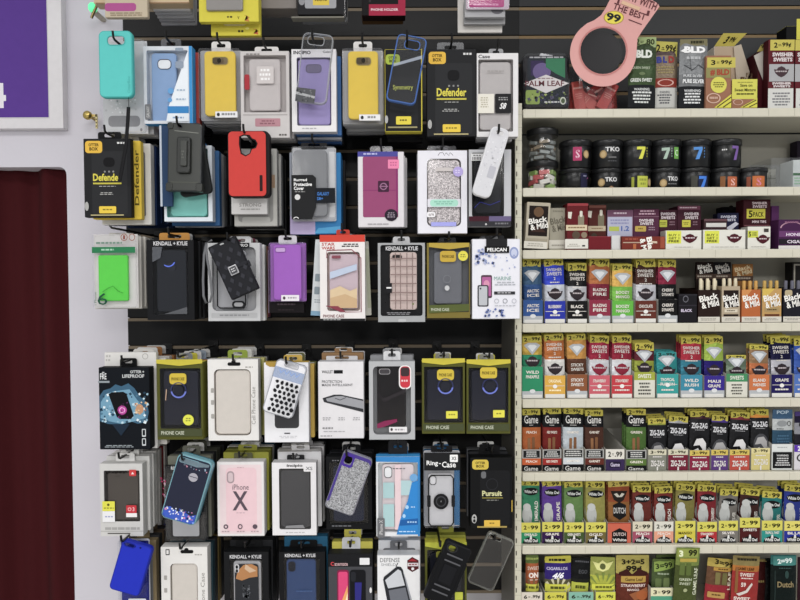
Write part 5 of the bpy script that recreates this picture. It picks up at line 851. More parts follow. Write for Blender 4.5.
bx('cigar_box', 'red box with a pale band and bottle picture on the third shelf', (567, 203.5, 588, 248.5), 2, '6f1c22', bottles(578, 215, '8a826c') + [('r', 567.5, 203.5, 588, 206, '9a3a40'), ('r', 566, 225, 587, 230.5, 'd3c3a2'), ('b', 568, 226.5, 585, 229, 1, '8a6f50'), ('e', 576, 235, 4, 4, '5a4a3c'), ('e', 584, 235, 3, 3, '8a7a64'), ('r', 565, 239, 588, 248.5, 'dcd9d0'), ('b', 567, 243.5, 580, 247, 2, 'a9a59b'), ('r', 582, 245, 585, 246.5, '3a3a3a')], y=-.184, d=.04)
bx('cigar_box', 'brown-red box with a pale band and bottle picture behind a plain red box', (588.5, 205, 606, 240), 2, '5f2a24', bottles(598, 214, '7d765f') + [('r', 588, 226, 605.5, 231, 'c3b597'), ('b', 590, 227.5, 604, 229.5, 1, '8a6f50'), ('e', 594, 236, 3, 3, '4f4236'), ('r', 589, 205.5, 606, 208, '7a4a40')], y=-.150, d=.03)
bx('plain_box', 'low plain crimson box at the front of the third shelf', (588.5, 236.5, 611, 248.8), 2, '7a1a26', [('r', 588.5, 236.5, 611, 237, '9a3a44')], y=-.184, d=.03)
bx('white_box', 'low white box between the crimson box and the long brown-red box', (611.5, 235.5, 620.5, 249), 2, 'cfcfce', [], y=-.182, d=.10)
zt_ = None
bx('slim_box', 'long brown-red box lying on its side with turned white lettering', (621, 236.5, 665, 248.9), 2, '7d2f24', [('r', 621, 236.5, 622, 249, '5a1f1a'), ('r', 623, 242, 641, 243, 'b5a08a'), ('b', 623, 238, 640, 240.5, 1, 'a5523f'), ('t', 'Bla', 643.5, 240.5, 656, 246, 'efece4', .04, 80), ('t', '& M', 637.5, 241.5, 649, 247, 'efece4', .04, 80), ('p', [(651, 241), (657, 241.5), (657, 243.5), (651, 243)], 'd0b8a0'), ('r', 660, 237, 664.5, 248.5, '9a4a34'), ('r', 633, 244, 636, 249, 'b5683c')], y=-.186, d=.025)
MN = [(607.5, 633, 210, 236, 'pale blue-white', [('r', 608, 210, 633, 216.5, '6f4a62'), ('b', 610, 212, 630, 215, 1, 'c9b5c3'), ('r', 607.5, 217, 632, 236, 'b3b5cc'), ('b', 610, 219, 629, 225, 2, '9092b8'), ('r', 609, 226.5, 619, 231, 'b5c24a'), ('t', '1.2', 621, 226, 629, 231, '4f6ab0', .03)], '8a6a80', 'third'),
      (633.5, 659, 209, 236, 'purple', [('b', 637, 210, 657, 215.5, 2, 'c9a5b5'), ('r', 634, 216.5, 659, 217, '8a6a78'), ('t', 'SWISHER', 639, 219, 654, 221.8, 'e6dce0', .03), ('t', 'SWEETS', 640, 222.3, 653, 225, 'e6dce0', .03), ('rr', 635, 226, 646, 231.5, 'c5a94a', 1), ('b', 637, 227.5, 644, 230, 1, '7a6420'), ('b', 648, 226.5, 655, 231, 2, 'a58a98')], '5f2f4a', 'fourth'),
      (659.5, 677, 210, 231, 'plum', [('t', 'SWISHER', 660.5, 212.5, 675.5, 215.5, 'dccfd3', .03), ('t', 'SWEETS', 661, 216.2, 675, 219.2, 'dccfd3', .03), ('rr', 659.5, 220, 667, 227, 'b9bb3a', .6), ('b', 660, 222, 666, 225, 2, '5f6018'), ('b', 669, 221, 675, 226, 2, '8a6a76')], '4f2434', 'fifth'),
      (677.5, 701, 206, 231, 'plum with raised top', [('r', 678, 206, 700, 209.8, '6f3f52'), ('b', 679, 206.8, 697, 209, 1, 'c9b0ba'), ('t', 'SWISHER', 684, 212.5, 699, 215.5, 'dccfd3', .03), ('t', 'SWEETS', 685, 216.2, 698, 219.2, 'dccfd3', .03), ('rr', 682, 220, 690.5, 227, 'cfc93a', .6), ('b', 683, 222, 689, 225, 2, '5f6018'), ('b', 692, 221, 698, 226, 2, '8a6a76')], '4f2434', 'sixth')]
for x0, x1, y0, y1, nm, dd, c, o_ in MN: bx('cigarillo_box', '%s cigarillo box with a yellow sticker on the third shelf' % nm, (x0, y0, x1, y1), 2, c, dd, y=-.150 if y1 > 232 else -.145, d=.05, z=None)
BG = lambda x0, sx: [('r', x0, 231, x0 + 15, 243.5, 'd8dc3a'), ('t', 'BUY 1', x0 + 2, 234, x0 + 13, 236.3, '55561a', .02), ('t', 'GET 1', x0 + 2, 237, x0 + 13, 239.3, '55561a', .02), ('t', 'FREE', x0 + 2, 240, x0 + 13, 242.3, '55561a', .03), shield(sx, 238.5, 8, 4.6, '5a1f2a'), ('b', sx - 6, 237, sx + 6, 239.3, 1, 'd5c5c8'), ('b', x0 + 5, 246.6, sx + 6, 247.6, 1, 'b5b2aa')]
tray('white tray with a yellow offer sticker and maroon shield, left of two', 665, 702, 230.5, 2, BG(666, 690), 'dcdad0', y=-.1835, depth=.03, back=0)
tray('white tray with a yellow offer sticker and maroon shield, right of two', 702.5, 746, 230, 2, BG(704, 734.5), 'dcdad0', y=-.1835, depth=.03, back=0)
bx('cigarillo_box', 'flat brown box with a white stripe lying in the right white tray', (704, 219, 727, 232), 2, '4a3034', [('r', 706, 223, 726, 227, 'dddad5'), ('r', 704, 219, 727, 221, '6a4a50')], y=-.15, d=.05, top='5f4448')
t, w_, h_, _ = bx('cigarillo_box', 'navy box with white lettering tilted at the back of the white trays', (718, 213, 738, 236), 2, '23264a', [('t', 'SWISHER', 721, 215.5, 736, 218, 'd5d6e6', .03), ('t', 'SWEETS', 722, 218.8, 735, 221.2, 'd5d6e6', .03), ('p', [(726, 228), (735, 222), (738, 224), (730, 231)], 'c9cad6')], y=-.14, d=.03, rz=-8)
bx('dark_box', 'plain dark box at the very back of the third shelf', (722, 207, 740, 225), 2, '2e2b2e', [('e', 731, 208, 2.5, 2.5, '3c393c')], y=-.06, d=.03)
tray('small white tray with a maroon shield and pack sticker', 747, 771, 227, 2, [('r', 747, 231, 758, 238, 'c9cf3a'), ('t', '5', 748, 232, 750.5, 237, '4a4a18', .03), ('b', 751.5, 232.5, 757, 236.5, 2, '5f6018'), ('r', 764, 229, 769, 232.5, '4a4440'), shield(763, 239.5, 7.5, 4.6, '5a1f2a'), ('b', 757.5, 238.3, 768.5, 240.3, 1, 'd5c5c8'), ('b', 749, 246.5, 768, 247.6, 1, 'b5b2aa')], 'dcdad0', y=-.1835, depth=.03, back=0)
bx('cigarillo_box', 'tall dark red box with a yellow pack label above the small white tray', (743.5, 199.5, 770.5, 236), 2, '4a1a24', [('t', 'SWISHER', 752, 202, 767, 204.6, 'd9c5c9', .03), ('t', 'SWEETS', 752.5, 205.3, 766.5, 208, 'd9c5c9', .03), ('r', 746.5, 209, 765, 218.5, 'c5bd33'), ('t', '5', 748.5, 210.5, 752.5, 217.5, '3a3614', .03), ('t', 'PACK', 753, 212, 763.5, 217, '3a3614', .02), ('t', 'MINI TIPS', 752, 220.5, 766, 223, 'd9c5c9', .03), ('r', 744, 225, 770, 226, '7a4a52')], y=-.152, d=.035)
bx('cigarillo_box', 'purple box with curved lettering at the right end of the third shelf', (778.5, 219.5, 804, 249), 2, '4f2452', [('o', 792, 228, 12, 6, .12, 'b58a9c', 180, 350), ('b', 783, 221, 800, 224, 1, '8a5a78'), ('r', 779, 231, 804, 237, '6a3a6c'), ('t', 'HONEY', 786, 233, 804, 236, 'ded0e0', .03), ('r', 779, 239, 804, 244, '2c2430'), ('t', 'CIGAR', 787, 240, 803, 243.2, 'ded0e0', .03), ('r', 778.5, 245.5, 804, 249, 'd8d4d0')], y=-.184, d=.06)
bx('purple_box', 'purple open box edge standing beside the tall dark red box', (771.5, 206, 779, 249), 2, '5a2a5e', [('p', [(772, 242), (779, 230), (779, 233), (773, 244)], '8a5a8c')], y=-.150, d=.10)

# ---- second shelf: tubs
def tub(label, cx, yt, yb, r_px, z=None, decs=(), clear=False, body='17181a:g', lid='1c1d1f:g', group='round tubs on the second shelf'):
    y = -.186 + .042; s = S(y - .03); r = r_px * S(y - .005); zb = z if z is not None else ZS[1]; h = (yb - yt) * S(y - .03)
    p = P(cx + 1.2, 170, y)
    t = thing('round_tub', label, 'tub', (p.x, y, zb), group=group)
    mb = MB(); hl = h * .77
    mb.lathe([(r * .9, 0), (r * .95, .002), (r * .95, hl), (r * .93, hl + .001)], 'clear' if clear else body, cap1=not clear)
    ops = []
    def ys(u, v): 
        a = (u - .5) * 2 * .999; return 0
    W = 2 * r
    m3 = MB(); decor(m3, [op for op in within(decs, cx - r_px, yt, cx + r_px, yb)], W, h, 0, ys)
    # wrap the label round the tub
    m3.v = [(.952 * r * math.sin(max(-1.5, min(1.5, x / (r * .95) ))), -(.955 * r - yy * 0 + abs(yy)) * math.cos(max(-1.5, min(1.5, x / (r * .95)))), zz) for x, yy, zz in m3.v]
    mb.build('jar', t)
    if decs: m3.build('label', t)
    m2 = MB(); m2.lathe([(r * .97, hl + .0005), (r, hl + .002), (r, h - .003), (r * .97, h - .0005), (r * .9, h)], lid)
    m2.build('lid', t)
    return t, r, h
def T_(cx, y0, t, c, d=3.2, h=12): return [('p', [(cx - d, y0), (cx + d, y0), (cx + d, y0 + 2.4), (cx + d * .25, y0 + h), (cx - d * .6, y0 + h), (cx + d * .2, y0 + 2.8), (cx - d, y0 + 2.8)], c)]
gold = lambda x, y: [('e', x, y, 3.4, 4, 'a58a5c'), ('e', x, y, 2.2, 2.8, 'c3a878')]
seam = lambda cx: [('r', cx + 9, 0, cx + 10, 0, 'c9c9c9')]
top = [(574, [('rr', 567.5, 147, 576, 160.5, 'b03a66', .6), ('t', 'S', 570, 150, 574, 158, 'e8c0d0', .02)] + gold(581, 154), 'with a pink square and gold seal'),
       (605, [('t', 'TKO', 599, 147, 614, 151.5, 'd9d9d9', .03), ('r', 602, 156.5, 610, 158, '6a6a6a'), ('b', 601, 160, 611, 162, 1, '55565a')] + gold(597, 154), 'with white lettering, upper row'),
       (633.5, T_(634, 147, '7', 'd8d83a', 4.2, 12) + [('b', 639.5, 147, 641.5, 158, 4, 'b5b53a')], 'with a yellow number seven'),
       (663, T_(658, 148, '7', 'a9c0b0', 3.6, 11) + [('b', 663, 148, 664.5, 158, 4, '8aa593'), ('r', 666, 147.5, 671.5, 159, '6aa84a'), ('t', 'C', 667, 150, 670.5, 156, 'd8ecd0', .01)], 'with a pale seven and green square'),
       (692.5, T_(689.5, 147.5, '7', '4f8fd8', 4, 12) + [('b', 695, 147.5, 696.5, 159, 4, '4a80c0')], 'with a blue number seven, upper row'),
       (722.5, T_(726, 146.5, '7', '7a5aa0', 3.6, 14) + [('b', 713, 149, 718, 151.5, 1, 'd9d9d9')], 'with a purple number seven')]
bot = [(573, [('l', [(582, 175), (580, 180), (577, 187)], 1.0, 'd860a8'), ('l', [(584, 176), (578, 181), (584, 187)], .8, 'd860a8'), ('rr', 575, 172, 583, 187, '2a2a4a', .6), ('b', 577, 173.5, 583, 176, 1, '8a8aa8')], 'with pink streaks, lower row'),
       (604.5, [('t', 'TKO', 599, 176, 611, 180.5, 'd9d9d9', .03), ('p', [(601, 187), (605, 184.5), (609, 187)], '9a7a5a')] + gold(595.5, 181), 'with white lettering, lower row left'),
       (633.5, [('r', 628.5, 174.5, 643.5, 187, '2c2d2a'), ('r', 630.5, 175, 641.5, 187, 'b9c03a'), ('b', 632, 177, 640, 185, 2, '8a9030'), ('r', 625, 176, 627.5, 187, '9aa030')] + gold(645, 181), 'with a yellow square label'),
       (662.5, [('t', 'TKO', 660, 175.5, 671, 180, 'd9d9d9', .03), ('b', 660, 182, 670, 184, 1, '7a7a7a')] + gold(656, 182), 'with white lettering, lower row middle'),
       (692, [('r', 683.5, 175, 689, 186, '4a4a44'), ('r', 690, 174.5, 700, 187, '23305a')] + T_(694.5, 175.5, '7', '3f7fe0', 4, 11), 'with a blue number seven, lower row'),
       (721.5, [('r', 712, 175.5, 716.5, 187, '8a5a34'), ('r', 718.5, 176, 728.5, 187, 'b5603a'), ('t', 'S', 721.5, 178, 726, 185, 'e8b8b0', .02)], 'with an orange square, lower row left of two'),
       (748.5, [('r', 738, 176, 741.5, 187, '8a4a34'), ('r', 743, 175.5, 755.5, 187, 'c06a34'), ('t', 'S', 746.5, 177.5, 751.5, 185, 'd880a0', .02)], 'with an orange square, standing single at right')]
th = (187 - 167) * S(-.186) * .98
tz = 0
for cx, dd, nm in bot:
    t, r, h = tub('black round tub %s' % nm, cx, 166.5, 187, 15.7, None, dd); tz = h
for cx, dd, nm in top: tub('black round tub %s' % nm, cx, 139, 167, 15.9, ZS[1] + tz + .0006, dd)
def clearjar(label, yt, yb, z, kind):
    t, r, h = tub(label, 541, yt, yb, 15.6, z, (), True)
    rnd = random.Random(yt)
    for k in range(24):
        a = rnd.uniform(0, 6.28); q = r * .55 * math.sqrt(rnd.random())
        nm = rnd.choice(['red', 'green', 'white'] if kind == 'fruit' else ['grey', 'tan'])
        c = {'red': rnd.choice(['b5404a', 'c05a5a']), 'green': '8fae5a', 'white': 'd5d0c5', 'grey': '8f9490', 'tan': '8a7a64'}[nm]
        layer = k // 6; zz = .003 + layer * (.0112 if kind == 'fruit' else .0125)
        p = MB(); w = .0085 if kind == 'fruit' else .006; L = .025 if kind == 'fruit' else .024
        ang = (k % 6) * 1.047 + layer * .5; px_, py_ = r * .7 * math.cos(ang), r * .7 * math.sin(ang)
        p.slab(0, 0, L, w * 1.3, -w / 2, w / 2, .0015, c + ':g', .001, 2)
        lab = 'wrapped sweets in the lower clear jar, a jumble of red, green and white' if kind == 'fruit' else 'grey and tan wrapped sweets inside the upper clear jar'
        o = p.build('wrapped_sweet'); o.location = (t.location.x + px_, t.location.y + py_, z + zz + .004); o.rotation_euler = (0, rnd.uniform(-.35, .35), ang + 1.57)
        tag(o, lab, 'sweet', 'sweets in the lower clear jar' if kind == 'fruit' else 'sweets in the upper clear jar')
    return t, h
_, hj = clearjar('clear jar with a black lid and colourful sweets, lower of two', 158.5, 187, ZS[1], 'fruit')
clearjar('clear jar with a black lid and greyish sweets, upper of two', 126.5, 158.5, ZS[1] + hj + .0006, 'grey')
t = thing('acrylic_box', 'clear acrylic box with a green-striped card at the right of second shelf', 'box', (P(790, 187, -.17).x, -.17, ZS[1]))
mb = MB(); w_, h_ = 38 * S(-.17), 30 * S(-.17)
mb.box(-w_ / 2, w_ / 2, 0, .0015, 0, h_, 'clear'); mb.box(-w_ / 2, -w_ / 2 + .0015, .0015, .09, 0, h_, 'clear'); mb.box(w_ / 2 - .0015, w_ / 2, .0015, .09, 0, h_, 'clear'); mb.box(-w_ / 2, w_ / 2, .09, .0915, 0, h_, 'clear'); mb.build('walls', t)
mb = MB(); mb.box(-w_ / 2 + .003, w_ / 2 - .003, .002, .088, .0006, .003, 'a5a59a'); mb.build('base', t)
bx('white_card_box', 'white box with green stripes inside the clear acrylic box', (793, 160, 804, 186), 1, 'd5d8d4', [('r', 793, 173, 804, 175.5, '2f6a3a'), ('b', 794, 177, 804, 185, 3, '9ac8a0')], y=-.16, d=.05, z=ZS[1] + .0035)
bx('dark_box', 'dark purple box edge at the far right of the second shelf', (797, 141, 815, 186), 1, '2a2030', [], y=-.06, d=.03)
bx('white_card_box', 'low white card lying between the orange tub and acrylic box', (762, 169, 776, 187), 1, 'a9a79c', [('r', 762, 178, 776, 179, '8a887e')], y=-.08, d=.04)
# ---- top shelf
loc, w_, h_ = frame_of((523, 50, 570, 105.5), -.184)
t = thing('leaf_wrap_bag', 'clear bag of dark leaf wraps with a white diamond label on the top shelf', 'bag', Vector((loc.x, -.17, ZS[0])))
h_ += loc.z - ZS[0]
mb = MB(); mb.slab(0, h_ * .46, w_, h_ * .92, -.012, .05, .014, '2b2a2e:f', .008)
decor(mb, within([('rr', 528, 57, 565, 100, '28303a', 3), ('r', 531, 60, 544, 74, '3a2a5a'), ('e', 542, 70, 9, 8, '6a5a8a'), ('p', [(546, 58), (565, 58), (565, 76), (556, 72), (546, 66)], '2f7a54'), ('b', 527, 56, 566, 58.5, 1, 'a9a9ad'), ('rr', 526, 87, 540, 100, '8aa04a', 2), ('dots', 526, 88, 567, 99, 50, 1.6, ['6a7a3a', '3a3a5a', '9aa860', '55506a']), ('b', 543, 97, 561, 99.5, 1, 'c9c9c9'), ('e', 563, 97, 3, 3.5, 'c9ccc0'), ('e', 563, 97, 2, 2.4, '4a5a3a'), ('p', [(524, 81), (546, 73), (569, 81), (546, 90)], 'd6d0cf'), ('t', 'PALM LEAF', 525.5, 78.5, 564, 83.5, '6f2a34', .02), ('b', 537, 75.8, 555, 77.3, 1, '8a6a70')], 523, 50, 570, 105.5), w_, h_, -.012)
mb.build('printed_pack', t)
mb = MB(); mb.slab(0, h_ * .48, w_ * 1.03, h_ * .96, -.0145, .053, .016, 'film', .009); mb.build('clear_wrap', t)
mb = MB(); rnd = random.Random(3)
for k in range(4):
    x = -.006 + k * .008; mb.slab(x, h_ * .95, .011, .012, .004 + k * .004, .012 + k * .004, .004, 'd9d9db', .003, 2)
mb.build('white_tuft', t)
loc, w_, h_ = frame_of((571, 34, 629, 106), -.186)
zb = ZS[0]; cx = loc.x
t = thing('candy_jar', 'clear plastic jar full of red packets behind a pink ring tag', 'jar', (cx, -.105, zb))
R_ = 28.5 * S(-.15); hj = .165
mb = MB(); mb.lathe([(R_ * .97, 0.0005), (R_, .004), (R_, hj * .72), (R_ * .9, hj * .86), (R_ * .6, hj * .97)], 'clear', cap1=False, n=36); mb.build('jar_body', t)
mb = MB(); zc_ = P(603, 52.5, -.19).z - zb
for_l = [(21.8, 0), (22.3, .004), (22.3, .014), (20, .02)]
# round lid facing the viewer, tipped forward on its neck
mb.loft([[(q * S(-.19) * math.cos(2 * PI * k / 36), -.082 + (.0 if i == 0 else yy), zc_ + q * S(-.19) * math.sin(2 * PI * k / 36)) for k in range(36)] for i, (q, yy) in enumerate(for_l)], '17151a:g', smooth=False)
mb.loft([[(q * S(-.19) * math.cos(2 * PI * k / 36), yy, zc_ + q * S(-.19) * math.sin(2 * PI * k / 36)) for k in range(36)] for q, yy in ((18.5, -.0826), (18.0, -.0822), (17.6, -.081))], '1d1a1f:g')
mb.loft([[(15 * S(-.19) * math.cos(2 * PI * k / 24), yy, zc_ + 15 * S(-.19) * math.sin(2 * PI * k / 24)) for k in range(24)] for yy in (-.064, -.04)], '17151a:g')
mb.build('lid', t)
rnd = random.Random(8)
spots = [(-.058, -.01, 3, 60), (.058, .0, -3, 62), (.040, -.050, -32, 60), (-.036, -.056, -8, 62), (.012, -.064, 28, 58), (-.045, -.03, 4, 58), (-.020, -.050, 20, 40), (.004, -.052, -50, 55), (.028, -.045, 5, 58), (.048, -.02, -6, 56), (-.03, .0, -20, 50), (.0, .0, 70, 46), (.03, .005, 15, 52), (-.005, -.028, 40, 50), (.018, -.02, -30, 58)]
for i, (dx, dy, a, hh) in enumerate(spots):
    p = MB(); L = hh * .001 + .012; p.slab(0, L / 2, .028, L, -.005, .005, .003, ['b0332e', 'b83d36', 'a02c2c', 'bc5048'][i % 4] + ':g', .002, 3)
    decor(p, [('r', .1, .2, .9, .26, 'd89a90'), ('b', .15, .4, .85, .6, 3, 'd88a80')], .028, L, -.005)
    o = p.build('red_packet'); tag(o, 'small red packet standing in the clear jar with pink tag', 'packet', 'red packets in the clear jar')
    ww = .012 * abs(math.cos(R(a))) + 0; drop = min(0, -.012 * abs(math.sin(R(a))), )
    o.location = (cx + dx * .97, -.105 + dy * .75, zb + .004 + .012 * abs(math.sin(R(a)))); o.rotation_euler = (0, R(a), 0)
# pink die-cut tag slipped round the lid
Y_ = -.192; s = S(Y_); c0 = P(603.2, 53, Y_)
t = thing('ring_tag', 'pink ring-shaped price tag with lettering fitted round the jar lid', 'tag', c0)
def loc2(px, py): return ((px - 603.2) * s, -(py - 53) * s)
ring = [(32.5 * math.cos(R(a)), 33 * math.sin(R(a))) for a in range(75, -286 + 75 + 0, -8)]
pts = []
for a in range(-4, -232, -8): pts.append((32.8 * math.cos(R(a)), 32.8 * math.sin(R(a))))
outer = [(x * s, z * s) for x, z in pts]
outer += [loc2(*q) for q in ((587, 24), (594, 21), (601, 16), (606, 8), (614, -8), (636, -8), (657, 5), (658.5, 8), (642, 31), (637, 39))]
hole = oval(loc2(603.2, 51)[0], loc2(0, 51)[1], 22.6 * s, 22.6 * s, 36)
mb = MB(); mb.plate(outer, [hole], 0, .0012, 'dda19c')
def rect_ops(ops):
    return ops
W_, H_ = 100 * s, 100 * s
def tg(ops): 
    m = MB(); decor(m, within(ops, 553.2, 3, 653.2, 103), W_, H_, 0); 
    m.v = [(x, y, z - H_ / 2) for x, y, z in m.v]; 
    return m
m = tg([('e', 613.5, 18.5, 10, 6.6, 'e6d640'), ('o', 613.5, 18.5, 10, 6.6, .1, 'b5983a'), ('t', '99', 606, 14.5, 620.5, 22.5, '2a3036', .04, 12), ('t', 'THE BEST', 612, 9.5, 646, 16, '6a3a3e', .02, 20), ('t', 'AWAY WITH', 617, -3, 657, 5, '6a3a3e', .02, 22), ('l', [(628, 20.5), (641, 25.5)], .9, '6a3a3e'), ('t', 'I', 646, 12, 648.5, 17, '6a3a3e', .0, 15), ('t', 'I', 617, 0, 619, 5, '6a3a3e', .0, 15), ('p', [(622, 2), (640, 9), (638, 12), (620, 5)], 'e0b896'), ('o', 603.2, 51, 24.2, 24.2, .05, 'c9807c')])
ov = len(mb.v); mb.v += m.v; mb.f += [tuple(i + ov for i in f) for f in m.f]; mb.k += m.k; mb.sm += m.sm
mb.build('card', t)
WN = lambda x0, y0, x1, y1, bg, tc: [('r', x0, y0, x1, y1, bg), ('t', 'WARNING:', x0 + 5, y0 + 3, x1 - 5, y0 + 5.5, tc, .02), ('b', x0 + 3, y0 + 6, x1 - 3, y1 - 3, 4, tc)]
# packs behind
def flatpack(label, rect, y, bands, hdr, decs, d=.03, tilt=0):
    return pouch(label, rect, y, bands, hdr, decs, bul=.006, tilt=tilt, lean=0, name='cigar_pack', cat='pack', z0=ZS[0] + .0005)
flatpack('green pack with white lettering and a black warning on the top shelf', (628.5, 38, 655.5, 107.5), -.17, [(.38, '3c4a30:f'), (.68, '3f5232:f'), (1, '24272a')], (.14, '9aab72', price(633, 38, 655, 47.5, '2=.80', '3a4220')), [('t', 'BLD', 635, 51, 651, 59, 'dfe3da', .06), ('t', 'GREEN SWEET', 631, 67.5, 649, 70, 'b5c0a5', .02), ('e', 641, 74.5, 3, 1.5, '6a7a54'), ('t', 'GREEN SWEET', 630, 79, 651, 82.5, 'dfe3da', .03)] + WN(628.5, 85.5, 654, 107, '23262a', 'd9dcd9'), tilt=1)
flatpack('pack with blue and red lettering over a white warning on the top shelf', (654, 42.5, 677, 107.5), -.16, [(.2, '5a4a48:f'), (.62, '7a6a58:f'), (1, 'b5b5b0')], (.21, 'b9b04a', price(654, 43, 677, 56, '2=99¢')), [('t', 'B', 656, 57.5, 661, 64, '3a4290', .06), ('t', 'L', 662, 57.5, 666, 64, '3a4290', .06), ('t', 'D', 667.5, 57, 673.5, 64, '9c3a34', .06), ('b', 656, 67, 673, 75, 3, '9a8a5c'), ('r', 655, 79, 676, 88, '8a3226'), ('o', 664.5, 83.5, 8, 3.4, .2, 'd5a59a')] + WN(653.5, 88.5, 674, 107.5, 'c3c3be', '55555a'))
flatpack('silver-grey pack with white lettering and a black warning on the top shelf', (679, 40, 706.5, 107.5), -.172, [(.5, '77797b:f'), (.68, '6a6c6e:f'), (1, '24262a')], (.1, '7a7454', [('b', 688, 41, 704, 46, 1, '3a3820')]), [('t', 'BLD', 683, 47.5, 704, 54, 'f0f0f0', .06), ('p', [(683, 50), (679.5, 52), (684, 54)], 'f0f0f0'), ('b', 682, 57, 702, 62, 1, 'b5b7b9'), ('l', [(683, 66), (691, 71), (697, 66), (703, 70)], .8, '4a4c4f'), ('l', [(688, 57), (690, 72)], .5, '55575a'), ('t', 'PURE SILVER', 682.5, 75.5, 701, 78, 'd5d7d9', .02), ('t', 'PURE SILVER', 682, 80, 703, 84, 'e6e8e9', .04)] + WN(678.5, 87, 705, 107.5, '23262a', 'dfe1e1'), tilt=1)
bx('display_box', 'tan box with a yellow corner stripe and price strip on the top shelf', (706, 56, 731, 107.5), 0, '9a6a50', [('r', 707, 58, 735, 68, 'c5b84c')] + price(709, 59, 733, 67, '3=99¢') + [('r', 706, 68, 730, 78, '8f8a52'), ('t', '# BLD', 710, 69.5, 729, 76, 'a5462e', .05), ('e', 718.5, 85, 8, 8, 'd5cf4c'), ('b', 713, 82, 724, 88, 3, '6a651f'), ('o', 713.5, 98, 7, 5, .18, 'd5b09c'), ('b', 709, 96, 718, 100, 1, 'd5b09c'), ('p', [(714, 107.5), (731, 94), (731, 107.5)], 'd5cf3c'), ('l', [(717, 107), (731, 97)], 1.0, '4a3a24'), ('l', [(723, 107), (731, 101.5)], 1.0, '4a3a24')], y=-.183, d=.05)
t, w_, h_, l_ = bx('display_box', 'open tan box with folded flaps and raised price card on the top shelf', (714, 47, 737, 106), 0, 'b59f86', [], y=-.13, d=.05, side='c9bfae')
mb = MB(); mb.add([(-w_ * .5, .0, h_), (w_ * .35, .0, h_), (w_ * .75, -.015, h_ + .026), (-w_ * .25, -.015, h_ + .026)], [(0, 1, 2, 3)], 'c3b44a'); 
def flapv(u, v): return (-w_ * .5 + u * w_ * .85 + v * w_ * .3, -.0155 * v - .0008, h_ + .026 * v)
m9 = MB(); decor(m9, [('t', '3', .3, .25, .45, .8, '2b2814', .03), ('t', '99¢', .52, .3, .82, .75, '2b2814', .03)], 1, 1, 0); mb.add([flapv(x + .5, z) for x, y, z in m9.v], m9.f, '2b2814'); mb.build('price_flap', t)
mb = MB(); mb.plate([(w_ * .3, h_ * .99), (w_ * .62, h_ * 1.02), (w_ * 1.0, h_ * .62), (w_ * .5, h_ * .25)], [], -.004, -.003, 'b9ab98'); mb.build('side_flap', t)
t, w_, h_, l_ = bx('display_box', 'box with a yellow note front and twisted wrapper tops on the top shelf', (732, 80, 757, 107.5), 0, '9a6a50', [('r', 732, 79.5, 757, 99, 'd2cd4c'), ('b', 735, 82, 755, 83.5, 1, '8a8430'), ('t', 'Save on', 740, 84, 752, 87, '4a4718', .02), ('t', 'Sweet Mixture', 734.5, 88.5, 755.5, 91.5, '4a4718', .02), ('b', 735, 93, 755, 95.5, 1, '4a4718'), ('o', 738, 102, 5, 3, .2, 'c9a090'), ('p', [(740, 107.5), (757, 98), (757, 107.5)], 'd5cf3c'), ('l', [(743, 107), (756, 100)], .9, '4a3a24'), ('l', [(749, 107), (757, 103)], .9, '4a3a24')], y=-.184, d=.04)
for k in range(5):
    p = P(735.5 + k * 4.6, 80, -.165); hh = [.09, .098, .108, .118, .112][k] - .004
    tt = thing('wrapped_cigar', 'twisted brown wrapper, %s from left behind the yellow note box' % ORD[k], 'cigar', (p.x, -.135, ZS[0]), (0, R(14), 0), 'wrappers behind the yellow note box')
    mb = MB(); mb.lathe([(.004, .001), (.0048, .004), (.0048, hh * .8), (.003, hh * .93), (.0052, hh)], ['5f4636', '6f5844', '8a7a66', '57402f', '7a6450'][k] + ':f', n=10); mb.build('wrapper', tt)
SW = lambda x0, x1: [('r', x0, 52, x1, 64, 'c5b84c')] + price(x0 + 2, 53, x1 - 2, 63, '2=99¢') + [('t', 'SWISHER', x0 + 1.5, 53 + 11.5, x1 - 1.5, 67.5 + .5, 'dcd0d0', .04), ('t', 'SWEETS', x0 + 2, 69, x1 - 2, 72.5, 'dcd0d0', .04), ('r', x0, 75, x1, 94, 'a9a9ab'), shield((x0 + x1) / 2, 84.5, (x1 - x0) * .32, 6, '5a3a40'), ('b', x0 + 5, 83, x1 - 5, 85.5, 1, 'b9aeb0'), ('t', 'SWISHER', x0 + 3, 95, x1 - 3, 97.6, 'dcd0d0', .04), ('t', 'SWEETS', x0 + 4, 98, x1 - 4, 100.3, 'dcd0d0', .04)]
def sw_box(x0, x1, y0, nm):
    bx('cigarillo_box', nm, (x0, 52, x1, 109), 0, '6a1d28', [('r', x0, 64, x1, 75, '6a1d28')] + SW(x0, x1) + [('r', x0, 101.5, x1, 109, 'd3d1cb')] + [], y=-.186, d=.05, side='4a141d')
bx('cigarillo_box', 'dark red box with a grey shield and white warning panel on the top shelf', (768, 40, 794, 109), 0, '6a1d28', [('r', 770, 40.5, 794, 51, 'c5b84c')] + price(772, 41.5, 792, 50, '2=99¢') + [('t', 'SWISHER', 772, 53, 793, 57, 'dcd0d0', .05), ('t', 'SWEETS', 773, 58, 792, 62, 'dcd0d0', .05), ('r', 769, 64.5, 793.5, 81.5, 'a9a9ab'), shield(781, 72, 7.5, 5.5, '4f3a40'), ('b', 775, 70.6, 787, 73, 1, 'b9aeb0'), ('t', 'SWISHER', 772, 82.2, 791, 84.6, 'dcd0d0', .05), ('t', 'SWEETS', 773, 85.2, 790, 87.4, 'dcd0d0', .05), ('r', 768, 88.3, 793, 109, 'd0cfca'), ('b', 772, 92, 790, 106, 5, '77777a')], y=-.186, d=.02, side='4f151e')
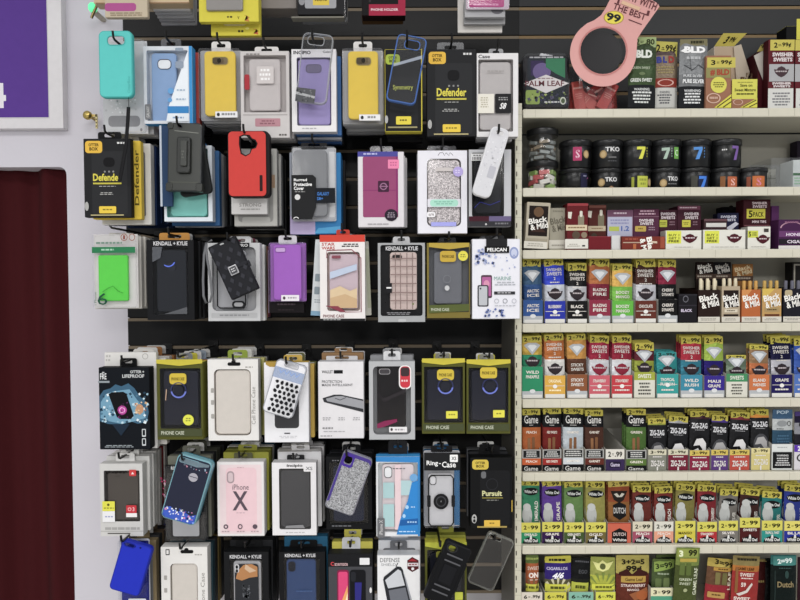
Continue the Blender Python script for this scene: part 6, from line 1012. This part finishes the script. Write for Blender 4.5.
bx('cigarillo_box', 'second dark red box with white warning panel, cut by the right photo edge', (795, 40, 822, 109), 0, '6a1d28', [('r', 795, 40.5, 822, 51, 'c5b84c'), ('r', 795, 64.5, 822, 81.5, 'a9a9ab'), shield(808, 72, 8, 5.5, '4f3a40'), ('t', 'SWISHER', 797, 53, 820, 57, 'dcd0d0', .05), ('t', 'SWEETS', 798, 58, 819, 62, 'dcd0d0', .05), ('r', 796, 88.3, 822, 109, 'd0cfca'), ('b', 799, 92, 818, 106, 5, '77777a')], y=-.186, d=.02, side='4f151e')
t, w_, h_, l_ = bx('display_box', 'open dark red box with folded pale flaps left of the white-warning box', (757.5, 52, 768, 109), 0, '5a1a24', [('r', 758, 53, 768, 58, '6a4a5a')], y=-.16, d=.06, side='4a141d')
mb = MB(); mb.plate([(-w_ * .95, h_ * .92), (-w_ * .1, h_ * 1.0), (w_ * .1, h_ * .75), (w_ * .52, h_ * .42), (w_ * .1, h_ * .45), (-w_ * .5, h_ * .7)], [], -.004, -.003, 'b9b2a9'); mb.build('side_flap', t)
mb = MB(); mb.plate([(-w_ * .5, h_ * 1.0), (w_ * 1.25, h_ * 1.04), (w_ * 1.5, h_ * 1.16), (-w_ * .1, h_ * 1.12)], [], .003, .004, 'b5a54c'); decor(mb, [('t', '99¢', .35, -.12, 1.2, -.05, '3a3614', .03)], w_, h_, .003); mb.build('price_flap', t)
bx('small_box', 'small black box with a yellow top corner at the right end of top shelf', (786, 27, 812, 106), 0, '19191b', [('r', 796, 20, 812, 50, 'd8d040')], y=-.10, d=.04, top='d8d040')

# ---- sixth shelf: black-topped and dark pouches
def game(n, x0, x1, pt, ct, nm, col, ccol, ctext, price_t='2=99¢', nb=2, kind='game', tilt=0, strip='cfcab0'):
    sh = 5; yb = LT[sh]; rect = (x0 + 1, pt, x1 - .5, yb - 1); H = yb - 1 - pt; W = x1 - x0; cx = (x0 + x1) / 2
    if kind == 'game':
        v1 = (428 - pt) / H
        bands = [(v1, '1f1f22:f'), (1, col + ':f')]; d = [('t', 'Game', x0 + 3, 415.5, x1 - 3, 423.5, 'd5d3cf', .01), ('b', x0 + 7, 424.5, x1 - 7, 426, 1, 'b5b3b0'), ('t', ctext, x0 + 5, 431, x1 - 5, 433.5, 'e6dccf', .02), ('rr', cx - 4, 438, cx - 1.2, 450, '8a5f3c', .8), ('rr', cx + .4, 437, cx + 3.2, 450, '7a5234', .8)]
    else:
        v1 = (425 - pt) / H
        bands = [(.14, col + ':f'), (1, '2a2a2d:f')]
        d = [('t', 'ZIG-ZAG', x0 + 2.5, pt + 12, x1 - 2.5, pt + 17.5, 'd5d5d8', .03), ('b', x0 + 5, pt + 18.5, x1 - 5, pt + 19.6, 1, 'a5a5a8')]
        fc = 'a5a3a3' if kind != 'white' else 'd5d3d3'; fy = pt + 31
        d += [('e', cx + .5, fy + 4, 7.6, 11, '4a4a4e' if kind != 'white' else '17171a'), ('p', [(cx - 6, fy + 4), (cx - 3, fy - 3), (cx + 3, fy - 4), (cx + 6.5, fy + 1), (cx + 6.5, 451), (cx + 2, 451), (cx + 3, fy + 7), (cx, fy + 3)], fc), ('p', [(cx - 6, 451), (cx - 5, fy + 8), (cx - 1.5, fy + 6), (cx, 451)], fc)]
    t, _, _ = pouch('%s pouch standing in the %s tray of the sixth shelf' % (nm, ORD[n]), rect, -.170, bands, ((6.5) / H, YE if kind != 'purple' else 'b5a83c', price(x0 + 2, pt, x1 - 2, pt + 6.5, price_t)), d, tilt=tilt, z0=ZS[sh] + .002)
    behind(t, nb, 'the %s front pouch, %s tray, sixth shelf' % (nm, ORD[n]), group='pouches of the %s tray, sixth shelf' % ORD[n])
    if kind == 'game':
        c = [('r', x0, ct, x1, ct + 9, 'a9a9a6'), ('r', x0 + 1.2, ct + 1, x1 - 1.2, ct + 8.2, '26282a'), ('b', x0 + 2, ct + 1.6, x1 - 2, ct + 7.8, 3, 'c9c9c6'), ('r', x0, ct + 9, x1, ct + 15.5, ccol), ('t', ctext, x0 + 4, ct + 10.8, x1 - 4, ct + 13.2, 'efe6d8', .02), ('r', x0, ct + 15.5, x1, yb, '19191b'), ('t', 'Game', x0 + 2, ct + 17, x1 - 3, yb - .3, 'd5d3cf', .01)]
    else:
        c = [('r', x0, ct, x1, ct + 5.5, strip)] + price(x0 + 1, ct, x1 - 1, ct + 5.5, '3=99¢', '3a3722') + [('b', x0 + 3, ct + 6.5, x1 - 3, ct + 8.5, 1, 'd9d4d0'), ('t', 'ZIG-ZAG', x0 + 2.5, ct + 11, x1 - 2.5, ct + 17, 'dedad6', .03), ('r', cx - .8, ct + 17.5, cx + .8, yb, 'dedad6')]
    tray('%s display tray, %s from the left on the sixth shelf' % (nm, ORD[n]), x0, x1, ct, sh, c, ccol)
game(0, 521.5, 541.5, 409, 450.5, 'orange', 'a85a2c', 'c25a2c', 'PEACH')
game(1, 542, 562, 408, 450.5, 'red', '7a2420', '9a2a24', 'RED SWEETS', tilt=1)
game(2, 562.5, 584, 408, 450, 'silver-white', 'b5bdc3', 'c9ced2', 'DIAMOND', tilt=1)
game(3, 584.5, 604.5, 410, 450.5, 'brown', '55352a', '6a2e24', 'GARNET')
tray('purple tray with a white price card, fifth from left on the sixth shelf', 605, 625, 450.5, 5, [('r', 605, 450.5, 625, 460.5, 'dad6cc')] + price(606, 451, 624, 460, '2=.99', '26241c') + [('r', 605, 460.5, 625, 472.5, '3f2f5c'), ('rr', 609, 463, 621, 469, '2a1f40', 1), ('t', 'Game', 610, 464, 620, 468, 'cfc5e0', .02)], '3f2f5c')
game(5, 625.5, 647, 409, 451.5, 'green', '4a6a30', '55702f', 'GREEN', tilt=1)
game(6, 647.5, 667, 418, 451, 'olive and grey', '8a9034', '7f8074', '', kind='zz')
game(7, 667.5, 688.5, 416, 451, 'dark red', '9a9a9e', '7c1f38', '', kind='white', price_t='3=99¢', tilt=3)
game(8, 689, 710, 411, 452, 'maroon', '4a2a34', '8a1f40', '', kind='white', price_t='3=99¢', tilt=2, strip='d0b850')
game(9, 710.5, 728.5, 415, 451.5, 'violet', '4a3488', '5a3a7c', '', kind='zz', price_t='3=99¢', tilt=3, strip='d0b850')
game(10, 729, 750, 412, 451.5, 'salmon red', '7a3038', 'b8483c', '', kind='white', price_t='3=99¢', tilt=4, strip='d0b850')
game(11, 750.5, 770.5, 409.5, 450, 'straw yellow', 'd88a34', 'cdbf78', '', kind='zz', price_t='3=99¢', strip='d8cc90')
pouch('blue pouch with a white warning standing in the blue box of sixth shelf', (772, 409, 792, 471), -.17, [(.16, '3a5a78:f'), (.35, 'b9bdbd:f'), (1, '2f5068:f')], (.08, '41607e', [('t', 'POP', 776, 410, 788, 413.5, 'b5c9d8', .02)]), [('e', 781, 423, 5, 3, '8a8e90'), ('o', 788, 423, 2, 2.4, .25, '3a3a3c'), ('b', 774, 427.5, 784, 429.5, 1, '6a6e70'), ('b', 775, 434, 789, 443, 3, '3f6480')], lean=0, z0=ZS[5] + .002)
tray('white and black warning box with a blue pouch on the sixth shelf', 771, 793, 446, 5, [('r', 771, 446, 793, 453.5, 'd5d8d6'), ('b', 774, 448.5, 790, 450.5, 1, 'a9acac'), ('r', 772, 454, 792.5, 470.5, '1d1e20'), ('t', 'WARNING:', 776, 456.5, 789, 458.5, 'd0d0d0', .02), ('b', 774, 459.5, 791, 468.5, 4, 'c5c5c5')], 'd5d8d6', depth=.1)
pouch('purple and black pouch at the right end of the sixth shelf', (794, 411, 815, 471), -.17, [(.2, '2a2440:f'), (.4, '8a8a92:f'), (1, '2c2a34:f')], (.08, '4a3a78', []), [('o', 803, 424, 5, 4, .2, '2a2a2c')], lean=0, z0=ZS[5] + .002)
tray('purple-striped white box cut by the right photo edge on sixth shelf', 793.5, 815, 447, 5, [('r', 793.5, 447, 815, 454, '5a2fa8'), ('t', '2', 797, 448, 800, 453, 'efefef', .04), ('t', '99¢', 802, 448, 812, 453, 'efefef', .04), ('o', 801, 460, 5, 4, .3, '3a3a3c')], 'd0cdd3', depth=.1)

# ---- seventh shelf: pouches with a pale bird emblem
def owl(n, x0, x1, pt, ct, nm, col, ccol, flav, strip='d2ca4c', tilt=0, hv=7.5, nb=2, bird=True, tcol='efe8e0', yb=None, side_t=True):
    sh = 6; yb = LT[sh]; rect = (x0 + 1, pt, x1 - 1, yb - 1); H = yb - 1 - pt; cx = (x0 + x1) / 2; W = x1 - x0; hy = pt + hv
    d = [('e', cx + .5, hy + 5.5, W * .38, 3.8, '17181a'), ('t', 'White Owl', x0 + 4, hy + 4, x1 - 3.5, hy + 7.2, 'd9dcd9', .02)]
    if bird: d += [('e', x0 + 6.6, ct - 9, 5, 9.5, 'aeb0ad'), ('p', [(x0 + 9, ct - 8), (x0 + 11.2, ct - 5), (x0 + 10.4, ct + 1), (x0 + 8, ct - 1)], '9a9c99'), ('e', x0 + 6.4, ct - 17, 3.9, 3.7, 'b8bab7')]
    if side_t: d += [('t', flav.split()[0], x1 - 6.5, hy + 15, x1 - 3, ct - 3, 'd9d5cc', .02, 90)]
    t, _, _ = pouch('%s pouch with a black oval badge in the %s tray of seventh shelf' % (nm, ORD[n]), rect, -.170, [((ct - pt) / H * .35, col + ':f'), (1, col + ':f')], (hv / H, YE, price(x0 + 2, pt, x1 - 2, hy, '2=99')), d, tilt=tilt, z0=ZS[sh] + .002)
    behind(t, nb, 'the %s front pouch, %s tray, seventh shelf' % (nm, ORD[n]), group='pouches of the %s tray, seventh shelf' % ORD[n])
    c = [('r', x0, ct, x1, ct + 10, strip)] + price(x0 + 1, ct + 1.5, x1 - 1, ct + 8.5, '2=99', '26240f') + [('t', flav, x0 + 3.5, ct + 11, x1 - 3.5, ct + 13.6, tcol, .02), ('e', cx, yb, W * .42, 6.5, '17181a'), ('t', 'White Owl', x0 + 3, yb - 4.5, x1 - 3, yb - 1.2, 'e3e3e0', .03), ('p', [(cx - .8, yb - 8), (cx + .8, yb - 8), (cx + 1.4, yb - 4), (cx - 1.4, yb - 4)], 'dcdcd8')]
    tray('%s price-stripped tray, %s from the left on the seventh shelf' % (nm, ORD[n]), x0, x1, ct, sh, c, ccol)
owl(0, 520.5, 541, 481, 524, 'sea green', '2f7a58', '1f8a5c', 'EMERALD', hv=5)
owl(1, 541.5, 563, 481, 523.5, 'purple', '5a3a8c', '3f2058', 'GRAPE', hv=6)
owl(2, 563.5, 584.5, 482, 524, 'moss green', '5f8048', '44592c', 'GREEN SWEETS', hv=6, side_t=False)
owl(3, 585, 606.5, 481.5, 524, 'olive gold', '8f8a44', '6f6234', 'GOLD', hv=7, side_t=False)
x0, x1 = 607, 631.5
t, _, _ = pouch('orange-black pouch with a dark hexagon badge on the seventh shelf', (608.5, 481, 630, 544), -.17, [(.35, '8a4426:f'), (1, '8a5a2c:f')], (.1, 'b9a648', price(611, 481, 629, 487, '2=99')), [('p', [(611, 491), (628, 491), (624, 500), (619.5, 503), (614, 500)], '2c211c'), ('p', [(613, 505), (619.5, 502), (626, 505), (626, 516), (619.5, 520), (613, 516)], '1c1c1e'), ('t', 'DUTCH', 613.5, 507.5, 625.5, 513.5, 'b5b3b0', .03), ('p', [(614, 494), (617, 493), (619.5, 496), (622, 493), (625, 494), (622, 497), (617, 497)], 'b9b5a8')], z0=ZS[6] + .002)
behind(t, 2, 'the orange-black hexagon badge pouch, seventh shelf', group='hexagon badge pouches, seventh shelf')
tray('salmon tray with a black hexagon badge on the seventh shelf', x0, x1, 524.5, 6, [('r', 607, 524.5, 631.5, 525.5, 'a5402e'), ('p', [(611.5, 534), (619.5, 530), (627.5, 534), (627.5, 545), (611.5, 545)], '1c1a1c'), ('t', 'DUTCH', 613, 534.5, 626, 538, 'c9b5b0', .03), ('t', 'White', 612, 540.5, 627, 543.5, 'd9d5d0', .03)], 'c95f46')
owl(5, 632, 653, 485.5, 523.5, 'dusty pink', '6f3028', 'a04a60', 'PEACH', strip='d3cbb2', side_t=False)
owl(6, 653.5, 674, 486.5, 523.5, 'peach', '77302a', 'e09a7c', 'PEACH', strip='d6d3c6', tilt=1)
owl(7, 674.5, 696, 484, 523, 'bright yellow', '7a7238', 'd0c230', 'MANGO', tilt=3, tcol='4a4214', side_t=False)
owl(8, 696.5, 717.5, 485, 524, 'crimson', '80252c', 'b0262e', 'STRAWBERRY', tilt=2)
owl(9, 718, 738.5, 489, 523, 'grey', '6f6a64', '77726c', 'SILVER', tilt=5)
owl(10, 739, 760.5, 488.5, 520, 'dark brown', '4a2a26', '5a1f20', 'SWEETS', tilt=4)
owl(11, 761, 783, 491.5, 523, 'teal', '1f6f6c', '1f8f86', 'TROPICAL TWIST', tilt=3)
owl(12, 783.5, 806, 485, 523.5, 'deep blue', '2b3a8a', '22309a', 'BLUE', strip='dccf5c', tilt=2)

# ---- bottom shelf, cut by the picture's edge
zb = ZS[7] + .002
def low(label, rect, bands, hdr, decs, y=-.172, tilt=0, bul=.006, lean=0):
    return pouch(label, (rect[0], rect[1], rect[2], 621), y, bands, hdr, decs, bul=bul, tilt=tilt, lean=lean, z0=zb)
def rays(cx, cy, col, n=7, r0=6, r1=15):
    o = []
    for k in range(n):
        a = R(200 + 140 * k / (n - 1)); b = a + .12
        o.append(('p', [(cx + r0 * math.cos(a), cy + r0 * math.sin(a)), (cx + r1 * math.cos(a - .06), cy + r1 * math.sin(a - .06)), (cx + r1 * math.cos(b), cy + r1 * math.sin(b))], col))
    return o
LOW = [(('orange pouch with a green top and white lettering on the bottom shelf'), (525.5, 554, 538.5, 0), [(.13, '5a6a34:f'), (.48, 'a85a34:f'), (1, 'b5a83c:f')], [('b', 522, 556, 541, 559.5, 1, 'a0b058'), ('t', 'SWEET', 527, 565, 539.5, 568.5, 'dcc0b0', .02), ('t', 'ON', 528, 571, 538, 576.5, 'efe0d8', .05), ('b', 526, 577.5, 539, 579.5, 1, 'dcc0b0')] + rays(533, 592, '7a5a3a') + [('r', 520, 582.5, 542, 590, 'c9c83c'), ('b', 522, 584, 540, 588.5, 1, '5a5a1c')]),
       (('purple pouch with a yellow top and white numbers on the bottom shelf'), (544.5, 555, 571, 0), [(.11, 'c5bd3c:f'), (.38, '3a2a80:f'), (1, '5f5a3c:f')], [('b', 547, 557, 567, 561, 1, '2f2c14'), ('t', 'CIGARILLOS', 546, 565.5, 567, 568.5, 'c9c3e6', .02), ('t', '4/6', 552, 571, 563.5, 577, 'efeef6', .05, 0, .2)] + rays(557, 592, 'c9c4a0', 7, 6, 16) + [('r', 544, 582.5, 570, 590.5, 'cfcf3c'), ('b', 546, 584, 568, 589, 1, '55551c'), ('r', 546, 592, 568, 595, '2a2050')]),
       (('black pouch leaning between purple and lime pouches on the bottom shelf'), (570.5, 557, 589, 0), [(.35, '1f2022:f'), (1, '2a2c26:f')], [('b', 573, 559, 587, 562, 1, '55565a'), ('t', 'EGO', 577, 568, 586, 572, '4a4c50', .04), ('r', 571, 581, 588, 591, 'b5bb3a'), ('b', 572.5, 583, 587, 589, 1, '4f5218'), ('p', [(575, 592), (578, 592), (580, 599), (574, 599)], '8a8c8e')]),
       (('lime yellow pouch with a winged crest on the bottom shelf'), (590, 556, 615, 0), [(.3, '9aa04a:f'), (1, 'b5bb3c:f')], [('p', [(592, 560), (598, 562), (602, 559), (606, 562), (613, 560), (608, 568), (602, 570), (596, 568)], 'dcdc8a'), ('e', 602, 565, 3, 3, '5a6030')] + rays(602, 588, '7a8a3c', 7, 8, 17) + [('r', 591, 582.5, 614, 588.5, 'd5d83a'), ('b', 593, 583.5, 612, 588, 1, '6a6c1c'), ('r', 596, 593, 613, 595, '3a3a2a')]),
       (('brown pouch with black price numbers on yellow on the bottom shelf'), (615.5, 554, 649, 0), [(.3, 'b0a350:f'), (1, '6f3426:f')], [('t', '3+2=5', 621, 558, 644, 563, '2a2414', .04), ('t', '99¢', 625, 564, 641, 571.5, '2a2414', .05), ('p', [(618, 571), (626, 567), (631, 573), (638, 567), (647, 571), (647, 574), (618, 574)], '4a1f1a'), ('rr', 620, 574.5, 645, 581, 'b5923c', .8), ('t', 'Game Leaf', 624, 576, 642, 579.5, '5a4018', .02), ('t', 'STRAWBERRY', 620, 582.5, 645, 585.5, 'e0c9c0', .03), ('t', 'MANGO', 626, 587, 638, 589.5, 'e0c9c0', .03), ('p', [(628, 593), (646, 586), (648, 592), (634, 600)], '9a5a34'), ('e', 641, 594, 6, 5, 'a85a2c')])]
for i, (lab, r_, bands, decs) in enumerate(LOW):
    low(lab, r_, bands, (.045, bands[0][1].split(':')[0], []), decs, y=-.166, tilt=(0, 0, 4, 0, 0)[i])
for i, (x0, x1, c, pt_) in enumerate(((519.5, 543, 'd8cfc0', '6=.99¢'), (544, 567, 'cfc93c', '6=.99¢'), (568, 594, '7fb5a0', '6=.99¢'), (595, 616, 'd0d23c', '6=.99¢'))):
    tray('%s price-front tray, cut by the bottom photo edge' % ['cream', 'yellow', 'mint', 'lime'][i], x0, x1, 593.5, 7, [('r', x0, 593.5, x1, 602, c)] + price(x0 + 1, 595, x1 - 1, 601.5, pt_), 'b5a04c', y=-.184, yb=622, depth=.1, back=.0)
low('dark green pouch with a light green price patch on the bottom shelf', (651, 558, 674, 0), [(.6, '4a5a34:f'), (1, '3f6a50:f')], (.05, '5a6a34', []), [('p', [(652.5, 561), (673, 557), (673, 566), (653, 571)], '8aa348'), ('t', '3=99', 654, 561.5, 671, 567, '26301a', .03, -8), ('b', 654, 571, 670, 574, 1, '9aa88a'), ('rr', 654, 577, 660, 586, '5f7040', 1), ('rr', 662, 576, 668, 586, '6a7a48', 1)], tilt=2, y=-.168)
tray('cream and green price tray under the dark green pouch', 650, 673.5, 589.5, 7, [('r', 650, 589.5, 673.5, 598, 'dcd8b0')] + price(651, 590.5, 672.5, 597.5, '3=99'), '4a9a7a', y=-.184, yb=622, depth=.1, back=0)
low('tall green pouch sticking up in front of the white shelf edge', (676.5, 547, 700, 0), [(.25, '7a8a40:f'), (.8, '4f5a2c:f'), (1, '7a8f3c:f')], None, [('r', 677.5, 548, 698, 556.5, '8f9a44'), ('t', '3', 679, 549.5, 683, 556, 'e3e8c0', .05), ('t', '99', 688, 548.5, 697, 555, '2f3414', .04), ('rr', 680, 557.5, 697, 561, 'b59f3c', .6), ('rr', 680, 562.5, 685, 575, '5f7034', .8), ('rr', 686.5, 562.5, 691.5, 575, '5a6a30', .8), ('t', 'GREEN', 680.5, 578, 692.5, 580.8, 'c9d0b0', .02), ('t', 'SWEET', 681, 582.5, 692, 585.3, 'c9d0b0', .02), ('t', 'GAME LEAF', 694.5, 567, 698.5, 596, 'd8dcc0', .02, 90), ('e', 687, 591, 2, 2, 'a9b080')], tilt=1, y=-.184, lean=6)[0].location += Vector((-.011, 0, .010))
low('red pouch with a yellow price top leaning left of the red leaf pouch', (705, 557.5, 731, 0), [(.14, 'b9a348:f'), (.45, '6a4a34:f'), (1, '9c2a34:f')], None, [('t', '3=99', 712, 559.5, 731, 564.5, '3a3014', .03, 10), ('r', 711, 566, 730, 569.5, 'b58a34'), ('b', 713, 566.6, 728, 569, 1, '5a4018'), ('rr', 713, 571, 718, 583, '7a7040', 1), ('rr', 720, 571, 725, 583, '6a6438', 1), ('t', 'LEAF', 726, 570, 729.5, 588, 'd9c9b0', .02, 90), ('rr', 707, 591, 724, 597, 'b9904a', .8), ('b', 709, 592.5, 722, 595.5, 1, '6a4a20')], tilt=5, y=-.170)
low('red leaf pouch with white lettering and a pale swoosh on the bottom shelf', (731, 555, 758, 0), [(.15, '8a7a48:f'), (.24, 'b5702c:f'), (.7, 'a02f2c:f'), (1, 'a02a34:f')], None, [('b', 735, 556.5, 755, 560.5, 1, '3a3420'), ('t', 'GAME LEAF', 735, 566, 752, 569, '5a3410', .02), ('t', 'SWEET', 738, 571.5, 752, 575, 'e3cfc6', .03), ('b', 738, 576, 752, 578, 1, 'e3cfc6'), ('t', '59', 739, 581, 744, 585.5, 'e3cfc6', .04), ('p', [(735, 593), (744, 589), (750, 581), (751, 583), (746, 591), (738, 595)], 'd5cbc3'), ('t', 'SWEET', 733, 596, 749, 599.5, 'e8d5cc', .04), ('rr', 733.5, 566, 736, 592, '8a5a30', .8)], tilt=3, y=-.178)
low('dark teal pouch with tan lettering near the right of the bottom shelf', (770, 554, 796, 0), [(.15, '2f6a66:f'), (1, '182422:f')], None, [('r', 772, 555, 795, 564, '3f807a'), ('t', '2=99', 776, 557, 791, 562, 'd9e8e4', .04, -5), ('b', 777, 566, 790, 567.5, 1, '3a5a56'), ('e', 785, 573, 2, 4, '2f4a46'), ('t', 'Dutch', 775.5, 580, 792, 586, '8a7a55', .03), ('r', 773, 569, 774, 600, '2a3a38')], y=-.172)
low('dark maroon pouch cut by the right edge on the bottom shelf', (797, 556, 820, 0), [(1, '3a1a26:f')], None, [('e', 808, 575, 5, 5, '55303c')], y=-.168)
low('second dark red pouch behind the red leaf pouch on the bottom shelf', (737, 558, 766, 0), [(1, '4a1c1c:f')], (.05, '7a6a3c', []), [('b', 750, 578, 764, 582, 1, '7a6a3c')], y=-.148, tilt=2)
low('second dark green pouch behind the tall green pouch', (655, 553, 690, 0), [(1, '33402a:f')], (.05, '5a6a34', []), [], y=-.146)
low('black pouch at the back behind the dark teal pouch', (764, 557, 786, 0), [(1, '1a1c1e:f')], (.05, '24302e', []), [], y=-.148)

# ================================================================== LIGHT
w = bpy.data.worlds.new('world'); scn.world = w; w.use_nodes = True
bg = w.node_tree.nodes['Background']; bg.inputs[0].default_value = (.96, .98, 1, 1); bg.inputs[1].default_value = .54
def lamp(name, x, y, z, sx, sy, e, c=(1, .98, .96)):
    l = bpy.data.lights.new(name, 'AREA'); l.shape = 'RECTANGLE'; l.size = sx; l.size_y = sy; l.energy = e; l.color = c
    o = bpy.data.objects.new(name, l); COL.objects.link(o); o.location = (x, y, z); return o
for x in (-1.5, 0.0, 1.5):
    lamp('ceiling_panel', x, -1.5, 2.9, .8, .5, 11); lamp('ceiling_panel', x, -5.2, 2.9, .7, 1.2, 100)
vs_ = scn.view_settings; vs_.view_transform = 'Standard'; vs_.look = 'None'; vs_.exposure = 0.0; vs_.gamma = 1; vs_.use_curve_mapping = False
